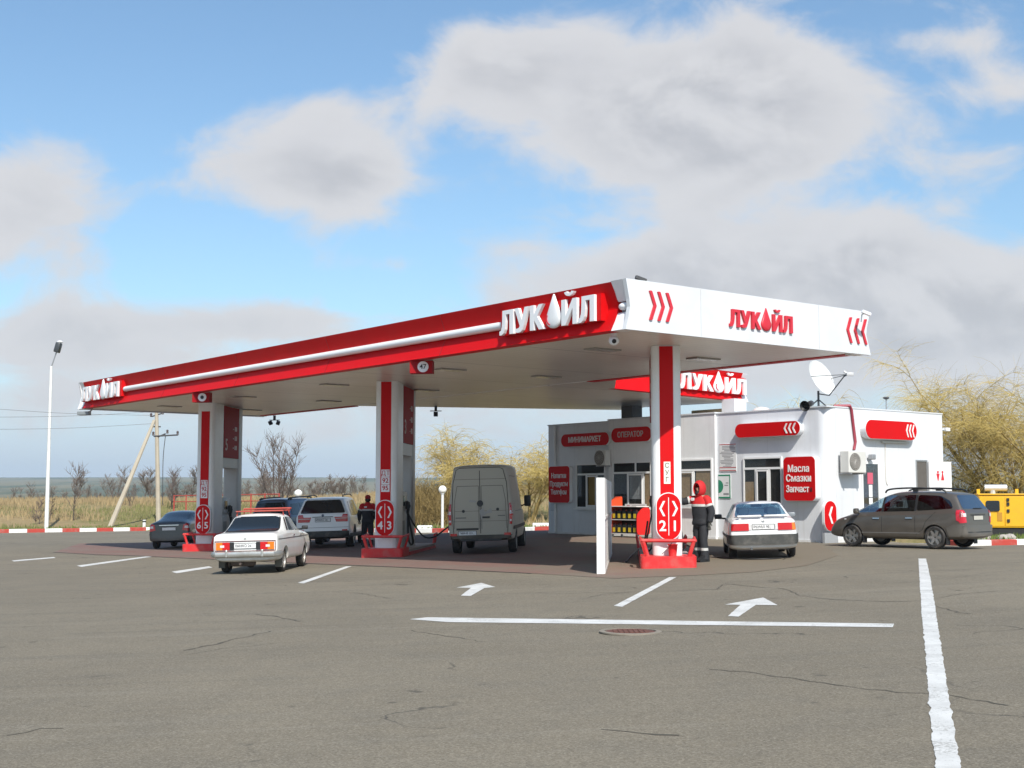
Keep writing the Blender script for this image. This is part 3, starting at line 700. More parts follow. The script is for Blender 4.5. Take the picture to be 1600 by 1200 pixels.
for i, lab in ((1, 'grey fuel pump with black hoses between the pillars numbered 4 and 3'), (2, 'grey fuel pump under the price board with a 5'), (0, 'gas dispenser behind the pillar numbered 2 and 1')):
    x, y, z = PPOS[i]; p = Vector((x, y, 0)) + Vector((math.sin(-LANE), math.cos(LANE), 0)) * 1.95
    t = thing('fuel_pump', lab, 'fuel pump', (p.x, p.y, z + .17), LANE, 'fuel pumps on the islands')
    b = MB(); b.box(-.24, .24, -.45, .45, 0, 1.05, bev=.02); b.box(-.20, .20, -.42, .42, 1.05, 1.15); b.box(-.25, .25, -.48, .48, 1.15, 1.75, bev=.03); b.build('housing', DISP, t, 40)
    b = MB(); b.box(.245, .262, -.30, .05, 1.30, 1.62); b.box(-.262, -.245, -.30, .05, 1.30, 1.62); b.build('display', DARKGLASS, t)
    b = MB(); b.box(.245, .256, -.38, .0, .35, .85); b.build('dust_panel', mat('pump_panel', (.28, .29, .29), .5), t)
    for s in (-1, 1):
        for k in (.18, .36):
            b = MB(); b.tube([(s * .27, k, 1.45), (s * .34, k, 1.30), (s * .30, k, 1.12), (s * .31, k + .02, 1.0)], [.03, .04, .035, .02], 8); b.box(s * .3 - .05, s * .3 + .05, k - .035, k + .035, 1.2, 1.42); n_o = b.build('nozzle', BLACK, t, 40)
            b = MB(); pts = [(s * .31, k + .02, 1.0), (s * .40, k + .05, .55), (s * .46, k + .10, .18), (s * .38, k + .2, .08), (s * .28, k + .3, .3), (s * .25, k + .34, 1.0)]
            b.tube(curve(pts) if 'curve' in globals() else pts, .018, 8); b.build('hose', BLACK, t, 60)

# ------------------------------------------------------------------ the shop
BZ = .24
OB = .09
BASEG = mat('plinth_grey', (.30, .31, .32), .8, var=.1)
WALLG = mat('wall_grey', (.60, .615, .63), .5, var=.015, dirt=(.48, .48, .47), ds=.8, da=.25)
WALLW = mat('wall_white', (.80, .80, .79), .5, var=.015, dirt=(.62, .60, .57), ds=.8, da=.25)
def panel_wall(name, col):
    m = bpy.data.materials.new(name); m.use_nodes = True; t = m.node_tree; N = NT(t); b = t.nodes['Principled BSDF']; co = N.n('ShaderNodeTexCoord').outputs['Object']
    sp = N.n('ShaderNodeSeparateXYZ', {0: co}); run = N.m('ADD', sp.outputs[0], sp.outputs[1])
    l1 = N.m('LESS_THAN', N.m('FRACT', N.m('MULTIPLY', run, 1 / 1.19)), .006); fine = N.m('SINE', N.m('MULTIPLY', run, 2 * PI / .10))
    c = N.mix(N.ramp(N.noise(co, .9, 6, .65), .35, .7), col, tuple(x * .93 for x in col))
    st = N.n('ShaderNodeMapping'); st.inputs['Scale'].default_value = (5, 5, .5); t.links.new(co, st.inputs[0])
    low = N.ramp(sp.outputs[2], 1.2, -.1)
    c = N.mix(N.m('MULTIPLY', N.ramp(N.noise(st.outputs[0], 1.0, 5, .6), .50, .8), N.m('ADD', N.m('MULTIPLY', low, .35), .16)), c, (.42, .39, .35))
    c = N.mix(N.m('MULTIPLY', l1, .5), c, (.35, .35, .35))
    t.links.new(c, b.inputs['Base Color']); b.inputs['Roughness'].default_value = .42
    bn = N.n('ShaderNodeBump', {'Strength': .12, 'Distance': .003, 'Height': fine}); t.links.new(bn.outputs[0], b.inputs['Normal'])
    return m
PWG = panel_wall('grey_wall_panels', (.70, .715, .735)); PWW = panel_wall('white_wall_panels', (.78, .78, .775)); PWB = panel_wall('sunlit_wall_tone', (.65, .66, .675))
shop = thing('shop_building', 'low white filling station shop with flat roof and red signs on its walls', 'building', (BC.x, BC.y, BZ), HEAD)
RW = wallR(1471, 650)[0]; YS = wallL(1120, 700)[0]; YO = wallL(954, 700)[0]; YE = wallL(857, 700)[0]
ZTOP = 4.44 - BZ
cr = [(.38 - .38 * math.cos(R(a)), .38 - .38 * math.sin(R(a))) for a in range(0, 91, 10)]
b = MB(); b.prism([(0, YS - .01)] + cr + [(RW, 0), (RW, 9), (0, 9)], 0.0, ZTOP, plane='xy'); b.build('corner_block', PWG, shop, 30)
# right hand wall's sunlit look is put into a separate colour: a skin 6 mm proud of the block
# toilets doorway: the skin stops round it
DT0, DT1 = wallR(1431, 760)[0], wallR(1449, 760)[0]; DTZ = wallR(1440, 721)[1] - BZ
b = MB(); b.box(.39, DT0, -.012, -.001, 0, ZTOP); b.box(DT1, RW + .012, -.012, -.001, 0, ZTOP); b.box(DT0, DT1, -.012, -.001, DTZ, ZTOP); b.build('sunlit_side_skin', PWB, shop)
b = MB(); b.box(-.03, RW + .03, -.03, 9.1, ZTOP, ZTOP + .04); b.build('roof', WALLG, shop)
b = MB(); b.box(-OB, 5, YS, YO, 0, ZTOP + .02); b.build('operator_block', PWW, shop)
b = MB(); b.box(-OB - .03, 5.05, YS - .03, YO + .03, ZTOP + .02, ZTOP + .07); b.build('operator_roof', WALLG, shop)
b = MB(); b.box(0, 5, YO + .001, YE, 0, ZTOP - .02); b.build('market_block', PWG, shop)
b = MB(); b.box(-.03, 5.03, YO + .031, YE + .03, ZTOP - .02, ZTOP + .02); b.build('market_roof', WALLG, shop)
b = MB(); b.box(-.02, -.002, .5, YS - .02, .0, .10); b.box(.40, RW, -.035, -.013, 0, .16); b.box(-OB - .02, -OB - .002, YS, YO, 0, .10); b.box(-.02, -.002, YO + .05, YE, 0, .10); b.build('base_trim', mat('trim_white', (.7, .7, .69), .6, dirt=(.4, .37, .33), da=.5), shop)
b = MB(); b.tube([(-.05, YE - .45, .1), (-.05, YE - .45, ZTOP - .05)], .05, 8); b.build('downpipe', WHITE, shop, 40)
FRAME = mat('window_frame_white', (.76, .76, .75), .35, var=.02)
PANE = glassmat('shop_glass', (.80, .82, .82), .985, .02)
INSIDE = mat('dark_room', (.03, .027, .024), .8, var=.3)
CURT = mat('brown_curtain', (.45, .32, .19), .9, var=.35, vs=12); YCURT = mat('yellow_curtain', (.42, .26, .05), .9, var=.3, vs=12); NET = mat('net_curtain', (.34, .35, .36), .9, var=.35, vs=14)
def window(px0, px1, py0, py1, off, bars, transom, curtains=(), sash=None, bars_t=()):
    """px/py: outer corners as seen in the photo -> a framed window standing in the wall; bars = fractions of the width (0 left .. 1 right as seen)"""
    ya, za = wallL(px0, py0, off); yb_, zb_ = wallL(px1, (py0 + py1) / 2, off); _, zc = wallL(px0, py1, off)
    w = abs(ya - yb_); T = Matrix.Translation((-off, (ya + yb_) / 2, zc - BZ)) @ Matrix.Rotation(-PI / 2, 4, 'Z'); h = za - zc
    fr = MB(); t_ = .055
    fr.box(-w / 2, w / 2, -.05, .0, 0, t_, T); fr.box(-w / 2, w / 2, -.05, 0, h - t_, h, T); fr.box(-w / 2, -w / 2 + t_, -.05, 0, t_, h - t_, T); fr.box(w / 2 - t_, w / 2, -.05, 0, t_, h - t_, T)
    zt = h * transom; fr.box(-w / 2 + t_, w / 2 - t_, -.047, 0, zt - .035, zt + .035, T)
    for q in bars: fr.box(-w / 2 + w * q - .035, -w / 2 + w * q + .035, -.046, 0, t_, zt - .035, T)
    for q in bars_t: fr.box(-w / 2 + w * q - .03, -w / 2 + w * q + .03, -.046, 0, zt + .035, h - t_, T)
    fr.box(-w / 2 - .06, w / 2 + .06, -.14, -.052, -.05, -.002, T)
    o = fr.build('window', FRAME, shop)
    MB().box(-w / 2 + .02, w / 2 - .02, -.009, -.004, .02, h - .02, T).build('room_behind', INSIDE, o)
    for q0, q1, z0, z1, m in curtains:
        c = MB(); n = 24; x0 = -w / 2 + w * q0; x1 = -w / 2 + w * q1
        vs = []
        for i in range(n + 1):
            x = x0 + (x1 - x0) * i / n; d = -.020 + .005 * math.sin(i * 1.9)
            vs += [(x, d, h * z0), (x, d, h * z1)]
        c.add(vs, [(2 * i, 2 * i + 2, 2 * i + 3, 2 * i + 1) for i in range(n)], T); c.build('curtain', m, o, 60)
    MB().add([(-w / 2 + .03, -.031, .03), (w / 2 - .03, -.031, .03), (w / 2 - .03, -.031, h - .03), (-w / 2 + .03, -.031, h - .03)], [(0, 1, 2, 3)], T).build('pane', PANE, o)
    if sash:
        q0, q1 = sash; s_ = MB(); x0 = -w / 2 + w * q0; x1 = -w / 2 + w * q1
        for k in ((x0, x0 + .05, .06, zt - .05), (x1 - .05, x1, .06, zt - .05), (x0 + .05, x1 - .05, .06, .12), (x0 + .05, x1 - .05, zt - .10, zt - .05)): s_.box(k[0], k[1], -.075, -.055, k[2], k[3], T)
        s_.build('sash', FRAME, o)
window(901, 947, 725, 794, .0, (.36, .72), .76, [(.42, .70, .03, .74, YCURT)], sash=(.38, .71))
window(958, 1019, 722, 794, OB, (.40, .80), .76, [(.43, .78, .2, .74, NET), (.83, .97, .03, .74, CURT)], sash=(.41, .79), bars_t=(.6,))
window(1061, 1114, 718, 792, OB, (.46,), .77, [(.05, .38, .03, .75, CURT), (.52, .96, .03, .75, CURT)], sash=(.03, .45))
window(1162, 1223, 715, 791, .0, (.33, .68), .77, [(.04, .26, .03, .5, CURT)], sash=(.36, .66))
# doors in the right hand wall
def rbox(mb, px0, px1, py0, py1, d0, d1):
    x0, _ = wallR(px0, (py0 + py1) / 2); x1, _ = wallR(px1, (py0 + py1) / 2); xm = (px0 + px1) / 2; z0 = wallR(xm, py1)[1] - BZ; z1 = wallR(xm, py0)[1] - BZ
    mb.box(min(x0, x1), max(x0, x1), d0, d1, z0, z1); return x0, x1, z0, z1
b = MB(); x0, x1 = wallR(1345, 760)[0], wallR(1373, 760)[0]; z1 = wallR(1359, 721)[1] - BZ
b.box(x0, x0 + .07, -.05, -.012, .15, z1); b.box(x1 - .07, x1, -.05, -.012, .15, z1); b.box(x0 + .07, x1 - .07, -.05, -.012, z1 - .08, z1); b.box(x0 + .07, x1 - .07, -.05, -.012, .15, .55)
dr = b.build('glass_door', FRAME, shop)
MB().box(x0 + .071, x1 - .071, -.018, -.013, .55, z1 - .08).build('door_room', mat('door_brown', (.07, .035, .02), .6, var=.4, vs=4), dr)
MB().box(x0 + .071, x1 - .071, -.034, -.030, .55, z1 - .08).build('door_pane', PANE, dr)
b = MB(); b.tube([(x1 - .04, -.06, z1 * .48), (x1 - .04, -.10, z1 * .5), (x1 - .04, -.06, z1 * .55)], .012, 6); b.build('handle', GREYM, dr)
b = MB(); xm = (x0 + x1) / 2; b.box(xm - .16, xm + .12, -.038, -.0345, z1 * .72, z1 * .86); b.build('pink_notice', mat('notice_pink', (.55, .10, .15), .6), dr)
b = MB(); b.box(xm - .10, xm + .08, -.038, -.0345, z1 * .56, z1 * .71); b.box(xm - .10, xm + .08, -.038, -.0345, z1 * .47, z1 * .55); b.build('white_notice', WHITE, dr)
b = MB(); b.box(DT0 + .01, DT1 - .01, -.010, -.0015, .01, DTZ - .01); o = b.build('toilet_doorway', mat('doorway_dark', (.10, .09, .08), .8, var=.3), shop)
b = MB(); b.box(DT0, DT0 + .05, -.03, -.0125, .16, DTZ + .05); b.box(DT1 - .05, DT1, -.03, -.0125, .16, DTZ + .05); b.box(DT0 + .05, DT1 - .05, -.03, -.0125, DTZ, DTZ + .05); b.build('door_frame', GREYM, o)
Td = Matrix.Translation((DT1, -.04, .12)) @ Matrix.Rotation(R(-12), 4, 'Z'); lw = .98
b = MB(); b.box(0, lw, -.05, 0, 0, DTZ - .12, Td); ld = b.build('toilet_door', WHITEP, shop)
b = MB(); b.box(.06, lw - .06, -.056, -.0505, .10, .14, Td); b.box(.06, lw - .06, -.056, -.0505, DTZ - .28, DTZ - .24, Td); b.box(.06, .1, -.056, -.0505, .14, DTZ - .28, Td); b.box(lw - .1, lw - .06, -.056, -.0505, .14, DTZ - .28, Td); b.build('door_moulding', WHITE, ld)
b = MB(); ri = SOFTRED
for k, s in ((.38, 1), (.58, -1)):
    zc = DTZ * .76; b.prism([(k + .04 * math.cos(a), zc + .16 + .04 * math.sin(a)) for a in [i * PI / 5 for i in range(10)]], -.06, -.0505, Td)
    b.prism([(k - .07, zc + s * .11), (k + .07, zc + s * .11), (k + .015, zc - s * .13), (k - .015, zc - s * .13)], -.06, -.0505, Td)
b.build('toilet_symbol', ri, ld)

# ---- signs on the left face; local x runs to the right as seen, -y towards the viewer
def lroot(px, py, off, name, label, cat, group=None):
    y, z = wallL(px, py, off); p = BC + U * y - V * off; return thing(name, label, cat, (p.x, p.y, z), HEAD - PI / 2, group)
def rroot(px, py, off, name, label, cat, group=None):
    x, z = wallR(px, py, off); p = BC + V * x - U * off; return thing(name, label, cat, (p.x, p.y, z), HEAD, group)
def lsize(px0, px1, py0, py1, off):
    pm = (py0 + py1) / 2; xm = (px0 + px1) / 2; return abs(wallL(px0, pm, off)[0] - wallL(px1, pm, off)[0]), abs(wallL(xm, py0, off)[1] - wallL(xm, py1, off)[1])
def rsize(px0, px1, py0, py1, off):
    pm = (py0 + py1) / 2; xm = (px0 + px1) / 2; return abs(wallR(px0, pm, off)[0] - wallR(px1, pm, off)[0]), abs(wallR(xm, py0, off)[1] - wallR(xm, py1, off)[1])
def lightbox(root, w, h, r, depth):
    MB().prism(rounded(w, h, r, 8), 0, depth).build('light_box', WHITE, root, 40)
    MB().prism(rounded(w - .03, h - .03, r - .01, 8), -.014, -.0005).build('sign_face', RED, root)
LETW = mat('letter_white', (.78, .76, .74), .4)
t = lroot(913.5, 687, .20, 'shop_sign', 'long red rounded sign reading МИНИМАРКЕТ on the grey wall', 'sign'); w, h = lsize(876, 951, 677, 698, .2); lightbox(t, w, h, h / 2, .19)
b = MB(); text(b, 'МИНИМАРКЕТ', h * .55, MX(0, 0, -.02, 0), .012, .022, wide=.93); b.build('lettering', LETW, t)
t = lroot(986, 679, .29, 'shop_sign', 'long red rounded sign reading ОПЕРАТОР above the service window', 'sign'); w, h = lsize(957, 1020, 667, 691, .29); lightbox(t, w, h, h / 2, .19)
b = MB(); text(b, 'ОПЕРАТОР', h * .50, MX(0, -.03, -.02, 0), .012, .012, wide=.9); b.build('lettering', mat('letter_dull', (.5, .45, .43), .5), t)
t = lroot(873.5, 757, .16, 'shop_sign', 'upright red sign listing Напитки Продукты Телефон at the shop\'s far corner', 'sign'); w, h = lsize(857, 890, 728, 786, .16); lightbox(t, w, h, .14, .15)
b = MB()
for k, s in enumerate(('Напитки', 'Продукты', 'Телефон')): text(b, s, .27, MX(0, 0, -.02, h * .23 - k * h * .22), .012, .012, wide=.82)
b.build('lettering', LETW, t)
t = lroot(1249, 748, .24, 'shop_sign', 'big red rounded sign listing Масла Смазки Запчаст beside the right window', 'sign'); w, h = lsize(1225, 1275, 713, 783, .24); lightbox(t, w, h, .16, .23)
b = MB()
for k, s in enumerate(('Масла', 'Смазки')): text(b, s, .30, MX(0, -.02, -.02, h * .22 - k * h * .215), .012, .016, wide=.92)
text(b, 'Запчаст', .29, MX(0, -.07, -.02, -h * .235), .012, .016, wide=.80); b.build('lettering', LETW, t)
b = MB(); text(b, 'и', .24, MX(0, .455, -.018, -h * .235), .006, .02, wide=.8); b.build('missing_letter_mark', mat('letter_gone', (.10, .006, .008), .7), t)
t = lroot(1198, 671, .20, 'arrow_sign', 'long red oval sign with three white chevrons above the shop window', 'sign'); w, h = lsize(1147, 1249, 660, 683, .2); lightbox(t, w, h, h / 2, .19)
b = MB(); 
for k in range(3): chevron(b, w * .26 + k * .17 + .16, 0, .15, h * .68, .06, -1, Matrix(), -.014, -.03)
b.build('chevron_marks', LETW, t)
t = rroot(1393, 672, .24, 'arrow_sign', 'long red oval sign with three white chevrons on the bright side wall', 'sign'); w, h = rsize(1352, 1432, 658, 688, .24); lightbox(t, w, h, h / 2, .23)
b = MB()
for k in range(3): chevron(b, w * .29 + k * .16 + .10, 0, .14, h * .68, .055, -1, Matrix(), -.014, -.03)
b.build('chevron_marks', LETW, t)
MB().box(-w * .1, w * .42, .14, .20, -h / 2 - .10, -h / 2 - .05).build('cable_tray', mat('tray_grey', (.5, .5, .48), .5), t)
b = MB(); b.tube(curve([(-.05, .21, -h / 2 - .08), (-.07, .22, -h / 2 - .7), (-.05, .22, -h / 2 - 1.3), (.02, .21, -h / 2 - 1.45)]), .012, 6); b.build('cable', mat('cable_beige', (.5, .46, .40), .7), t)
t = rroot(1297.5, 806, .10, 'arrow_sign', 'small upright red pill sign with one white chevron low on the shop corner', 'sign'); w, h = rsize(1288, 1307, 782, 830, .1); lightbox(t, w, h, w / 2, .09)
b = MB(); chevron(b, .10, .02, .20, h * .56, .08, -1, Matrix(), -.014, -.03); b.build('chevron_marks', LETW, t)
MB().box(-w * .5, w * .6, .0, .085, -h / 2 - .40, -h / 2 - .05).build('foot_panel', BASEG, t)
# notices
INK = mat('notice_ink', (.25, .25, .26), .8); REDINK = mat('notice_red_ink', (.45, .05, .06), .8); PAPER = mat('notice_paper', (.70, .70, .69), .6)
t = lroot(1137, 715, .02, 'notice_board', 'pale notice with rows of small print left of the right window', 'notice'); w, h = lsize(1124, 1150, 693, 736, .02)
MB().box(-w / 2, w / 2, 0, .017, -h / 2, h / 2).build('board', PAPER, t); b = MB(); rr = random.Random(5)
for k in range(16): q = rr.uniform(.4, .9) * w; c_ = rr.uniform(-.05, .05); b.box(c_ - q / 2, c_ + q / 2, -.002, -.0005, h * (.40 - k * .052), h * (.40 - k * .052) + .022)
b.build('small_print', INK, t); b = MB()
for z in (.48, -.36, -.47): b.box(-w * .5, w * .5, -.0025, -.0008, h * z - .012, h * z + .012)
b.build('red_rule', REDINK, t)
t = lroot(1132, 760, .02, 'notice_board', 'white poster with green border and green disc beside the hooded attendant', 'poster'); w, h = lsize(1122, 1141, 744, 781, .02)
MB().box(-w / 2, w / 2, 0, .017, -h / 2, h / 2).build('board', PAPER, t); b = MB(); gr = mat('poster_green', (.02, .22, .12), .5)
e_ = .05
b.box(-w / 2, w / 2, -.003, -.0005, h / 2 - e_, h / 2); b.box(w / 2 - e_, w / 2, -.003, -.0005, -h / 2 + e_, h / 2 - e_); b.box(-w / 2, w / 2, -.003, -.0005, -h / 2, -h / 2 + e_)
b.prism([(-w * .5 + .0, -.22)] + [(-w * .5 + .22 * math.cos(a), .0 + .22 * math.sin(a)) for a in [R(-90 + 18 * i) for i in range(11)]], -.003, -.0005)
b.build('green_print', gr, t); b = MB(); b.box(-.05, w * .35, -.003, -.0005, -h * .36, -h * .28); b.box(.0, w * .3, -.003, -.0005, .02, .05); b.box(.06, w * .32, -.003, -.0005, .10, .13); b.build('dark_print', INK, t)
t = lroot(994, 794, .42, 'notice_board', 'white leaflet board with a red emblem standing above the oil cans', 'notice'); MB().box(-.58, .50, 0, .02, -.17, .15).build('board', PAPER, t)
b = MB(); b.prism([(-.47 + p, q) for p, q in ((0, .10), (.14, .10), (.14, -.02), (.07, -.10), (0, -.02))], -.006, -.0005); b.build('red_emblem', REDINK, t)
b = MB(); [b.box(-.22, .42, -.004, -.0005, .06 - .08 * k, .09 - .08 * k) for k in range(3)]; b.build('small_print', INK, t)
# air conditioners
def aircon(t, w, h, d):
    MB().box(-w / 2, w / 2, -d, 0, -h / 2, h / 2, bev=.025).build('housing', mat('aircon_shell', (.62, .61, .57), .5, dirt=(.4, .38, .34), da=.3), t)
    fx = -w * .14; b = MB()
    for r in (.10, .16, .22, .28):
        pts = [(fx + r * .85 * math.cos(a), -d - .012, r * .85 * math.sin(a)) for a in [i * PI / 12 for i in range(25)]]; b.tube(pts, .008, 5)
    for i in range(8): a = i * PI / 8; b.tube([(fx + .25 * math.cos(a), -d - .012, .25 * math.sin(a)), (fx - .25 * math.cos(a), -d - .012, -.25 * math.sin(a))], .006, 4)
    MB().prism([(fx + .27 * math.cos(i * PI / 14), .27 * math.sin(i * PI / 14)) for i in range(28)], -d - .004, -d - .001).build('fan_opening', mat('fan_dark', (.09, .075, .06), .7), t)
    b.build('fan_guard', mat('guard_grey', (.4, .38, .35), .5), t)
    b = MB(); b.box(-w * .42, -w * .36, -d - .02, .12, -h / 2 - .04, -h / 2 - .001); b.box(w * .36, w * .42, -d - .02, .12, -h / 2 - .04, -h / 2 - .001); b.build('bracket', GREYM, t)
t = lroot(946, 715.5, .12, 'air_conditioner', 'air conditioner with dark round fan in shade beside the operator\'s block', 'air conditioner', 'wall air conditioners'); aircon(t, .56, .56, .24)
t = rroot(1326, 722, .12, 'air_conditioner', 'beige air conditioner on a bracket on the sunlit side wall', 'air conditioner', 'wall air conditioners'); aircon(t, .86, .68, .34)
t = lroot(864.5, 792, .05, 'junction_box', 'small grey box on the wall below the upright drinks sign', 'box'); MB().box(-.13, .13, -.04, .04, -.15, .13, bev=.012).build('housing', mat('box_grey', (.45, .48, .52), .5), t); MB().box(-.10, .10, -.046, -.041, -.12, .10).build('cover', mat('box_cover', (.52, .55, .58), .5), t)
# red pipe bent over the roof edge
xa_, _ = wallR(1331, 690); za_ = ZTOP + BZ
pp = BC + V * xa_ - U * .06
t = tag(MB(Matrix.Translation(pp)).tube([(-.55 * V.x + U.x * .3, -.55 * V.y + U.y * .3, za_ + .07), (-.12 * V.x, -.12 * V.y, za_ + .08), (-.06 * V.x, -.06 * V.y, za_ - .05), (.10 * V.x, .10 * V.y, za_ - 1.05), (.02 * V.x, .02 * V.y, za_ - 1.30)], .045, 8).build('bent_pipe', mat('pipe_red', (.28, .03, .05), .5), None, 40), 'thin red pipe bent over the roof edge and down the white side wall', 'pipe')
t = rroot(1357, 714, .02, 'wall_lamp', 'small grey floodlight on the wall above the glass door', 'lamp')
b = MB(); b.tube([(0, 0, 0), (0, -.08, -.02)], .02, 6); b.build('arm', GREYM, t); b = MB(); b.box(-.12, .10, -.22, -.07, -.09, .08, bev=.03); b.build('lamp_head', GREYM, t)
t = rroot(1476, 671, -.05, 'wall_camera', 'small white camera at the far end of the side wall', 'camera'); b = MB(); b.tube([(-.2, .1, 0), (.05, 0, 0)], .02, 6); b.build('arm', WHITE, t); b = MB(); b.box(-.02, .22, -.08, .08, -.06, .06, bev=.02); b.build('housing', WHITE, t)
# things on the roof
ZR = ZTOP + BZ + .04
p = D(1279, 632, 41.6); t = thing('satellite_dish', 'white satellite dish tilted up on a dark tripod on the roof corner', 'satellite dish', (p.x, p.y, ZR))
b = MB(); b.tube([(0, 0, 0), (0, 0, .55)], .035, 8)
for a in (20, 140, 260): b.tube([(.38 * math.cos(R(a)), .38 * math.sin(R(a)), .0), (0, 0, .28)], .02, 6)
b.build('tripod', mat('dark_steel', (.05, .055, .06), .5), t, 40)
aim = Vector((.62, -.68, .38)).normalized(); Q = aim.to_track_quat('Z', 'Y').to_matrix().to_4x4()
cD = Vector((.0, .02, .92)); b = MB(); n = 8; b.lathe([(.60 * i / n + 1e-4, .16 * (i / n) ** 2) for i in range(n + 1)] + [(.60 * i / n + 1e-4, .16 * (i / n) ** 2 - .012) for i in range(n, -1, -1)], 32, Matrix.Translation(cD) @ Q @ Matrix.Diagonal((1, 1, 1, 1)))
b.build('reflector', mat('dish_white', (.66, .67, .66), .55, dirt=(.5, .5, .48)), t, 60)
tip = cD + Vector((.86, -.42, .12)); b = MB()
low_ = cD + Q.to_3x3() @ Vector((0, -.58, .14)); lowp = Vector((.02, -.05, .45))
b.tube([lowp, lowp + Vector((.28, -.14, -.06)), tip + Vector((-.12, .06, -.06)), tip], .022, 6); b.tube([cD + Q.to_3x3() @ Vector((.55, .0, .14)), tip], .012, 5); b.tube([cD + Q.to_3x3() @ Vector((-.55, .0, .14)), tip], .012, 5); b.build('feed_arm', MATS['dark_steel'], t, 40)
b = MB(); b.box(-.06, .16, -.07, .07, -.05, .06, Matrix.Translation(tip), bev=.015); b.tube([tip, tip + Vector((-.12, .05, .10))], .04, 8); b.build('receiver', mat('lnb_grey', (.5, .5, .5), .4), t, 40)
p = D(1262, 637, 40.9); t = thing('loudspeaker', 'black horn loudspeaker pointing outwards from the roof edge', 'loudspeaker', (p.x, p.y, ZR - .02))
Th = Matrix.Translation((0, -.05, .08)) @ Vector((-.55, -.72, -.22)).to_track_quat('Z', 'Y').to_matrix().to_4x4()
b = MB(); b.lathe([(.04, -.12), (.06, .0), (.09, .12), (.17, .24), (.16, .245), (.07, .1)], 20, Th); b.build('horn', BLACK, t, 40); b = MB(); b.lathe([(.07, -.30), (.09, -.26), (.09, -.13), (.05, -.12)], 14, Th); b.tube([(0, 0, -.06), (0, -.04, .05)], .02, 6); b.build('driver', mat('dark_grey', (.05, .05, .055), .5), t, 40)
p = D(1385, 640, 46); t = thing('roof_mast', 'thin grey mast with a small cap standing on the shop roof', 'mast', (p.x, p.y, ZR)); b = MB(); b.tube([(0, 0, -.05), (0, 0, .62)], .022, 6); b.build('pole', GREYM, t); b = MB(); b.lathe([(.03, .60), (.11, .64), (.11, .68), (.02, .70)], 12); b.build('cap', mat('dark_grey2', (.06, .06, .06), .5), t)
p = D(1108, 645, 47.5); t = thing('insulation_block', 'rough yellowish insulation block lying on the roof under the lettered wing', 'block', (p.x, p.y, ZR), HEAD)
b = MB(); b.box(-.15, .55, -.75, .75, 0, .34, bev=.02); b.build('block', mat('rockwool', (.48, .42, .26), .95, var=.3, vs=18, bump=.6), t)
for px, lab, wd_, m in ((1147, 'pale stub pillar carrying the lettered wing above the roof', .62, WALLG), (987, 'dark grey stub pillar between the roof and the canopy wing', .52, mat('stub_dark', (.13, .13, .13), .6))):
    yy_ = 46.4 if px > 1100 else 50.0; p = D(px, 640, yy_); t = thing('roof_pillar', lab, 'pillar', (p.x, p.y, ZR - .02), HEAD); b = MB(); b.box(-wd_ / 2, wd_ / 2, -.3, .3, 0, ZB - ZR + .02); b.build('shaft', m, t); b = MB(); b.box(-wd_ / 2 - .05, wd_ / 2 + .05, -.35, .35, -.0, .04); b.build('foot_plate', GREYM, t)
p = D(1190, 640, 46.5); t = thing('roof_ventilator', 'small pale domed ventilator on the roof beside the lettered wing', 'ventilator', (p.x, p.y, ZR - .02)); b = MB(); b.lathe([(.30, 0), (.36, .12), (.34, .26), (.22, .36), (.03, .40)], 20); b.build('dome', mat('dome_pale', (.62, .55, .52), .5, var=.15), t, 50); b = MB(); b.lathe([(.38, 0), (.38, .03)], 20); b.build('collar', SOFTRED, t)

# ---- cameras and lamps on the canopy
def clamp_lamp(px, py, z, lab, name='floodlight', sc=1.0, rz=0):
    p = PZ(px, py, z); t = thing(name, lab, 'floodlight' if name == 'floodlight' else 'camera', (p.x, p.y, z), rz); return t
for px, py, lab in ((429, 650, 'black pair of floodlights hanging from the canopy edge near the price board'), (681, 635, 'black floodlight hanging from the canopy edge left of the van')):
    t = clamp_lamp(px, py, ZB, lab); b = MB(); b.box(-.05, .05, -.05, .05, -.16, .02); b.box(-.22, .22, -.025, .025, -.19, -.16); b.build('bracket', mat('lamp_black', (.03, .035, .05), .5), t)
    for s in ((-1, 1) if px < 500 else (0,)):
        b = MB(); b.box(-.13, .13, -.08, .08, -.17, .10, Matrix.Translation((s * .17, -.05, -.28)) @ Matrix.Scale(.62, 4) @ Matrix.Rotation(R(35), 4, 'X') @ Matrix.Rotation(R(20 * s), 4, 'Y'), bev=.02); b.build('lamp_head', MATS['lamp_black'], t)
p = D(135, 641, 51.3); t = thing('floodlight', 'grey floodlight under the far left end of the canopy', 'floodlight', (p.x, p.y, ZB)); b = MB(); b.tube([(.25, 0, .0), (.15, 0, -.12), (0, 0, -.15)], .03, 6); b.build('bracket', GREYM, t); b = MB(); b.box(-.32, .15, -.15, .15, -.26, -.12, bev=.02); b.build('lamp_head', mat('lamp_grey', (.20, .22, .23), .4), t)
for px, py, y, lab in ((1001, 437, 27.2, 'small camera on an arm at the canopy\'s near top corner'), (1353, 490, 31.0, 'small white camera at the canopy\'s far right top corner')):
    p = D(px, py, y); t = thing('security_camera', lab, 'camera', p); b = MB(); b.tube([(-.12, 0, -.20), (-.10, -.02, -.02), (0, -.03, .0)], .015, 6); b.build('arm', GREYM, t); b = MB(); b.box(-.14, .12, -.06, .02, -.03, .05, Matrix.Rotation(R(25), 4, 'Z') @ Matrix.Rotation(R(15), 4, 'Y'), bev=.015); b.build('housing', mat('cam_dark', (.06, .06, .06), .5) if px < 1100 else WHITE, t)
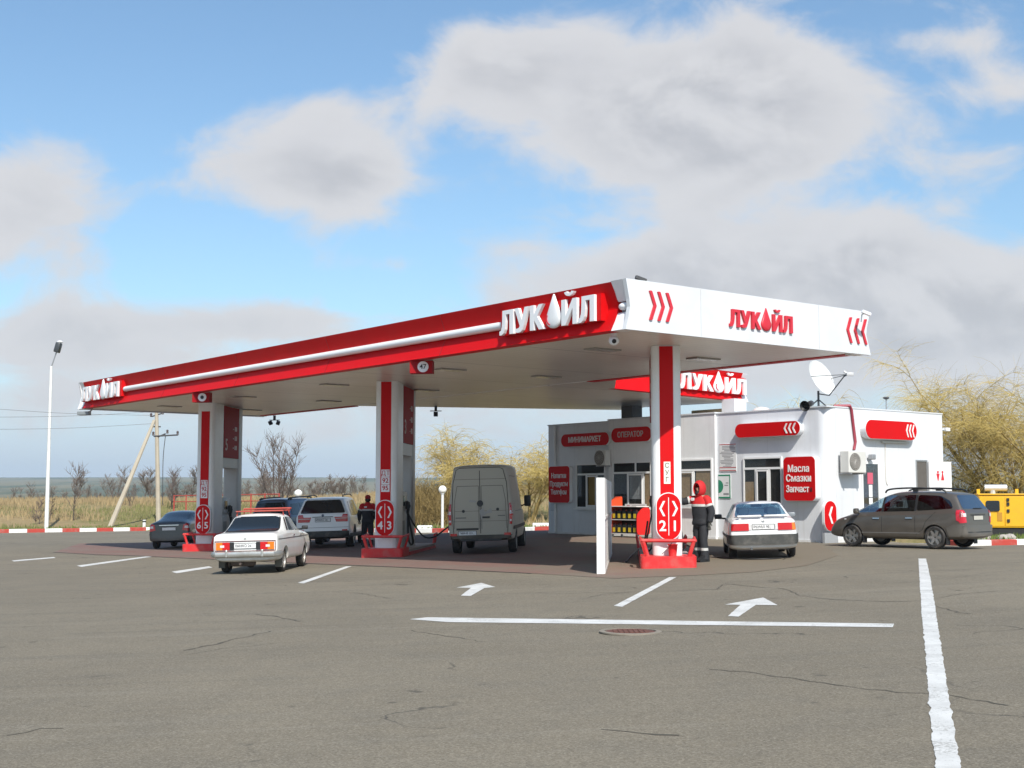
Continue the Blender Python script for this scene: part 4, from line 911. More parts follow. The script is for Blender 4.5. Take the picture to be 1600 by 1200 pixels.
p = PZ(959, 521, ZB); t = thing('security_camera', 'white dome camera with dark lens under the canopy\'s near corner', 'camera', (p.x, p.y, ZB)); b = MB(); b.lathe([(.07, .02), (.07, -.06), (.10, -.08)], 14); b.build('mount', WHITE, t); b = MB(); b.ball((0, 0, -.15), .11, n=10); b.build('housing', WHITE, t, 60); b = MB(); b.ball((0, -.07, -.17), .055, n=8); b.build('lens', BLACK, t, 60)
for px, py, x_, lab in ((661, 571, .26, 'small red square badge with a white disc reading 47'), (316, 620, .26, 'small red badge with a white disc above the stripe near the 6 and 5')):
    y, z = canL(px, py, x_); p = CA + V * x_ + U * y; t = thing('number_badge', lab, 'badge', (p.x, p.y, ZB - .17), LANE)
    MB().box(-.34, .24, 0, .3, -.16, .16).build('housing', PRICE, t); b = MB(); b.prism([(-.0 + .14 * math.cos(i * PI / 14), .14 * math.sin(i * PI / 14)) for i in range(28)], -.012, -.001); b.build('disc', WHITE, t)
    if px > 500: b = MB(); text(b, '47', .17, MX(0, 0, -.015, 0), .005, .012); b.build('digits', BLACK, t)
    else: b = MB(); b.prism([(.06 * math.cos(i * PI / 8), .06 * math.sin(i * PI / 8)) for i in range(16)], -.016, -.0125); b.build('mark', BLACK, t)

# ------------------------------------------------------------------ vehicles
def evaluated(o):
    bpy.context.view_layer.update(); dg = bpy.context.evaluated_depsgraph_get()
    me = bpy.data.meshes.new_from_object(o.evaluated_get(dg)); return me
def car_shell(st, L, Wd, H, crease):
    """st: stations from rear to front: (x low, x belt, x roof, z bottom, half width, z belt, half belt, z roof, half roof)"""
    bm = bmesh.new(); rings = []
    for (xl, xb, xr, zb, w, zB, wB, zR, wR) in st:
        low = zR - zB < .12
        wg = wB - (.02 if not low else .06)
        h = [(xl, 0, zb), (xl, w * .80, zb), (xl, w * .965, zb + .07), ((xl + xb) / 2, w, zb + (zB - zb) * .55), (xb, wB, zB - .05), (xb, wg, zB),
             (xr * .9 + xb * .1 if not low else xr, wR, zR - (.065 if not low else .0)), (xr, wR - (.085 if not low else .14), zR - (.008 if not low else -.005)), (xr, 0, zR + (.02 if not low else .015))]
        rings.append(([bm.verts.new(p) for p in h], [bm.verts.new((p[0], -p[1], p[2])) if 0 < i < 8 else None for i, p in enumerate(h)]))
    cl_ = bm.edges.layers.float.new('crease_edge')
    def ring(r): l, m = rings[r]; return l + [m[i] for i in range(7, 0, -1)]
    n = 16
    for r in range(len(rings) - 1):
        a, b = ring(r), ring(r + 1)
        for i in range(n): j = (i + 1) % n; bm.faces.new((a[i], a[j], b[j], b[i]))
    for r in (0, len(rings) - 1):
        l, m = rings[r]; mm = [l[0]] + m[1:8] + [l[8]]
        for i in range(8):
            q = [l[i], l[i + 1], mm[i + 1], mm[i]]; q2 = []
            for v in q:
                if v not in q2: q2.append(v)
            bm.faces.new(q2)
    ends = set(ring(0)) | set(ring(len(rings) - 1))
    for e in bm.edges:
        v0, v1 = e.verts
        if v0 in ends and v1 in ends and len(e.link_faces) == 2: e[cl_] = crease * .55
    for r in range(len(rings) - 1):
        for i, c in ((2, .35), (4, crease), (5, crease), (6, crease * .75)):
            for k in (0, 1):
                a = rings[r][k][i]; b = rings[r + 1][k][i]; e = bm.edges.get((a, b))
                if e: e[cl_] = c
    bmesh.ops.recalc_face_normals(bm, faces=bm.faces[:])
    me = bpy.data.meshes.new('body'); bm.to_mesh(me); bm.free()
    o = bpy.data.objects.new('body', me); md = o.modifiers.new('s', 'SUBSURF'); md.levels = 3; md.render_levels = 3; COL.objects.link(o)
    m2 = evaluated(o); o.modifiers.clear(); o.data = m2
    xs_ = [v.co.x for v in m2.vertices]; ys_ = [v.co.y for v in m2.vertices]; zs_ = [v.co.z for v in m2.vertices]; zb = min(zs_)
    for v in m2.vertices:
        v.co.x = ((v.co.x - min(xs_)) / (max(xs_) - min(xs_)) - .5) * L; v.co.y *= Wd / (max(ys_) - min(ys_)); v.co.z = zb + (v.co.z - zb) / (max(zs_) - zb) * (H - zb)
    return o
VIEW = {'rear': ((-6, None, None), Vector((1, 0, 0)), lambda a, b: Vector((-6, a, b))), 'front': (0, Vector((-1, 0, 0)), lambda a, b: Vector((6, a, b))),
        'left': (0, Vector((0, -1, 0)), lambda a, b: Vector((a, 5, b))), 'right': (0, Vector((0, 1, 0)), lambda a, b: Vector((a, -5, b))), 'top': (0, Vector((0, 0, -1)), lambda a, b: Vector((a, b, 6)))}
class Car:
    def __init__(s, name, label, cat, px, py, heading, dims, st, paint, crease=.6, scale=1.0, group=None, Y=None, xo=0.0, dz=0.0):
        L, Wd, H = dims; s.L, s.W, s.H = dims
        p = G(px, py) if Y is None else Vector((D(px, 700, Y).x, Y, 0))
        fw = Vector((math.sin(heading), math.cos(heading), 0)); c = p + fw * (L / 2 + xo); lf = Vector((-fw.y, fw.x, 0))
        e = 1.2
        zf = lot(*(c + fw * e).xy); zr = lot(*(c - fw * e).xy); zl = lot(*(c + lf * .8).xy); zr2 = lot(*(c - lf * .8).xy)
        X = (fw * 2 * e + Vector((0, 0, zf - zr))).normalized(); Yv = (lf * 1.6 + Vector((0, 0, zl - zr2))).normalized(); Z = X.cross(Yv).normalized(); Yv = Z.cross(X)
        s.root = thing(name, label, cat, (c.x, c.y, (zf + zr) / 2 + .008 + dz), 0, group); s.root.rotation_euler = Matrix((X, Yv, Z)).transposed().to_euler()
        s.root.scale = (scale,) * 3
        s.o = car_shell(st, L, Wd, H, crease); s.o.parent = s.root; s.o.data.materials.clear(); s.o.data.materials.append(paint)
        bm = bmesh.new(); bm.from_mesh(s.o.data); s.bvh = BVHTree.FromBMesh(bm); bm.free(); s.cuts = []
    def patch(s, poly, view, off=.008, th=.0, step=.06, r=0.0):
        """a sheet of the given outline lying on the body"""
        if r: poly = roundpoly(poly, r)
        bm = bmesh.new(); bm.faces.new([bm.verts.new((a, b, 0)) for a, b in poly])
        for k in (0, 1):
            q = [p[k] for p in poly]; lo, hi = min(q), max(q); n = int((hi - lo) / step)
            for i in range(1, n + 1):
                co = [0, 0, 0]; no = [0, 0, 0]; co[k] = lo + (hi - lo) * i / (n + 1); no[k] = 1
                bmesh.ops.bisect_plane(bm, geom=bm.verts[:] + bm.edges[:] + bm.faces[:], plane_co=co, plane_no=no)
        bmesh.ops.triangulate(bm, faces=bm.faces[:])
        _, d, f = VIEW[view]
        for v in bm.verts:
            o = f(v.co.x, v.co.y); h = s.bvh.ray_cast(o, d)
            if h[0] is None: h = s.bvh.find_nearest(o + d * (5 if view in ('left', 'right') else 4))
            v.co = h[0] - d * off
        if th:
            ext = bmesh.ops.extrude_face_region(bm, geom=bm.faces[:]); 
            for v in [g for g in ext['geom'] if isinstance(g, bmesh.types.BMVert)]: v.co -= d * th
        bmesh.ops.recalc_face_normals(bm, faces=bm.faces[:])
        return bm
    def part(s, name, m, items, parent=None, smooth_=40, **k):
        b = MB()
        for poly, view in items: b.bm(s.patch(poly, view, **k))
        return b.build(name, m, parent or s.root, smooth_)
    def both(s, name, m, poly, parent=None, **k):
        return [s.part(name, m, [(poly, v)], parent, **k) for v in ('left', 'right')]
    def cut(s, poly, view, a=-6, b=6):
        c = MB()
        if view == 'side': c.prism(poly, a, b)
        else: c.prism(poly, a, b, plane='yz')
        o = c.build('cutter', BLACK, s.root); s.cuts.append(o)
    def arch(s, x, r, y0, z):
        for sg in (-1, 1):
            c = MB(); c.prism([(x + r * math.cos(i * PI / 16), z + r * math.sin(i * PI / 16)) for i in range(32)], *sorted((sg * y0, sg * 2))); s.cuts.append(c.build('cutter', BLACK, s.root))
    def apply(s):
        for c in s.cuts:
            bm = bmesh.new(); bm.from_mesh(c.data); bmesh.ops.recalc_face_normals(bm, faces=bm.faces[:]); bm.to_mesh(c.data); bm.free()
            md = s.o.modifiers.new('b', 'BOOLEAN'); md.operation = 'DIFFERENCE'; md.solver = 'EXACT'; md.object = c
        m = evaluated(s.o); s.o.modifiers.clear(); mats = [x for x in s.o.data.materials]; s.o.data = m; m.materials.clear()
        for x in mats[:1]: m.materials.append(x)
        for c in s.cuts: bpy.data.objects.remove(c)
        s.cuts = []
        m.polygons.foreach_set('material_index', [0] * len(m.polygons)); m.polygons.foreach_set('use_smooth', [True] * len(m.polygons)); m.set_sharp_from_angle(angle=R(35)); s.o.name = 'body'
    def wheels(s, xr, xf, r, w, rim, track, spokes=5, cover=False, rimr=.66):
        for x in (xr, xf):
            for sg in (-1, 1):
                T = Matrix.Translation((x, sg * track, r)) @ Matrix.Rotation(-sg * PI / 2, 4, 'X')
                b = MB(); b.nocap = True; b.lathe([(r * rimr, -w * .45), (r * .9, -w * .5), (r * .985, -w * .36), (r, -w * .15), (r, w * .15), (r * .985, w * .36), (r * .9, w * .5), (r * rimr, w * .45)], 36, T); o = b.build('wheel', RUBBER, s.root, 40)
                q = MB(); q.nocap = True; q.lathe([(.02, w * .30), (r * .22, w * .32), (r * .23, w * .12), (r * rimr * .97, w * .02), (r * rimr, w * .44), (r * (rimr + .02), w * .46), (r * (rimr + .02), -w * .3), (r * .2, -w * .2)], 30, T)
                for k in range(spokes):
                    M = T @ Matrix.Rotation(2 * PI * k / spokes, 4, 'Z')
                    if cover: q.box(r * .30, r * rimr * .92, -.035, .035, w * .10, w * .30, M)
                    else: q.add([(r * .12, -.05, w * .36), (r * .12, .05, w * .36), (r * rimr, .028, w * .42), (r * rimr, -.028, w * .42), (r * .12, -.05, w * .2), (r * .12, .05, w * .2), (r * rimr, .028, w * .2), (r * rimr, -.028, w * .2)], [(0, 1, 2, 3), (0, 4, 5, 1), (1, 5, 6, 2), (2, 6, 7, 3), (3, 7, 4, 0), (4, 7, 6, 5)], M)
                q.build('rim', rim, o, 40)
                MB().lathe([(.01, -w * .1), (r * rimr * .96, -w * .1), (r * rimr * .96, -w * .04), (.01, -w * .04)], 20, T).build('brake', mat('brake_dark', (.02, .02, .02), .7), o)
    def plate(s, z, s_, off=.02, yc=0.0, w=.52, h=.112, mt=None, size=.088, frame=True):
        hh = s.bvh.ray_cast(Vector((-6, yc, z)), Vector((1, 0, 0))); x = hh[0].x - off
        T = Matrix.Translation((x, yc, z)) @ Matrix.Rotation(-PI / 2, 4, 'Z')
        if frame: fr = MB().box(-w / 2 - .012, w / 2 + .012, .002, .03, -h / 2 - .012, h / 2 + .012, T).build('number_plate', BLACK, s.root)
        pl = MB().box(-w / 2, w / 2, -.006, .0015, -h / 2, h / 2, T).build('number_plate' if not frame else 'plate', mt or PLATE, fr if frame else s.root)
        if s_:
            b = MB(); text(b, s_, size, T @ Matrix.Translation((-.045, -.008, 0)), .002, .012, wide=.92); b.box(.165, .168, -.0085, -.0062, -h * .45, h * .45, T) if not s_.startswith('|') else None
            b.build('plate_lettering', BLACK, fr if frame else pl)
        return T
    def mirror(s, x, z, y, m, sz=(.10, .19, .13), sides=(-1, 1)):
        for sg in sides:
            b = MB(); b.box(x - sz[0] / 2, x + sz[0] / 2, *sorted((sg * (y + .04), sg * (y + .04 + sz[1]))), z - sz[2] / 2, z + sz[2] / 2, bev=min(sz) * .35); b.tube([(x + .02, sg * (y - .10), z - sz[2] * .5), (x, sg * (y + .08), z - sz[2] * .3)], .025, 6); b.build('mirror', m, s.root, 40)
    def handle(s, x, z, m, w=.20, h=.028):
        return s.both('handle', m, [(x - w / 2, z - h / 2), (x + w / 2, z - h / 2), (x + w / 2, z + h / 2), (x - w / 2, z + h / 2)], off=.012, th=.012)
    def seats(s, rows, z0, z1, w=.5, m=None):
        m = m or mat('seat_cloth', (.06, .065, .07), .9, var=.2)
        for x in rows:
            for y in (-.36, .36):
                b = MB(); b.box(x - .08, x + .06, y - w / 2, y + w / 2, z0, z1 - .2, bev=.04); b.box(x - .05, x + .05, y - .13, y + .13, z1 - .17, z1, bev=.03); b.tube([(x, y - .05, z1 - .24), (x, y - .05, z1 - .1)], .008, 5); b.tube([(x, y + .05, z1 - .24), (x, y + .05, z1 - .1)], .008, 5); b.build('seat', m, s.root, 40)

def carpaint(name, col, metal=0.0, dust=(.33, .28, .22), dz0=.75, da=.55, rough=.3, coat=.6):
    """paint with road dust thrown up over the lower panels"""
    m = bpy.data.materials.new(name); m.use_nodes = True; t = m.node_tree; N = NT(t); b = t.nodes['Principled BSDF']; co = N.n('ShaderNodeTexCoord').outputs['Object']
    sp = N.n('ShaderNodeSeparateXYZ', {0: co}); f = N.m('MULTIPLY', N.m('ADD', N.ramp(sp.outputs[2], dz0, .15), .10), N.ramp(N.noise(co, 3.2, 6, .65), .25, .7)); f = N.m('MULTIPLY', f, da, clamp=True)
    c = N.mix(f, N.mix(N.noise(co, 1.2, 3), tuple(x * .96 for x in col), col), dust); t.links.new(c, b.inputs['Base Color'])
    b.inputs['Metallic'].default_value = metal; b.inputs['Coat Roughness'].default_value = .05
    t.links.new(N.m('ADD', N.m('MULTIPLY', f, .5), rough), b.inputs['Roughness']); t.links.new(N.m('MULTIPLY', N.m('SUBTRACT', 1.0, f), coat), b.inputs['Coat Weight'])
    MATS[name] = m; return m
PLATE = mat('plate_white', (.72, .72, .72), .4, dirt=(.4, .38, .34), ds=8, da=.4)
LRED = mat('lamp_red', (.50, .008, .012), .12, var=.1, coat=.5); LAMB = mat('lamp_amber', (.65, .17, .01), .15, coat=.5); LCLR = mat('lamp_clear', (.62, .60, .60), .12, coat=.5); LDARK = mat('lamp_dark', (.03, .008, .01), .15, coat=.5)
STEEL = mat('steel_rim', (.42, .41, .39), .45, metal=.6, dirt=(.3, .25, .19), ds=8, da=.7); ALLOY = mat('alloy_rim', (.40, .39, .37), .35, metal=.8, dirt=(.25, .21, .17), ds=8, da=.5)
TRIM = mat('dark_trim', (.028, .028, .028), .55, dirt=(.16, .14, .11), ds=4, da=.5)
GASK = mat('window_rubber', (.012, .012, .012), .6)
def mir(poly): return [(-a, b) for a, b in poly]
def rect(x0, x1, z0, z1): return [(x0, z0), (x1, z0), (x1, z1), (x0, z1)]

# 1 --- white old sedan, seen from behind
WP = carpaint('white_car_paint', (.74, .74, .72), da=.5)
c = Car('saloon_car', 'boxy old white saloon with red roof rack and amber red tail lamps', 'car', 383.5, 897.5, R(2.5), (4.1, 1.61, 1.42),
        [(-2.05, -2.05, -2.01, .34, .76, .935, .745, .945, .64), (-1.99, -1.99, -1.96, .27, .795, .95, .775, .965, .66), (-1.2, -1.2, -1.2, .26, .81, .97, .785, .985, .66), (-1.08, -1.05, -.74, .26, .81, .97, .785, 1.375, .60), (-.6, -.6, -.55, .26, .81, .97, .785, 1.42, .61), (.30, .35, .25, .26, .81, .96, .785, 1.42, .60), (.95, .92, .85, .26, .80, .94, .77, .97, .58), (1.85, 1.85, 1.83, .27, .79, .88, .755, .90, .58), (2.05, 2.03, 2.0, .36, .74, .80, .70, .82, .58)], WP, .88)
c.arch(-1.22, .335, .5, .30); c.arch(1.20, .335, .5, .30); c.apply(); c.wheels(-1.22, 1.20, .295, .175, STEEL, .665, 8, True, .68)
c.part('rear_window', DARKGLASS, [([(-.64, .995), (.64, .995), (.545, 1.335), (-.545, 1.335)], 'rear')], r=.07, off=.014)
c.part('window_gasket', GASK, [([(-.67, .98), (.67, .98), (.57, 1.352), (-.57, 1.352)], 'rear')], r=.08, off=.005)
c.both('window', DARKGLASS, [(-.72, 1.0), (-.02, .985), (-.02, 1.315), (-.52, 1.32)], r=.04); c.both('window', DARKGLASS, [(.06, .985), (.84, .975), (.42, 1.31), (.06, 1.315)], r=.04); c.both('quarter_window', DARKGLASS, [(-.93, 1.0), (-.78, 1.0), (-.60, 1.31), (-.68, 1.31)], r=.02)
c.part('windscreen', DARKGLASS, [([(-.55, 1.0), (.55, 1.0), (.48, 1.33), (-.48, 1.33)], 'front')], r=.06)
c.part('lamp_surround', mat('dark_maroon', (.10, .012, .014), .5), [(rect(-.735, .735, .535, .555), 'rear'), (rect(-.735, .735, .775, .79), 'rear'), (rect(-.735, -.72, .555, .775), 'rear'), (rect(.72, .735, .555, .775), 'rear')], off=.008, th=.008)
for sg in (1, -1):
    f = (lambda q: q) if sg > 0 else mir
    o = c.part('tail_lamp', LRED, [(f(rect(.37, .545, .575, .755)), 'rear')], off=.005, th=.02); c.part('indicator', LAMB, [(f(rect(.547, .70, .575, .755)), 'rear')], o, off=.005, th=.02); c.part('reversing_lens', LCLR, [(f(rect(.50, .60, .635, .69)), 'rear')], o, off=.026, th=.004); c.part('inner_block', BLACK, [(f(rect(.27, .368, .575, .755)), 'rear')], o, off=.005, th=.014)
c.plate(.665, 'Х603КО 26', off=.02)
OLDCH = mat('dull_chrome', (.50, .50, .48), .35, metal=.7, dirt=(.3, .27, .22), ds=4, da=.5)
b = MB(); b.tube([(-1.72, -.80, .47), (-2.0, -.79, .47), (-2.10, -.70, .47), (-2.13, 0, .47), (-2.10, .70, .47), (-2.0, .79, .47), (-1.72, .80, .47)], .055, 8, Matrix.Translation((0, 0, .47 - .47 * 1.3)) @ Matrix.Diagonal((1, 1, 1.3, 1))); b.build('bumper', OLDCH, c.root, 40)
b = MB(); b.box(-2.19, -2.10, -.46, -.40, .40, .58, bev=.02); b.box(-2.19, -2.10, .40, .46, .40, .58, bev=.02); b.build('overrider', OLDCH, c.root)
c.part('skirt', WP, [(rect(-.70, .70, .29, .42), 'rear')], off=-.02, th=.03)
b = MB(); b.tube([(-2.08, .12, .24), (-1.2, .14, .26)], .03, 8); b.lathe([(.12, -.22), (.15, -.18), (.15, .18), (.12, .22)], 14, Matrix.Translation((-1.75, .12, .27)) @ Matrix.Rotation(PI / 2, 4, 'X') @ Matrix.Diagonal((.7, .7, 1.3, 1))); b.build('exhaust', mat('rusty_exhaust', (.08, .06, .05), .8), c.root, 40)
b = MB(); [b.box(-1.58, -1.565, s * .69 - .08, s * .69 + .08, .13, .36) for s in (-1, 1)]; b.build('mud_flap', mat('mudflap', (.10, .095, .08), .9, var=.3), c.root)
c.both('trim_strip', BLACK, rect(-1.95, 1.7, .80, .815), off=.006); c.handle(-.30, .86, CHROME, .16, .04); c.handle(.55, .855, CHROME, .16, .04); c.mirror(.80, 1.02, .74, BLACK, (.07, .16, .10), (-1,))
c.part('boot_lock', OLDCH, [(rect(-.03, .03, .83, .85), 'rear')], off=.006, th=.01)
# open steel roof rack
RK = mat('rack_red', (.38, .045, .03), .6, dirt=(.3, .12, .08), da=.5)
b = MB(); zr = 1.475
for y in (-.55, .55): b.tube([(-.55, y, zr), (.25, y, zr)], .018, 6)
for x in (-.55, -.15, .25): b.tube([(x, -.60, zr), (x, .60, zr)], .018, 6)
for x in (-.5, .2):
    for y in (-.57, .57): b.tube([(x, y * 1.04, 1.36), (x, y, zr)], .015, 6)
b.tube([(.25, -.60, zr), (.30, -.60, zr + .06), (.30, .60, zr + .06), (.25, .60, zr)], .016, 6); b.tube([(-.15, -.62, zr + .01), (.3, -.62, zr + .05), (.3, .62, zr + .05)], .02, 6)
b.build('roof_rack', RK, c.root, 40)

# 2 --- white sedan by the shop
WA = carpaint('pearl_white_paint', (.76, .76, .76), da=.22, dz0=.5)
c = Car('saloon_car', 'white saloon with wide red tail lamps and dark bumper, filling up beside the shop', 'car', 1195, 874, R(6.5), (4.3, 1.70, 1.39),
        [(-2.16, -2.15, -2.10, .30, .76, .94, .70, .965, .55), (-2.08, -2.06, -2.0, .22, .83, .97, .77, 1.0, .60), (-1.55, -1.5, -1.45, .20, .85, .98, .79, 1.01, .62), (-1.15, -1.05, -.66, .20, .85, .97, .80, 1.355, .58), (-.5, -.5, -.3, .20, .85, .96, .81, 1.39, .61), (.35, .4, .20, .20, .85, .94, .81, 1.385, .60), (1.0, 1.0, .95, .20, .84, .91, .78, .94, .60), (1.9, 1.9, 1.85, .22, .80, .80, .74, .82, .56), (2.16, 2.12, 2.08, .32, .70, .68, .62, .69, .5)], WA, .74)
c.arch(-1.22, .34, .55, .30); c.arch(1.33, .34, .55, .30)
RWP = [(-.65, 1.03), (.65, 1.03), (.53, 1.325), (-.53, 1.325)]; S1 = [(-.98, 1.0), (-.08, .985), (-.08, 1.30), (-.62, 1.305)]; S2 = [(.0, .985), (.92, .96), (.36, 1.295), (.0, 1.30)]
c.cut(roundpoly(RWP, .06), 'len'); c.cut(S1, 'side'); c.cut(S2, 'side'); c.apply()
CARGL = glassmat('car_glass_teal', (.55, .72, .78), .93, .02)
c.part('rear_window', CARGL, [(RWP, 'rear')], r=.06, off=.004); c.both('window', CARGL, S1, off=.004, r=.03); c.both('window', CARGL, S2, off=.004, r=.03); c.part('windscreen', CARGL, [([(-.60, .98), (.60, .98), (.49, 1.325), (-.49, 1.325)], 'front')], off=.004)
c.part('window_gasket', GASK, [([(-.66, 1.012), (.66, 1.012), (.64, 1.035), (-.64, 1.035)], 'rear')], off=.006, th=.004)
c.seats((-.55, .45), .70, 1.22); b = MB(); b.box(.1, .13, -.14, .14, 1.23, 1.30, bev=.01); b.build('rear_view_mirror', BLACK, c.root)
MB().box(-1.1, 1.0, -.70, .70, .88, .905).build('cabin_floor', mat('cabin_dark', (.04, .045, .05), .9), c.root)
b = MB(); b.box(-2.14, -1.93, -.62, -.03, 1.03, 1.075, bev=.02); b.box(-2.14, -1.93, .03, .62, 1.03, 1.075, bev=.02); b.box(-2.1, -2.0, -.58, -.52, .96, 1.04); b.box(-2.1, -2.0, .52, .58, .96, 1.04); b.build('spoiler', WA, c.root, 40)
for sg in (1, -1):
    f = (lambda q: q) if sg > 0 else mir
    o = c.part('tail_lamp', LRED, [(f(rect(.35, .69, .70, .875)), 'rear')], off=.004, th=.018, step=.05); c.part('indicator', LAMB if sg < 0 else LRED, [(f(rect(.69, .78, .70, .875)), 'rear')], o, off=.004, th=.016, step=.04); c.part('reversing_lens', LCLR, [(f(rect(.285, .348, .72, .86)), 'rear')], o, off=.004, th=.012)
c.plate(.785, 'Р029АХ 95', off=.016, frame=True)
AB = mat('bumper_dark', (.045, .045, .042), .55, dirt=(.16, .15, .13), ds=4, da=.5)
c.part('bumper', AB, [(rect(-.84, .84, .36, .60), 'rear')], off=.02, th=.07, r=.03, step=.05)
for v in ('left', 'right'): c.part('bumper_wrap', AB, [(rect(-2.16, -1.60, .38, .60), v)], off=.006, th=.02)
c.part('underbody', BLACK, [(rect(-.74, .74, .17, .35), 'rear')], off=-.05, th=.02)
b = MB(); b.tube([(-2.14, .30, .27), (-1.9, .33, .28), (-1.3, .2, .25)], .03, 8); b.build('exhaust', GREYM, c.root, 40)
c.wheels(-1.22, 1.33, .30, .19, STEEL, .72, 9, True); c.mirror(.72, .99, .82, BLACK, (.10, .20, .13), (1,)); c.mirror(.72, .99, .82, mat('mirror_grey', (.2, .22, .24), .4), (.10, .20, .13), (-1,))
c.part('badge', CHROME, [([(.04 * math.cos(i * PI / 5), .925 + .035 * math.sin(i * PI / 5)) for i in range(10)], 'rear')], off=.006)
c.both('side_strip', AB, rect(-1.4, 1.8, .52, .57), off=.006, th=.01)

# 3 --- white suv
WB = carpaint('white_suv_paint', (.84, .85, .86), da=.2)
c = Car('suv_car', 'white off roader with black rear window, beside the pillar numbered 4 and 3', 'car', 506, 857, R(1.5), (4.85, 1.93, 1.77),
        [(-2.40, -2.39, -2.22, .40, .90, 1.12, .90, 1.69, .66), (-2.32, -2.32, -2.02, .32, .945, 1.13, .93, 1.745, .69), (-1.5, -1.5, -1.5, .30, .96, 1.10, .935, 1.77, .71), (-.3, -.3, -.3, .30, .965, 1.06, .93, 1.775, .71), (.55, .6, .30, .30, .965, 1.03, .92, 1.755, .65), (1.35, 1.3, 1.2, .30, .95, 1.02, .90, 1.06, .66), (2.2, 2.2, 2.1, .32, .92, .95, .85, .97, .60), (2.42, 2.38, 2.3, .40, .82, .78, .75, .80, .5)], WB, .68, scale=1.04)
c.arch(-1.42, .42, .6, .38); c.arch(1.50, .42, .6, .38); c.apply(); c.wheels(-1.42, 1.50, .375, .27, ALLOY, .80, 5)
c.part('rear_window', DARKGLASS, [([(-.79, 1.21), (.79, 1.21), (.60, 1.665), (-.60, 1.665)], 'rear')], r=.08, off=.008)
c.both('window', DARKGLASS, [(-2.0, 1.12), (-1.28, 1.11), (-1.28, 1.62), (-1.72, 1.60)], r=.05); c.both('window', DARKGLASS, [(-1.20, 1.11), (-.20, 1.09), (-.20, 1.64), (-1.20, 1.62)], r=.05); c.both('window', DARKGLASS, [(-.12, 1.09), (1.10, 1.06), (.40, 1.62), (-.12, 1.64)], r=.05)
for sg in (1, -1):
    f = (lambda q: q) if sg > 0 else mir
    o = c.part('tail_lamp', LRED, [(f([(.42, 1.03), (.86, 1.03), (.86, 1.16), (.70, 1.17), (.66, 1.075), (.40, 1.075)]), 'rear')], off=.005, th=.014, step=.05); c.part('lower_lens', LRED, [(f([(.46, .91), (.86, .91), (.86, 1.025), (.42, 1.025)]), 'rear')], o, off=.005, th=.014, step=.05); c.part('clear_band', LCLR, [(f([(.43, 1.018), (.84, 1.018), (.84, 1.036), (.42, 1.036)]), 'rear')], o, off=.02, th=.003, step=.05)
    c.part('reflector', LRED, [(f(rect(.66, .84, .58, .645)), 'rear')], off=.01, th=.01)
c.plate(.98, 'М942КС 26', off=.02); c.part('handle_strip', TRIM, [(rect(-.36, .36, 1.075, 1.095), 'rear')], off=.006, th=.02)
c.part('badge', mat('badge_dark', (.05, .07, .12), .3), [([(.045 * math.cos(i * PI / 5), 1.135 + .045 * math.sin(i * PI / 5)) for i in range(10)], 'rear')], off=.006)
c.part('bumper', TRIM, [(rect(-.90, .90, .34, .60), 'rear')], off=.015, th=.05, step=.06, r=.03); c.both('sill_trim', TRIM, rect(-2.3, 2.2, .32, .50), off=.004, th=.012)
b = MB()
for s in (-1, 1): b.tube(curve([(-1.8, s * .62, 1.755), (-1.7, s * .62, 1.82), (-.4, s * .64, 1.84), (.1, s * .63, 1.78)]), .022, 6)
b.build('roof_rail', TRIM, c.root, 40); c.mirror(.95, 1.14, .92, WB, (.12, .22, .17)); c.handle(-.95, .98, WB); c.handle(.25, .97, WB)
c.part('tailgate_seam', GASK, [(rect(-.88, .88, .715, .725), 'rear')], off=.003)

# 4 --- dusty panel van
VP = carpaint('dusty_van_paint', (.42, .38, .305), da=.7, dz0=2.6, dust=(.42, .375, .30), rough=.5, coat=.15)
c = Car('panel_van', 'tall dusty beige panel van being fuelled between the pumps and the shop', 'van', 752, 866.5, R(4.5), (5.9, 1.99, 2.68),
        [(-2.94, -2.93, -2.85, .46, .93, 1.25, .96, 2.58, .74), (-2.90, -2.89, -2.78, .38, .975, 1.30, .985, 2.64, .80), (-1.8, -1.8, -1.8, .36, .99, 1.30, .99, 2.68, .84), (.2, .2, .2, .36, .99, 1.30, .99, 2.68, .84), (1.1, 1.15, .85, .36, .985, 1.28, .98, 2.60, .80), (2.1, 2.1, 2.0, .36, .96, 1.22, .92, 1.26, .70), (2.7, 2.68, 2.6, .38, .90, 1.05, .86, 1.07, .6), (2.94, 2.9, 2.84, .45, .78, .85, .74, .87, .5)], VP, .62)
c.arch(-1.75, .40, .6, .35); c.arch(1.92, .40, .6, .35); c.apply(); c.wheels(-1.75, 1.92, .345, .24, STEEL, .85, 6, True)
GR = mat('van_joint', (.055, .05, .042), .8)
def seam(c, pts, view, w=.014, name='door_seam', m=GR, off=.003):
    items = []
    for (a0, b0), (a1, b1) in zip(pts, pts[1:]):
        d = Vector((a1 - a0, b1 - b0)); n = Vector((-d.y, d.x)).normalized() * w / 2; items.append(([(a0 - n.x, b0 - n.y), (a1 - n.x, b1 - n.y), (a1 + n.x, b1 + n.y), (a0 + n.x, b0 + n.y)], view))
    return c.part(name, m, items, off=off, step=.15)
o2 = [(-.80, .60), (-.84, 1.3), (-.80, 2.1), (-.70, 2.50), (-.60, 2.56)]
seam(c, o2 + mir(o2)[::-1], 'rear', .02); seam(c, [(0, .62), (0, 2.6)], 'rear', .02)
for f in (lambda q: q, mir):
    seam(c, f([(.04, .75), (.04, 2.02), (.68, 2.02), (.755, 1.6), (.78, .76)]), 'rear', .016, 'panel_crease', mat('van_crease', (.14, .13, .11), .7))
seam(c, [(-.82, .98), (.82, .98)], 'rear', .010, 'panel_crease', MATS['van_crease']); seam(c, [(-.76, 2.22), (.76, 2.22)], 'rear', .012, 'panel_crease', MATS['van_crease'])
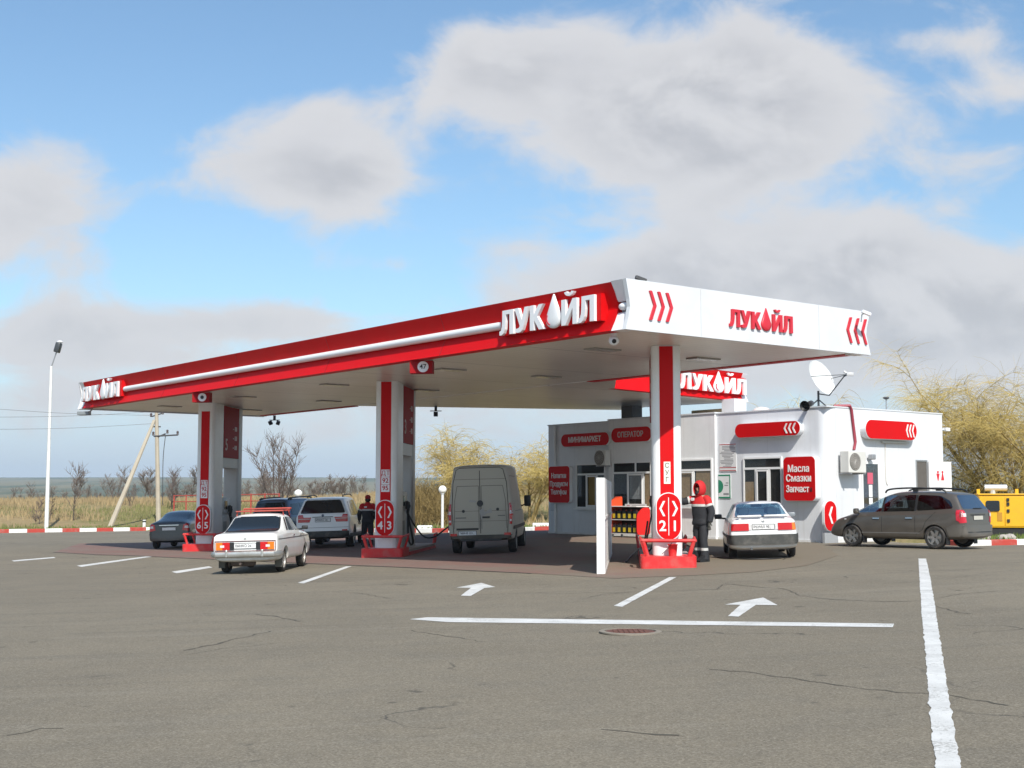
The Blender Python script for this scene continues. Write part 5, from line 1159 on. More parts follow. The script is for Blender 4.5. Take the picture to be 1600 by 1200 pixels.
seam(c, [(-.76, 1.28), (.76, 1.28)], 'rear', .010, 'panel_crease', MATS['van_crease'])
for sg in (1, -1):
    f = (lambda q: q) if sg > 0 else mir
    o = c.part('tail_lamp', LRED, [(f(rect(.865, .975, .88, 1.50)), 'rear')], off=.006, th=.02, step=.05); c.part('clear_lens', LCLR, [(f(rect(.875, .975, 1.18, 1.28)), 'rear'), (f(rect(.875, .975, .96, 1.02)), 'rear')], o, off=.027, th=.003, step=.05)
    c.part('reflector', LRED, [(f(rect(.70, .90, .555, .63)), 'rear')], off=.045, th=.012)
def disc(y, z, r, n=14): return [(y + r * math.cos(2 * PI * i / n), z + r * math.sin(2 * PI * i / n)) for i in range(n)]
c.part('badge', TRIM, [(disc(0, 1.50, .095), 'rear')], off=.01, th=.01); c.part('lock_cap', TRIM, [(disc(.50, 1.28, .045), 'rear'), (disc(-.52, 1.32, .045), 'rear')], off=.008, th=.006)
c.part('door_handle', BLACK, [(rect(-.29, -.06, 1.07, 1.115), 'rear')], off=.008, th=.03, r=.02); c.part('plate_recess', GR, [(rect(.06, .72, .72, .78), 'rear')], off=.006)
c.part('badge_lettering', mat('badge_grey', (.15, .145, .13), .5), [(rect(.42, .74, 1.07, 1.10), 'rear'), (rect(-.74, -.52, 1.12, 1.145), 'rear')], off=.006, th=.004)
c.plate(.63, 'Т809НВ 123', off=.02, yc=.39, size=.08)
c.part('bumper', mat('van_bumper', (.075, .068, .055), .8, dirt=(.2, .17, .13), da=.6), [(rect(-.97, .97, .42, .575), 'rear')], off=.0, th=.05, step=.07, r=.03); MB().box(-3.03, -2.90, -.62, .62, .40, .46, bev=.015).build('tow_step', TRIM, c.root)
c.both('door_window', DARKGLASS, [(.55, 1.35), (1.55, 1.30), (1.05, 1.98), (.55, 2.0)], r=.05)
seam(c, [(-2.4, 1.25), (.4, 1.25)], 'right', .02, 'side_rub_strip', MATS['van_crease']); seam(c, [(-2.5, .7), (-2.5, 2.3), (-.7, 2.3), (-.7, .7)], 'right', .014); seam(c, [(.45, .7), (.45, 2.2)], 'right', .014); c.both('side_strip', TRIM, rect(-2.8, 2.3, .72, .82), off=.006, th=.02)
c.mirror(1.25, 1.52, .98, BLACK, (.12, .22, .36)); b = MB(); b.box(-2.5, -2.2, .985, 1.0, .95, 1.15); b.build('fuel_flap', VP, c.root)
DUSTW = mat('dust_wipe', (.36, .34, .31), .7)
c.part('wiped_patch', DUSTW, [([(.02, 1.30), (-.10, 1.36), (-.14, 1.24), (-.32, 1.36), (-.36, 1.22), (-.20, 1.20), (-.08, 1.12), (-.02, 1.0)], 'rear'), ([(.1, 1.58), (.3, 1.62), (.34, 1.55), (.14, 1.53)], 'rear')], off=.0035)

# 5 --- grey people carrier, three quarter view
KP = carpaint('brown_grey_paint', (.105, .092, .078), metal=.4, da=.5, dz0=1.1, dust=(.17, .145, .115), rough=.32)
c = Car('people_carrier', 'dark brownish grey people carrier with roof rails parked beside the shop\'s side wall', 'car', 1519, 858, R(-43), (4.54, 1.80, 1.66), 
        [(-2.24, -2.20, -1.92, .36, .76, 1.04, .80, 1.55, .58), (-2.12, -2.12, -1.72, .26, .86, 1.06, .86, 1.62, .62), (-1.35, -1.35, -1.3, .24, .90, 1.04, .87, 1.655, .66), (-.3, -.3, -.3, .24, .905, 1.00, .88, 1.66, .67), (.45, .5, .10, .24, .905, .98, .88, 1.62, .65), (1.0, 1.05, .62, .24, .90, .95, .86, 1.42, .62), (1.55, 1.5, 1.38, .24, .88, .92, .82, 1.06, .62), (2.05, 2.0, 1.9, .26, .82, .80, .74, .84, .52), (2.27, 2.2, 2.1, .34, .68, .62, .60, .64, .45)], KP, .5, xo=-.35, scale=.945)
c.arch(-1.36, .375, .58, .32); c.arch(1.34, .375, .58, .32)
RWP = [(-.70, 1.14), (.70, 1.14), (.565, 1.53), (-.565, 1.53)]
A1 = [(.36, 1.04), (1.22, 1.01), (.70, 1.36), (.36, 1.50)]; A2 = [(-.72, 1.07), (.28, 1.045), (.28, 1.52), (-.72, 1.535)]; A3 = [(-1.92, 1.15), (-.80, 1.075), (-.80, 1.535), (-1.48, 1.51), (-1.80, 1.36)]
c.cut(roundpoly(RWP, .08), 'len', -6, 3); c.cut(roundpoly(A1, .05), 'side'); c.cut(A2, 'side'); c.cut(roundpoly(A3, .08), 'side'); c.apply()
KG1 = glassmat('car_glass_clear', (.70, .85, .85), .95, .02); KG2 = glassmat('car_glass_tinted', (.07, .08, .09), .95, .02); KG3 = glassmat('car_glass_rear', (.30, .30, .30), .86, .05)
c.both('window', KG1, A1, off=.004, r=.05); c.both('window', KG2, A2, off=.004, r=.03); c.both('quarter_window', KG2, A3, off=.004, r=.08); c.part('rear_window', KG3, [(RWP, 'rear')], off=.004, r=.08)
c.part('windscreen', KG1, [([(-.62, 1.06), (.62, 1.06), (.55, 1.52), (-.55, 1.52)], 'front')], off=.004)
c.both('pillar_trim', GASK, rect(.285, .355, 1.045, 1.50), off=.005); c.both('pillar_trim', GASK, rect(-.795, -.725, 1.075, 1.53), off=.005)
c.seats((-.45, .45), .75, 1.34); MB().box(-1.9, 1.3, -.72, .72, .93, .95).build('cabin_floor', MATS['cabin_dark'], c.root); MB().box(.98, 1.25, -.7, .7, .9, 1.04, bev=.04).build('dashboard', MATS['cabin_dark'], c.root)
b = MB(); b.tube([(.92 + .07 * math.cos(a) * .4, .36 + .18 * math.cos(a), 1.02 + .17 * math.sin(a)) for a in [i * PI / 10 for i in range(21)]], .014, 6); b.build('steering_wheel', BLACK, c.root)
KL = mat('lamp_pinkred', (.50, .02, .04), .15, coat=.5)
for sg in (1, -1):
    f = (lambda q: q) if sg > 0 else mir
    v = 'left' if sg > 0 else 'right'
    o = c.part('tail_lamp', KL, [(f([(.67, .76), (.84, .74), (.83, 1.12), (.72, 1.10)]), 'rear')], off=.006, th=.012, step=.04)
    c.part('clear_lens', LCLR, [(f(rect(.68, .83, .92, 1.02)), 'rear')], o, off=.019, th=.003, step=.04)
    c.part('side_lens', KL, [([(-2.14, .76), (-2.03, .82), (-2.02, 1.09), (-2.12, 1.12)], v)], o, off=.006, th=.008, step=.04)
KB = carpaint('bumper_grey_paint', (.12, .112, .10), metal=.4, da=.6, dz0=1.0, dust=(.19, .165, .135), rough=.4)
c.part('bumper', KB, [(rect(-.82, .82, .36, .68), 'rear')], off=.006, th=.05, step=.05, r=.05)
for v in ('left', 'right'): c.part('bumper_wrap', KB, [([(-2.26, .36), (-1.80, .36), (-1.72, .60), (-1.95, .70), (-2.24, .70)], v)], off=.003, th=.014, step=.06)
c.part('bumper_groove', TRIM, [(rect(-.70, .70, .47, .50), 'rear')], off=.058, th=.003, step=.06); c.plate(.885, '', off=.012, mt=mat('plate_dusty', (.48, .46, .40), .6)); c.part('plate_recess', TRIM, [(rect(-.40, .40, .955, .99), 'rear')], off=.004, th=.012)
c.part('wiper', BLACK, [(rect(-.35, .12, 1.145, 1.165), 'rear')], off=.012, th=.012)
b = MB()
for s in (-1, 1):
    b.tube(curve([(-1.62, s * .60, 1.60), (-1.45, s * .63, 1.69), (-.6, s * .66, 1.735), (.15, s * .64, 1.70), (.32, s * .63, 1.60)]), .026, 6); b.box(-.75, -.60, s * .65 - .025, s * .65 + .025, 1.62, 1.73)
b.build('roof_rail', BLACK, c.root, 40)
seam(c, [(.32, .32), (.32, 1.02)], 'left', .012, m=GASK); seam(c, [(-.76, .34), (-.76, 1.05)], 'left', .012, m=GASK); seam(c, [(1.28, .40), (1.36, .7), (1.30, .98)], 'left', .012, m=GASK); seam(c, [(-.78, .40), (-1.0, .55), (-1.1, .78), (-1.4, 1.05)], 'left', .012, m=GASK)
seam(c, [(-.9, .44), (1.0, .43)], 'left', .022, 'sill_strip', mat('strip_grey', (.2, .19, .18), .4)); c.handle(-.58, .87, CHROME, .22, .035); c.handle(.50, .85, CHROME, .22, .035)
c.mirror(1.10, 1.06, .86, KP, (.12, .20, .16)); c.both('side_repeater', LCLR, rect(1.55, 1.63, .80, .83), off=.008)
c.wheels(-1.36, 1.34, .325, .215, ALLOY, .785, 6); b = MB(); [b.box(-1.74, -1.72, s * .79 - .1, s * .79 + .1, .12, .36) for s in (-1, 1)]; [b.box(.94, .96, s * .79 - .1, s * .79 + .1, .12, .34) for s in (-1, 1)]; b.build('mud_flap', BLACK, c.root)

# 6 --- dark grey hatchback at the far pump
DP = carpaint('graphite_paint', (.050, .055, .058), metal=.4, da=.45, dust=(.17, .15, .125))
c = Car('hatchback_car', 'dark grey hatchback seen from behind left of the pillar numbered 6 and 5', 'car', 264, 858, R(1), (4.2, 1.68, 1.46),
        [(-2.10, -2.08, -2.0, .32, .74, .95, .72, .98, .56), (-2.0, -2.0, -1.9, .24, .81, 1.0, .77, 1.05, .58), (-1.5, -1.45, -1.25, .22, .835, 1.0, .79, 1.20, .54), (-.9, -.9, -.55, .22, .84, .98, .80, 1.44, .55), (.1, .1, .0, .22, .84, .96, .80, 1.46, .57), (.55, .6, .35, .22, .84, .95, .80, 1.44, .56), (1.15, 1.15, 1.05, .22, .83, .92, .78, .97, .6), (1.9, 1.88, 1.82, .24, .80, .82, .74, .85, .55), (2.1, 2.06, 2.0, .32, .68, .66, .62, .68, .5)], DP, .5)
c.arch(-1.25, .34, .55, .30); c.arch(1.25, .34, .55, .30); c.apply(); c.wheels(-1.25, 1.25, .30, .19, STEEL, .72, 8, True)
BG = mat('blue_dark_glass', (.02, .035, .06), .05, spec=.7, var=.3)
c.part('rear_window', BG, [([(-.60, 1.06), (.60, 1.06), (.50, 1.385), (-.50, 1.385)], 'rear')], r=.09, off=.008); c.both('window', BG, [(-1.1, 1.02), (-.1, 1.0), (-.1, 1.36), (-.65, 1.36)], r=.05); c.both('window', BG, [(0, 1.0), (.98, .98), (.40, 1.35), (0, 1.36)], r=.05)
for sg in (1, -1):
    f = (lambda q: q) if sg > 0 else mir
    o = c.part('tail_lamp', LRED, [(f([(.52, .72), (.80, .66), (.80, .97), (.70, 1.0), (.56, .92)]), 'rear')], off=.006, th=.014, step=.05); c.part('clear_lens', LCLR, [(f([(.60, .80), (.78, .79), (.78, .88), (.62, .88)]), 'rear')], o, off=.021, th=.003, step=.05); c.part('reflector', LRED, [(f(rect(.60, .74, .42, .46)), 'rear')], off=.04, th=.01)
c.part('chrome_bar', CHROME, [(rect(-.38, .38, .90, .925), 'rear')], off=.008, th=.012); c.plate(.77, '', off=.016); b = MB()
c.part('bumper', DP, [(rect(-.80, .80, .32, .60), 'rear')], off=.004, th=.05, step=.06, r=.04); c.part('under_trim', BLACK, [(rect(-.72, .72, .22, .33), 'rear')], off=.0, th=.02); c.mirror(.85, 1.02, .80, DP)

# 7 --- blue off roader further on
BP = carpaint('slate_blue_paint', (.10, .135, .20), metal=.3, da=.5, dust=(.2, .18, .16))
c = Car('suv_car', 'slate blue off roader with roof rails half hidden behind the two white cars', 'car', 424, 846, R(16), (4.4, 1.82, 1.86),
        [(-2.2, -2.18, -2.02, .45, .80, 1.12, .80, 1.70, .60), (-2.08, -2.08, -1.88, .34, .88, 1.14, .86, 1.78, .64), (-1.2, -1.2, -1.2, .32, .91, 1.12, .88, 1.80, .68), (.2, .2, .1, .32, .91, 1.10, .88, 1.80, .68), (.7, .75, .4, .32, .91, 1.08, .88, 1.74, .66), (1.2, 1.2, 1.1, .32, .90, 1.06, .86, 1.10, .64), (2.0, 1.98, 1.9, .34, .86, .95, .80, .98, .6), (2.2, 2.16, 2.1, .42, .74, .76, .70, .78, .5)], BP, .5, Y=51)
c.arch(-1.3, .40, .58, .36); c.arch(1.3, .40, .58, .36); c.apply(); c.wheels(-1.3, 1.3, .355, .23, ALLOY, .78, 5)
c.part('rear_window', DARKGLASS, [([(-.68, 1.20), (.68, 1.20), (.58, 1.68), (-.58, 1.68)], 'rear')], r=.07, off=.008)
SG = mat('sky_glass', (.06, .08, .10), .04, spec=.8, var=.3)
c.both('window', SG, [(-1.95, 1.20), (-1.2, 1.17), (-1.2, 1.64), (-1.8, 1.62)], r=.05); c.both('window', SG, [(-1.1, 1.16), (-.1, 1.15), (-.1, 1.66), (-1.1, 1.65)], r=.05); c.both('window', SG, [(0, 1.15), (.95, 1.12), (.45, 1.62), (0, 1.66)], r=.05)
for sg in (1, -1):
    f = (lambda q: q) if sg > 0 else mir
    c.part('tail_lamp', LRED, [(f(rect(.70, .85, .85, 1.18)), 'rear')], off=.006, th=.012, step=.05)
c.part('bumper', TRIM, [(rect(-.84, .84, .40, .62), 'rear')], off=.01, th=.05, step=.06, r=.03)
b = MB()
for s in (-1, 1): b.tube(curve([(-1.75, s * .60, 1.76), (-1.6, s * .62, 1.85), (0, s * .64, 1.88), (.35, s * .62, 1.78)]), .028, 6); b.box(-1.62, -1.5, s * .62 - .03, s * .62 + .03, 1.76, 1.88)
b.build('roof_rail', BLACK, c.root, 40); c.handle(.35, 1.0, BP)
# 8 --- a pale car far back, its roof showing
c = Car('distant_car', 'pale car far beyond the pumps, only its roof and windscreen showing over the saloon\'s rack', 'car', 395, 838, R(60), (4.2, 1.70, 1.46),
        [(-2.1, -2.05, -1.95, .36, .74, .95, .70, .98, .56), (-1.3, -1.3, -1.2, .24, .84, 1.0, .80, 1.03, .6), (-.9, -.9, -.5, .24, .84, .98, .8, 1.44, .56), (.3, .35, .2, .24, .84, .96, .8, 1.45, .57), (1.0, 1.0, .9, .24, .83, .93, .78, .97, .6), (2.1, 2.05, 2.0, .34, .70, .70, .64, .72, .5)], carpaint('cream_paint', (.62, .60, .54), da=.4), .5, Y=60)
c.arch(-1.25, .34, .55, .30); c.arch(1.25, .34, .55, .30); c.apply(); c.wheels(-1.25, 1.25, .30, .19, STEEL, .72, 8, True)
c.both('window', DARKGLASS, [(-1.0, 1.02), (.9, 1.0), (.25, 1.36), (-.55, 1.36)], r=.05); c.part('rear_window', DARKGLASS, [([(-.58, 1.05), (.58, 1.05), (.5, 1.38), (-.5, 1.38)], 'rear')], r=.06); c.part('windscreen', DARKGLASS, [([(-.58, 1.02), (.58, 1.02), (.5, 1.38), (-.5, 1.38)], 'front')], r=.06)

# 9 --- yellow generator on the verge
YP = mat('generator_yellow', (.72, .40, .012), .42, var=.05, dirt=(.45, .25, .03), ds=3, da=.3)
p = D(1566, 800, 43.5); zg = gz(p.x, p.y); rzg = R(-14)
t = thing('yellow_generator', 'yellow steel generator cabinet on skids behind the people carrier', 'generator', (p.x, p.y, zg), rzg)
w0, w1, z0, z1 = -.78, 2.6, .30, 1.36
b = MB(); b.box(w0, w1, -.65, .65, z0, z1, bev=.03); b.build('cabinet', YP, t, 40)
b = MB(); b.box(w0 - .03, w1 + .02, -.69, .69, z1 + .001, z1 + .05, bev=.012); b.build('roof', YP, t)
b = MB(); b.box(w0 + .02, w0 + .76, -.662, -.651, z0 + .06, z1 - .06); b.box(w0 + .80, w1 - .05, -.664, -.651, z0 + .06, z1 - .06); b.build('door_panel', YP, t)
MB().prism(rounded(.42, .34, .05, 5, w0 + .42, z1 - .35), -.70, -.663).build('window', DARKGLASS, t)
b = MB(); [b.box(w0 + .85, w0 + .93, -.70, -.664, z, z + .10) for z in (z0 + .18, z0 + .50, z0 + .72, z0 + .86)]; b.build('latch', BLACK, t)
b = MB(); b.box(w0 + .55, w0 + .70, -.675, -.663, z0 + .22, z0 + .5); b.build('control_plate', mat('gen_plate', (.45, .22, .02), .5), t)
b = MB(); b.tube([(w0 + .25, 0, z1 + .24), (w0 + .95, 0, z1 + .24)], .11, 12); b.tube([(w0 + .5, 0, z1 + .02), (w0 + .5, 0, z1 + .2)], .09, 8); b.build('silencer', mat('silver_steel', (.55, .56, .56), .4, metal=.3), t, 40)
b = MB(); [b.box(x - .05, x + .05, -.05, .05, z1 + .05, z1 + .20) for x in (w0 + .05, w0 + 1.25)]; b.build('lifting_lug', YP, t)
b = MB(); b.box(w0 + .1, w1, -.6, -.45, .02, .29); b.box(w0 + .1, w1, .45, .6, .02, .29); b.build('skid_frame', BLACK, t)
b = MB(); b.box(w0 + .3, w0 + 1.3, -.40, .40, .04, .28, bev=.04); b.build('fuel_tank', mat('tank_green', (.03, .12, .11), .5), t)

# ------------------------------------------------------------------ people
SKIN = mat('skin', (.30, .16, .11), .6, var=.08)
JRED = mat('jacket_red', (.50, .012, .014), .75, var=.15, vs=14, bump=.25, bs=18); JBLK = mat('jacket_black', (.014, .015, .019), .8, var=.3, vs=10, bump=.3, bs=16); BAND = mat('reflective_band', (.50, .50, .48), .4, var=.1); GLOVE = mat('glove', (.06, .06, .05), .8, var=.3)
def cloth_mat(name, attr):
    m = bpy.data.materials.new(name); m.use_nodes = True; t = m.node_tree; N = NT(t); b = t.nodes['Principled BSDF']; co = N.n('ShaderNodeTexCoord').outputs['Object']
    f = N.noise(co, 9, 5, .6)
    if attr:
        a = N.n('ShaderNodeAttribute', attribute_name='cloth').outputs['Fac']; lo, hi = N.m('GREATER_THAN', a, 0.0), N.m('GREATER_THAN', a, 1.0)
        c = N.mix(lo, N.mix(f, (.44, .008, .010), (.56, .014, .016)), (.48, .48, .46)); c = N.mix(hi, c, N.mix(f, (.010, .011, .015), (.024, .025, .029)))
    else:
        z = N.n('ShaderNodeSeparateXYZ', {0: co}).outputs[2]; bd = N.m('MULTIPLY', N.m('GREATER_THAN', z, .255), N.m('LESS_THAN', z, .315))
        c = N.mix(bd, N.mix(f, (.010, .011, .015), (.024, .025, .029)), (.48, .48, .46))
    t.links.new(c, b.inputs['Base Color']); b.inputs['Roughness'].default_value = .8
    bn = N.n('ShaderNodeBump', {'Strength': .5, 'Distance': .02, 'Height': N.noise(co, 13, 4, .6, .6)}); t.links.new(bn.outputs[0], b.inputs['Normal'])
    return m
JACKET = cloth_mat('work_jacket', True); TROUS = cloth_mat('work_trousers', False)
def skinned(name, pts, edges, root, parent, m, sub=2, pick=None):
    """one continuous surface grown round a skeleton; pts: name -> (position, radius)"""
    names = list(pts); me = bpy.data.meshes.new(name); me.from_pydata([pts[k][0] for k in names], [(names.index(a), names.index(b)) for a, b in edges], [])
    o = bpy.data.objects.new(name, me); COL.objects.link(o)
    bm = bmesh.new(); bm.from_mesh(me); ly = bm.verts.layers.skin.verify()
    for v, k in zip(bm.verts, names):
        r = pts[k][1]; v[ly].radius = r if isinstance(r, tuple) else (r, r); v[ly].use_root = (k == root)
    bm.to_mesh(me); bm.free()
    o.modifiers.new('k', 'SKIN').use_smooth_shade = True
    sb = o.modifiers.new('s', 'SUBSURF'); sb.levels = sub; sb.render_levels = sub
    m2 = evaluated(o); o.modifiers.clear(); o.data = m2; o.parent = parent; m2.materials.clear()
    for x in (m if isinstance(m, list) else [m]): m2.materials.append(x)
    m2.polygons.foreach_set('use_smooth', [True] * len(m2.polygons))
    m2.polygons.foreach_set('material_index', [pick(p.center) if pick else 0 for p in m2.polygons])
    o.name = name; return o
def person(label, loc, rz, k, armR, armL, stride, hood):
    """local +x is where the person faces, +y their left; arm: (elbow, wrist)"""
    t = thing('person', label, 'person', loc, rz); t.scale = (k, k, k)
    s = stride
    P = {'pel': ((0, 0, .96), .13), 'sp': ((.01, 0, 1.14), .12), 'ch': ((.01, 0, 1.34), .13), 'nk': ((.02, 0, 1.50), .052), 'hd': ((.045, 0, 1.60), (.075, .085)), 'cr': ((.04, 0, 1.70), (.075, .08)), 'nose': ((.135, 0, 1.615), .012),
         'hl': ((0, .10, .90), .10), 'hr': ((0, -.10, .90), .10), 'kl': ((s + .03, .11, .50), .065), 'kr': ((-s + .03, -.11, .50), .065), 'al': ((s * 1.2, .12, .10), .045), 'ar': ((-s * 1.2, -.12, .10), .045), 'tl': ((s * 1.2 + .16, .15, .04), .04), 'tr': ((-s * 1.2 + .16, -.15, .04), .04),
         'sl': ((0, .19, 1.41), .075), 'sr': ((0, -.19, 1.41), .075), 'el': (armL[0], .05), 'er': (armR[0], .05), 'wl': (armL[1], .032), 'wr': (armR[1], .032)}
    E = [('pel', 'sp'), ('sp', 'ch'), ('ch', 'nk'), ('nk', 'hd'), ('hd', 'cr'), ('hd', 'nose'), ('pel', 'hl'), ('pel', 'hr'), ('hl', 'kl'), ('hr', 'kr'), ('kl', 'al'), ('kr', 'ar'), ('al', 'tl'), ('ar', 'tr'), ('ch', 'sl'), ('ch', 'sr'), ('sl', 'el'), ('sr', 'er'), ('el', 'wl'), ('er', 'wr')]
    for sd, arm in (('l', armL), ('r', armR)):
        d = (Vector(arm[1]) - Vector(arm[0])).normalized(); side = d.cross(Vector((1, 0, 0))).normalized() if abs(d.x) < .8 else d.cross(Vector((0, 0, 1))).normalized(); palm = Vector(arm[1]) + d * .09
        bend = d.cross(side).normalized()
        P['p' + sd] = (tuple(palm), .030); E.append(('w' + sd, 'p' + sd))
        for i, (q, ln) in enumerate(((-.036, .065), (-.012, .080), (.012, .085), (.036, .072))):
            a = palm + side * q + d * .02; b_ = a + d * ln * .55 + bend * .012; c_ = b_ + d * ln * .35 + bend * .03
            for nm, p in (('a', a), ('b', b_), ('c', c_)): P[f'{sd}{i}{nm}'] = (tuple(p), .010)
            E += [('p' + sd, f'{sd}{i}a'), (f'{sd}{i}a', f'{sd}{i}b'), (f'{sd}{i}b', f'{sd}{i}c')]
        th = Vector(arm[1]) + d * .04 + side * -.04; P[sd + 'ta'] = (tuple(th), .011); P[sd + 'tb'] = (tuple(th + d * .05 - side * .02 + bend * .02), .010); E += [('w' + sd, sd + 'ta'), (sd + 'ta', sd + 'tb')]
    skinned('body', P, E, 'pel', t, [SKIN, GLOVE], 1, lambda c: 1 if c.z < 1.3 or abs(c.y) > .3 else 0)
    # clothes: lofted rings for the trunk and seat, tapered tubes for sleeves and legs
    def loft(mb, rings, n=24, seed=0):
        vs = []
        for z, rx, ry, xo in rings:
            for k_ in range(n):
                a = 2 * PI * k_ / n; f = 1 + .05 * noise.noise(Vector((math.cos(a) * 2.2, math.sin(a) * 2.2, z * 9 + seed)))
                vs.append((xo + rx * f * math.copysign(abs(math.cos(a)) ** .85, math.cos(a)), ry * f * math.copysign(abs(math.sin(a)) ** .85, math.sin(a)), z))
        m_ = len(rings); fs = [(r * n + k_, r * n + (k_ + 1) % n, (r + 1) * n + (k_ + 1) % n, (r + 1) * n + k_) for r in range(m_ - 1) for k_ in range(n)]
        fs += [tuple(range(n))[::-1], tuple(range((m_ - 1) * n, m_ * n))]; mb.add(vs, fs)
    def sleeve(mb, pts, rs, seed):
        P_ = curve(pts, 7); m_ = len(P_); R_ = []
        for i_ in range(m_):
            f = i_ / (m_ - 1) * (len(rs) - 1); k_ = min(int(f), len(rs) - 2); R_.append((rs[k_] + (rs[k_ + 1] - rs[k_]) * (f - k_)) * (1 + .06 * noise.noise(Vector((i_ * .8, seed, 0)))))
        mb.tube(P_, R_, 14)
    jk = MB(); cloth = []
    loft(jk, [(.83, .150, .20, 0), (.835, .158, .21, 0), (.88, .165, .215, 0), (.94, .150, .20, .005), (1.0, .145, .19, .01), (1.06, .150, .198, .012), (1.12, .153, .203, .014), (1.18, .155, .208, .015), (1.24, .153, .212, .015), (1.30, .148, .215, .012), (1.36, .138, .212, .008), (1.41, .120, .190, .005), (1.45, .098, .145, .01), (1.49, .082, .098, .015), (1.53, .075, .085, .02), (1.535, .06, .07, .02)])
    cloth += [(1.30 - v.z) / .055 for v in jk.v]
    for sd, arm in (('l', armL), ('r', armR)):
        sg = 1 if sd == 'l' else -1; n0 = len(jk.v); S = Vector((0, sg * .185, 1.405)); Ev = Vector(arm[0]); Wv = Vector(arm[1])
        sleeve(jk, [S - Vector((0, sg * .06, -.01)), S, S.lerp(Ev, .5), Ev, Ev.lerp(Wv, .5), Wv], [.075, .092, .090, .080, .073, .060], seed_ := (1 if sg > 0 else 5)); d = Ev - S
        cloth += [((v - S).dot(d) / d.length_squared - .42) / .17 for v in jk.v[n0:]]
    jo = jk.build('jacket', JACKET, t, 70); at = jo.data.attributes.new('cloth', 'FLOAT', 'POINT'); at.data.foreach_set('value', cloth)
    tr_ = MB(); loft(tr_, [(.74, .09, .13, 0), (.80, .125, .175, 0), (.88, .135, .185, 0), (.95, .13, .18, 0)], seed=3)
    for sg, q in ((1, s), (-1, -s)):
        sleeve(tr_, [(0, sg * .09, .88), (q * .5 + .015, sg * .105, .68), (q + .02, sg * .11, .48), (q * 1.1, sg * .12, .28), (q * 1.2, sg * .125, .06)], [.105, .108, .092, .088, .092], sg * 3)
    to = tr_.build('trousers', TROUS, t, 70)
    for sg, q in ((1, s), (-1, -s)):
        b = MB(); x = q * 1.2
        b.prism(roundpoly([(x - .11, .0), (x + .23, .0), (x + .24, .05), (x + .14, .095), (x + .06, .16), (x - .10, .16)], .03, 3), sg * .13 - .055, sg * .13 + .055); b.build('boot', BLACK, t, 50)
    if hood:
        b = MB(); vs, fs = [], []; n, m_ = 14, 20
        for sh in (1.0, .88):
            for i in range(n + 1):
                a = R(42) + (PI - R(42)) * i / n                      # angle from the facing direction
                for j in range(m_):
                    ph = 2 * PI * j / m_
                    r = .158 * sh; fz = 1.18 if math.sin(ph) > 0 else 1.12
                    vs.append((.035 + math.cos(a) * r * .98, math.sin(a) * math.cos(ph) * r * .92, 1.635 + math.sin(a) * math.sin(ph) * r * fz + .02 * (1 if math.sin(ph) > 0 else 0)))
        N0 = (n + 1) * m_
        for k_ in range(2):
            for i in range(n):
                for j in range(m_): j2 = (j + 1) % m_; f = (k_ * N0 + i * m_ + j, k_ * N0 + i * m_ + j2, k_ * N0 + (i + 1) * m_ + j2, k_ * N0 + (i + 1) * m_ + j); fs.append(f if k_ == 0 else f[::-1])
        for j in range(m_): j2 = (j + 1) % m_; fs.append((j, N0 + j, N0 + j2, j2))
        b.add(vs, fs); b.build('hood', JRED, t, 60)
        b = MB(); b.ball((.085, 0, 1.545), .075, sc=(1, 1.15, .8), n=10); b.build('black_scarf', JBLK, t, 60)
        b = MB(); b.prism(rounded(.09, .07, .02, 3, -.11, 1.41), .0, .02, Matrix.Translation((.165, 0, 0)) @ Matrix.Rotation(PI / 2, 4, 'Z')); b.build('name_badge', WHITE, t)
    else:
        b = MB(); b.ball((.04, 0, 1.70), .105, sc=(1.02, .95, .85), n=12); b.box(.10, .20, -.07, .07, 1.665, 1.685); b.build('cap', mat('cap_red', (.35, .012, .014), .8), t, 60)
        b = MB(); b.ball((.02, 0, 1.60), .10, sc=(1.0, .95, .75), n=10); b.build('hair', mat('dark_hair', (.02, .015, .012), .8), t, 60)
        MB().box(-.175, -.160, .03, .12, 1.345, 1.395).build('back_label', WHITE, t)
    b = MB(); [b.ball((.112, s_ * .035, 1.645), .013, n=6) for s_ in (-1, 1)]; b.build('eyes', BLACK, t, 60)
    b = MB(); b.box(.10, .125, -.028, .028, 1.566, 1.577); b.build('mouth', mat('lips', (.22, .08, .07), .6), t)
    b = MB(); [b.ball((.03, s_ * .088, 1.62), .028, sc=(.6, .4, 1.2), n=6) for s_ in (-1, 1)]; b.build('ears', SKIN, t, 60)
    return t
p = G(1096, 878)
person('person in red hood and black overalls with grey bands reaching for the near pillar', (p.x, p.y, p.z + .005), R(222), 1.06, ((.20, -.36, 1.36), (.36, -.58, 1.53)), ((-.01, .30, 1.13), (.05, .30, .90)), .03, True)
p = G(574, 855)
person('person in red cap and dark overalls standing with their back turned beside a white car', (p.x, p.y, p.z + .005), R(96), 1.05, ((.06, -.29, 1.13), (.22, -.22, .98)), ((.02, .28, 1.14), (.16, .28, .94)), .05, False)

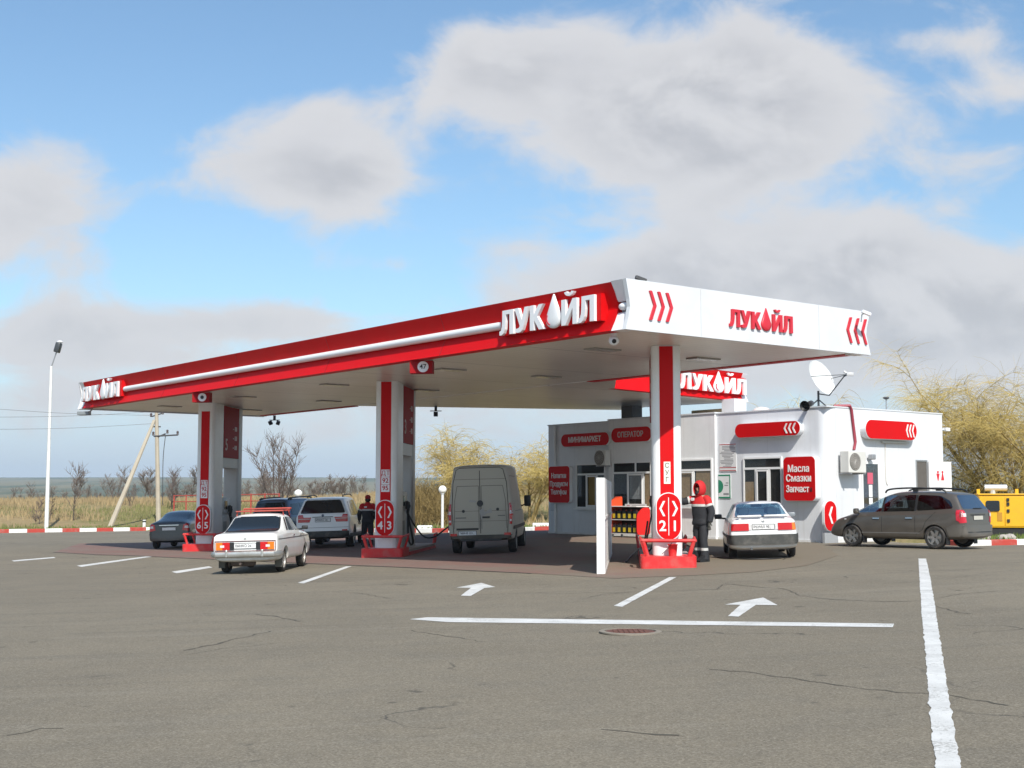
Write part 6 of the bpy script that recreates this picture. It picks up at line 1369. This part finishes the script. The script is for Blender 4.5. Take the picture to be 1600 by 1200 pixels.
# ------------------------------------------------------------------ small things on the forecourt
A_, B_ = G(944.5, 897), Vector((2.80, 37.2, 0)); L_ = (Vector((B_.x, B_.y, 0)) - Vector((A_.x, A_.y, 0))).length; hd = math.atan2(B_.x - A_.x, B_.y - A_.y)
t = thing('screen_wall', 'thin white freestanding screen wall seen almost end on before the oil cans', 'wall', (A_.x, A_.y, A_.z - .03), -hd)
b = MB(); b.box(-.16, .01, 0, L_, 0, 2.06); b.build('panel', mat('screen_white', (.80, .80, .77), .5, var=.02, dirt=(.5, .45, .4), ds=2, da=.25), t)
b = MB(); b.box(.011, .03, .03, L_ - .03, 1.18, 1.24); b.box(.011, .022, .03, L_ - .03, .04, .10); [b.box(.011, .018, y, y + .03, .10, 1.18) for y in (2.4, 4.8, 7.2)]; b.build('batten', mat('batten_grey', (.55, .53, .51), .5), t)
x, y, z = PPOS[0]
t = thing('bucket', 'small red bucket on the kerb of the near pump island', 'bucket', (x + .08, y - .22, z + .235)); b = MB(); b.nocap = True; b.lathe([(.001, .01), (.085, 0), (.115, .26), (.122, .27), (.110, .255), (.08, .02), (.001, .025)], 20); b.build('pail', REDP, t, 40); b = MB(); b.tube([(.118 * math.cos(a), -.02 - .04 * math.sin(a), .26 - .07 * math.sin(a)) for a in [i * PI / 10 for i in range(11)]], .005, 5); b.build('handle', GREYM, t)
def hose(pts, lab, r=.022, m=BLACK): return tag(MB().tube(curve(pts), r, 7).build('fuel_hose', m, None, 60), lab, 'hose')
def gp(px, py, h=.03): q = G(px, py); return Vector((q.x, q.y, q.z + h))
hose([D(1064, 855, 30.6), gp(1074, 866, .25), gp(1100, 870), gp(1130, 873), gp(1170, 875.5), gp(1215, 874), gp(1232, 869), D(1231, 858, 31.4)], 'thin black gas hose lying on the paving behind the white saloon', .016)
hose([D(1012, 815, 31.5), D(1006, 850, 31.2), gp(1000, 862, .1), gp(988, 868), gp(978, 880)], 'black hose hanging down left of the near pillar to the paving', .022)
hose([D(637, 800, 41.2), D(646, 818, 41.0), D(662, 838, 40.6), D(678, 839, 40.3), D(694, 828, 40.2), D(707, 818, 40.1)], 'black fuel hose looping from the pump to the dusty van', .025)
hose([D(1054, 842, 29.6), D(1044, 856, 29.55), D(1034, 866, 29.5)], 'short black cable hanging in front of the near pillar', .008)
# oil rack
y_, _ = wallL(1019, 800); rp = BC + U * y_ - V * 1.35; zr_ = lot(rp.x, rp.y)
t = thing('oil_rack', 'red sided white display rack of oil cans against the shop wall', 'display rack', (rp.x, rp.y, zr_), HEAD - PI / 2)
RO = mat('rack_bright_red', (.62, .012, .010), .45, var=.04); SH = mat('shelf_white', (.72, .70, .68), .5, var=.04)
b = MB(); b.prism(roundpoly([(.0, .10), (.62, .10), (.62, 1.04), (.28, 1.04), (.0, .80)], .14, 5), .62, .65, plane='yz'); b.build('side_panel', RO, t, 30)
b = MB(); b.prism(roundpoly([(.0, .10), (.62, .10), (.62, 1.42), (.30, 1.42), (.0, 1.2)], .06, 5), -.78, -.75, plane='yz'); b.build('side_panel', mat('rack_orange', (.65, .06, .012), .45), t, 30)
for z in (.14, .62): MB().box(-.75, .62, .05, .60, z - .02, z).build('shelf', SH, t)
MB().box(-.75, .62, .0, .60, 1.06, 1.085).build('counter', SH, t); MB().box(-.75, .62, .60, .615, .12, 1.05).build('back_panel', mat('rack_back', (.05, .035, .03), .7), t)
b = MB(); [b.box(x_ - .03, x_ + .03, y2, y2 + .05, 0, .12) for x_ in (-.7, .58) for y2 in (.08, .52)]; b.build('foot', GREYM, t)
def can():
    o = thing('oil_can', 'black oil can with yellow label on the rack\'s shelves', 'oil can', (0, 0, 0), HEAD - PI / 2, 'oil cans on the rack')
    b = MB(); b.prism(roundpoly([(-.10, 0), (.10, 0), (.10, .22), (.055, .30), (-.10, .30)], .025, 3), -.06, .06); b.build('body', mat('can_black', (.02, .021, .023), .35), o, 40)
    b = MB(); b.box(-.07, .05, -.066, -.0605, .05, .20); b.build('label', mat('can_label', (.60, .44, .02), .5), o); b = MB(); b.tube([(.03, 0, .29), (.03, 0, .34)], .028, 8); b.build('cap', mat('can_cap', (.35, .05, .04), .5), o)
    b = MB(); b.tube([(-.09, 0, .29), (-.09, 0, .335), (-.01, 0, .335), (-.01, 0, .29)], .014, 6); b.build('handle', BLACK, o); return o
first = can(); Mr = Matrix.Translation(t.location) @ Matrix.Rotation(HEAD - PI / 2, 4, 'Z'); k_ = 0
for z in (.14, .62):
    for i in range(5):
        q = Mr @ Vector((-.62 + i * .265, .16, z + .002))
        if k_ == 0: first.location = q
        else: copy_thing(first, q)
        k_ += 1

# ------------------------------------------------------------------ posts, lamps and wires
LW = mat('lamp_post_white', (.74, .74, .72), .45, dirt=(.5, .48, .44)); GLOBE = mat('globe_white', (.82, .80, .74), .25, var=.02)
p = G(77, 829); p = Vector((p.x * (p.y + 1.0) / p.y - .18, p.y + 1.0, gz(p.x, p.y + 1.0))); s_ = p.y / FPX
t = thing('street_lamp', 'tall white street lamp with one angled head by the striped kerb', 'street lamp', p)
hp = 1.68 + (776 - 572) * s_ - p.z; b = MB(); b.tube([(0, 0, -.2), (0, 0, hp)], [.13, .085], 10); b.build('pole', LW, t, 40); b = MB(); b.tube([(0, 0, hp - .05), (.32, 0, hp + .95)], .04, 8); b.build('arm', GREYM, t, 40)
b = MB(); b.box(-.16, .16, -.22, .22, 0, .62, Matrix.Translation((.30, 0, hp + .85)) @ Matrix.Rotation(R(14), 4, 'Y'), bev=.06); o = b.build('lamp_head', mat('lamp_head_dark', (.04, .045, .05), .4), t, 40); b = MB(); b.ball((.48, 0, hp + 1.50), .17, sc=(1.1, 1, .5), n=8); b.build('lens', WHITE, o, 60)
for px, py, base, Yg, lab in ((466, 771, 829, 68.5, 'white globe lamp showing above the white off roader\'s roof'), (691.5, 765, 827, 66.2, 'white globe lamp on a short white post left of the van')):
    q = D(px, py, Yg); zg = gz(q.x, q.y); t = thing('globe_lamp', lab, 'lamp', (q.x, q.y, zg), 0, 'globe lamps on the verge'); h = q.z - zg
    b = MB(); b.tube([(0, 0, -.1), (0, 0, h - .15)], .07, 10); b.build('post', LW, t, 40); b = MB(); b.ball((0, 0, h), .205, n=12); b.build('globe', GLOBE, t, 60); b = MB(); b.lathe([(.09, h - .24), (.11, h - .16)], 12); b.build('collar', LW, t)
WOODP = mat('concrete_pole', (.42, .37, .29), .85, var=.15, vs=3, dirt=(.25, .2, .15)); IRON = mat('pole_iron', (.05, .05, .055), .6)
Yp = 86.0; q = D(248.5, 800, Yp); zg = gz(q.x, q.y); sp_ = Yp / FPX; top = 1.68 + (776 - 645) * sp_
t = thing('utility_pole', 'concrete power pole with a long slanting brace and cross arms', 'utility pole', (q.x, q.y, zg)); dx_ = (241 - 248.5) * sp_
b = MB(); b.tube([(0, 0, -.3), (dx_, 0, top - zg)], [.17, .12], 8); b.build('pole', WOODP, t, 40)
bq = G(154, 822); bq = Vector((bq.x, bq.y + 2.0, gz(bq.x, bq.y + 2))) - Vector((q.x, q.y, zg)); b = MB(); b.tube([bq - Vector((0, 0, .3)), (dx_ - .1, -.1, top - zg - .5)], [.17, .11], 8); b.build('brace', WOODP, t, 40)
def zz(py): return 1.68 + (776 - py) * sp_ - zg
b = MB(); b.tube([((234 - 248.5) * sp_, 0, zz(651)), ((250 - 248.5) * sp_, 0, zz(646))], .045, 6); b.tube([((237 - 248.5) * sp_, 0, zz(667)), ((248 - 248.5) * sp_, 0, zz(667))], .05, 6); b.tube([((238 - 248.5) * sp_, -.1, zz(682)), ((276 - 248.5) * sp_, -.1, zz(680))], .055, 6); b.tube([((244 - 248.5) * sp_, 0, zz(683)), ((256 - 248.5) * sp_, 0, zz(678))], .05, 6); b.build('cross_arm', IRON, t)
for ax_, ay in ((233, 649), (251, 645), (236, 665), (237, 678), (259, 675), (275, 677)): b = MB(); b.lathe([(.05, -.12), (.09, -.08), (.06, 0), (.09, .06), (.04, .14)], 8, Matrix.Translation(((ax_ - 248.5) * sp_, -.05, zz(ay)))); b.build('insulator', mat('insulator_brown', (.08, .06, .06), .3), t, 50)
b = MB(); b.tube(curve([((256 - 248.5) * sp_, 0, zz(680)), ((253 - 248.5) * sp_, 0, zz(720)), ((254 - 248.5) * sp_, 0, zz(790))]), .025, 5); b.build('down_cable', IRON, t)
for (ax_, ay), (bx_, by), lab in (((236, 649), (-60, 635), 'power wire reaching left from the top of the pole'), ((237, 662), (-60, 671), 'power wire reaching left from the middle of the pole'), ((245, 643), (-60, 652), 'power wire passing left behind the canopy end')):
    a_, c_ = D(ax_, ay, Yp), D(bx_, by, 74); tag(MB().tube(curve([a_, a_.lerp(c_, .5) - Vector((0, 0, .12)), c_], 10), .011, 4).build('power_wire', mat('wire_dark', (.2, .2, .21), .6), None), lab, 'power line')
FR = mat('fence_red', (.40, .05, .035), .6, dirt=(.3, .15, .1))
qa, qb = D(272, 780, 92), D(436, 780, 84); n = 8
t = thing('metal_fence', 'low red metal rail fence behind the pillar numbered 6 and 5', 'fence', (qa.x, qa.y, gz(qa.x, qa.y))); rb = MB()
pv = None
for i in range(n + 1):
    q = qa.lerp(qb, i / n); zt_ = 1.80 + .1 * i / n; l = Vector((q.x - qa.x, q.y - qa.y, zt_ - gz(qa.x, qa.y))); MB().tube([(l.x, l.y, gz(q.x, q.y) - gz(qa.x, qa.y) - .1), tuple(l)], .05, 6).build('post', FR, t)
    if pv: rb.tube([pv, tuple(l - Vector((0, 0, .06)))], .035, 5); rb.tube([tuple(Vector(pv) - Vector((0, 0, .42))), tuple(l - Vector((0, 0, .48)))], .03, 5)
    pv = tuple(l - Vector((0, 0, .06)))
rb.build('rail', FR, t)
q = G(218, 828); q = Vector((q.x, q.y + 1.0, gz(q.x, q.y + 1.0))); t = thing('marker_post', 'small white marker post behind the kerb beside the grey hatchback', 'post', q); b = MB(); b.tube([(0, 0, -.1), (0, 0, .52)], .10, 8); b.build('post', LW, t, 40); b = MB(); b.lathe([(.11, .38), (.11, .46)], 10); b.build('ring', BLACK, t)
for px, Yv, w_, lab in ((664, 68.0, .8, 'low white painted stone on the grass left of the van'), (846, 65.4, .9, 'low white painted stone by the shop\'s far corner')):
    q = D(px, 800, Yv); t = tag(MB(Matrix.Translation((q.x, q.y, gz(q.x, q.y)))).box(-w_ / 2, w_ / 2, -.15, .15, -.02, .22, bev=.05).build('edging_stone', LW, None, 40), lab, 'stone')
q = D(1540, 845, 39.6)
rr = random.Random(3)
for i in range(6):
    x_ = 12.9 + i * .42 + rr.random() * .2; y2 = ykerb(x_) + .6 + rr.random() * .5; b = MB(); bm = bmesh.new(); bmesh.ops.create_icosphere(bm, subdivisions=2, radius=.13 + .08 * rr.random())
    for v in bm.verts: v.co *= 1 + .3 * noise.noise(v.co * 6 + Vector((i * 3, 0, 0))); v.co.z *= .7
    b.T = Matrix.Translation((x_, y2, gz(x_, y2) + .06)); b.bm(bm); tag(b.build('rubble_stone', mat('rubble_grey', (.36, .33, .29), .9, var=.25, vs=15), None, 60), 'pale rubble stone on the verge under the yellow generator', 'stone', 'rubble stones on the verge')

# ------------------------------------------------------------------ trees
def limb(mb, p, d, L, r, rr, segs=5, droop=0.0, wob=.25, n=4, taper=.35):
    pts = [Vector(p)]; rs = [r]; d = Vector(d).normalized()
    for i in range(segs):
        d = (d + Vector((rr.uniform(-1, 1), rr.uniform(-1, 1), rr.uniform(-1, 1))) * wob / segs * 2 + Vector((0, 0, -droop / segs))).normalized()
        pts.append(pts[-1] + d * L / segs); rs.append(r * (1 - (1 - taper) * (i + 1) / segs))
    mb.tube(pts, rs, n, cap=False); return pts, d
def rnddir(rr, up):
    a = rr.uniform(0, 2 * PI); return Vector((math.cos(a), math.sin(a), up)).normalized()
def willow(seed, H, spread, twigs, tw=.011):
    rr = random.Random(seed); tr, cr = MB(), MB(); stems = rr.randint(3, 5)
    for s in range(stems):
        a = 2 * PI * s / stems + rr.uniform(-.5, .5)
        pts, d = limb(tr, (.15 * math.cos(a), .15 * math.sin(a), -.2), (math.cos(a) * .45, math.sin(a) * .45, 1), H * rr.uniform(.40, .55), .10 * H / 6, rr, 6, 0, .35, 6, .6)
        for k in range(7):
            q = pts[rr.randint(2, 6)]; dd = (d * .6 + rnddir(rr, rr.uniform(.2, 1.3))).normalized()
            p2, d2 = limb(tr, q, dd, H * rr.uniform(.28, .48), .034 * H / 6, rr, 6, -.15, .5, 5, .35)
            for j in range(6):
                q2 = p2[rr.randint(2, 6)]; d3 = (d2 * .5 + rnddir(rr, rr.uniform(0, .9))).normalized()
                p3, d4 = limb(cr, q2, d3, H * rr.uniform(.12, .26) * spread, .012 * H / 6, rr, 5, .15, .45, 4, .4)
                for m_ in range(twigs):
                    limb(cr, p3[rr.randint(1, 5)], (d4 * .7 + rnddir(rr, rr.uniform(-.2, .8))), H * rr.uniform(.08, .24), tw, rr, 4, rr.uniform(.5, 1.7), .35, 3, .4)
    return tr, cr
def bare(seed, H, dens, tw=.014, stems=1, lean=.2):
    rr = random.Random(seed); tr, cr = MB(), MB()
    for s in range(stems):
        a = rr.uniform(0, 6.3); pts, d = limb(tr, (.12 * s * math.cos(a), .12 * s * math.sin(a), -.2), (lean * math.cos(a), lean * math.sin(a), 1), H * rr.uniform(.8, 1.0), .055 * H / 4, rr, 8, 0, .3, 5, .2)
        for k in range(dens):
            i = rr.randint(2, 8); f = i / 8
            p2, d2 = limb(cr, pts[i], (d + rnddir(rr, .5) * 1.0), H * rr.uniform(.20, .42) * (1.15 - f * .55), .020 * H / 4, rr, 6, -.12, .5, 4, .3)
            for j in range(7):
                limb(cr, p2[rr.randint(1, 6)], (d2 + rnddir(rr, .4) * .9), H * rr.uniform(.06, .18), tw, rr, 4, -.1, .6, 3, .4)
    return tr, cr
YB = mat('willow_bark', (.26, .185, .065), .9, var=.25); YT = mat('willow_twig', (.46, .35, .115), .9, var=.35, vs=2)
BB = mat('bare_bark', (.085, .065, .055), .95, var=.25); BT = mat('bare_twig', (.13, .10, .085), .95, var=.3, vs=2)
def plant(name, label, cat, loc, mbs, mats_, group=None, rz=0):
    t = thing(name, label, cat, loc, rz, group); mbs[0].build('trunk', mats_[0], t, 60); mbs[1].build('crown', mats_[1], t); return t
for px, Yt, topy, seed, lab, sp_, tg in ((718, 78, 652, 11, 'yellow twigged leafless willow between the pillar and the van', 1.1, 14), (826, 71, 656, 23, 'yellow twigged leafless willow right of the van beside the shop', 1.0, 14), (1585, 49, 528, 5, 'large yellow willow behind the yellow generator at the right edge', 1.15, 38), (1195, 74, 600, 31, 'willow top showing above the shop roof beside the dome', 1.0, 8)):
    q = D(px, 780, Yt); zg = gz(q.x, q.y); H = 1.68 + (776 - topy) * Yt / FPX - zg
    plant('willow_tree', lab, 'tree', (q.x, q.y, zg), willow(seed, H * .98, sp_, tg, .0055 if Yt < 60 else .010), (YB, YT), 'yellow willows')
for px, Yt, topy, seed, lab, st, dn in ((437, 96, 690, 3, 'bare many stemmed tree behind the blue off roader', 5, 20), (268, 98, 728, 4, 'bare spreading tree just right of the power pole', 2, 22), (116, 88, 733, 6, 'slender bare sapling right of the street lamp', 1, 18), (62, 84, 778, 8, 'low bare bush left of the street lamp at the kerb', 5, 9), (205, 100, 752, 9, 'small bare tree left of the power pole', 2, 14)):
    q = D(px, 780, Yt); zg = gz(q.x, q.y); H = 1.68 + (776 - topy) * Yt / FPX - zg
    plant('bare_tree', lab, 'tree', (q.x, q.y, zg), bare(seed, H, dn, .013, st, .28), (BB, BT), 'bare trees on the bank')
# thickets
def thicket(seed, w, h, n, tw):
    rr = random.Random(seed); tr, cr = MB(), MB()
    for i in range(n):
        a, rad = rr.uniform(0, 6.3), w * math.sqrt(rr.random()); p0 = (rad * math.cos(a), rad * .6 * math.sin(a), -.1)
        pts, d = limb(tr if i < n // 6 else cr, p0, (rr.uniform(-.5, .5), rr.uniform(-.4, .4), 1), h * rr.uniform(.55, 1.05) * (1.1 - .5 * rad / w), tw * 1.4, rr, 5, 0, .5, 3, .4)
        for j in range(5): limb(cr, pts[rr.randint(1, 5)], (d + rnddir(rr, .3)), h * rr.uniform(.15, .35), tw, rr, 3, .2, .6, 3, .4)
    return tr, cr
OT = mat('thicket_twig', (.21, .15, .055), .95, var=.35, vs=1.5)
for px, Yt, w_, h_, seed, lab in ((672, 73, 1.9, 2.9, 1, 'dense olive brown thicket right of the pillar numbered 4 and 3'), (650, 80, 2.0, 2.6, 2, 'olive brown thicket half hidden by the pillar numbered 4 and 3'), (708, 80, 2.2, 2.2, 3, 'olive brown thicket behind the globe lamp and van'), (1500, 52, 1.6, 2.5, 4, 'tangled olive thicket between the shop and the yellow generator'), (1590, 54, 2.2, 2.2, 6, 'olive thicket at the right edge behind the generator')):
    q = D(px, 780, Yt); plant('thicket_bush', lab, 'bush', (q.x, q.y, gz(q.x, q.y)), thicket(seed, w_, h_, 340, .011), (YB, OT), 'olive thickets')
# far row of bare trees
protos = []
rr = random.Random(77)
GT = mat('far_twig', (.15, .12, .10), .95, var=.3, vs=1.0)
for i in range(5): protos.append(plant('field_tree', 'bare dark tree in the distant row beyond the bank', 'tree', (0, 0, 0), bare(40 + i, 3.4 + .35 * i, 20, .020, 1 + i % 3, .25), (BB, GT), 'distant row of bare trees'))
used = [0] * 5
spots = [(16 + i * 9.4 + rr.uniform(-7, 7), rr.uniform(140, 210)) for i in range(64)]
for i, (px, Yt) in enumerate(spots):
    k = rr.randrange(5); q = D(px, 780, Yt); loc = (q.x, q.y, gz(q.x, q.y) - .1); sc = rr.uniform(.48, .92) * (1.0 if px > 110 else .72)
    o = protos[k] if not used[k] else copy_thing(protos[k], loc); used[k] = 1; o.location = loc; o.rotation_euler = (0, 0, rr.uniform(0, 6.3)); o.scale = (sc * 1.25, sc * 1.25, sc)
# dry grass on the bank and short green grass along the verge
def blades(spots_, name, m, h0, h1, w, lab=None):
    rr = random.Random(9); b = MB(); vs, fs = [], []
    for (x, y) in spots_:
        z = gz(x, y) - .02; h = rr.uniform(h0, h1); a = rr.uniform(0, PI); l = rr.uniform(-.45, .45) * h; c_, s_ = math.cos(a) * w, math.sin(a) * w; i = len(vs)
        vs += [(x - c_, y - s_, z), (x + c_, y + s_, z), (x + c_ * .5 + l * .4, y + s_ * .5, z + h * .6), (x - c_ * .5 + l * .4, y - s_ * .5, z + h * .6), (x + l, y, z + h)]; fs += [(i, i + 1, i + 2, i + 3), (i + 3, i + 2, i + 4)]
    b.add(vs, fs); return tag(b.build(name, m), lab, None, None, 'stuff')
sp1, sp2, sp3 = [], [], []; rr = random.Random(12)
while len(sp1) < 26000:
    x = rr.uniform(-52, 6); k = rr.uniform(3, 52); y = ykerb(x) + k
    if abs(x / y) > .42: continue
    v = noise.noise(Vector((x * .10, y * .14, 4))) + .35 * (1 if k > 20 else -.05)
    if v > rr.uniform(-.05, .5): sp1.append((x, y))
while len(sp2) < 9000:
    x = rr.uniform(-48, 5) if rr.random() < .8 else rr.uniform(12.5, 24); y = ykerb(x) + .35 + abs(rr.gauss(0, 3.2)) * (1 if x < 8 else .5)
    if x > 8 or abs(x / y) < .42: sp2.append((x, y))
while len(sp3) < 9000:
    x = rr.uniform(-46, -2); y = ykerb(x) + rr.uniform(5, 26)
    if noise.noise(Vector((x * .07, y * .10, 9))) > -.02: sp3.append((x, y))
blades(sp1, 'dry_grass', mat('dry_grass', (.33, .245, .13), .95, var=.35, vs=.6), .18, .60, .03, 'tall dry straw grass on the bank behind the kerb')
blades(sp2, 'verge_grass', mat('verge_grass', (.11, .155, .03), .95, var=.4, vs=.5), .05, .22, .03, 'short green grass along the verge')
blades(sp3, 'bank_grass', mat('bank_grass', (.19, .185, .07), .95, var=.4, vs=.4), .10, .40, .035, 'patchy green grass on the bank')

# ------------------------------------------------------------------ air
hz = MB(); hz.box(-4500, 4500, -60, 6200, -60, 140); ho = hz.build('haze', BLACK); ho['kind'] = 'stuff'
hm = bpy.data.materials.new('haze_air'); hm.use_nodes = True; t_ = hm.node_tree; t_.nodes.clear(); N = NT(t_)
pv = N.n('ShaderNodeVolumePrincipled', {'Color': (.70, .84, 1.0, 1), 'Density': 1.5e-4, 'Anisotropy': .2}); ot = N.n('ShaderNodeOutputMaterial'); t_.links.new(pv.outputs[0], ot.inputs['Volume'])
ho.data.materials.clear(); ho.data.materials.append(hm)
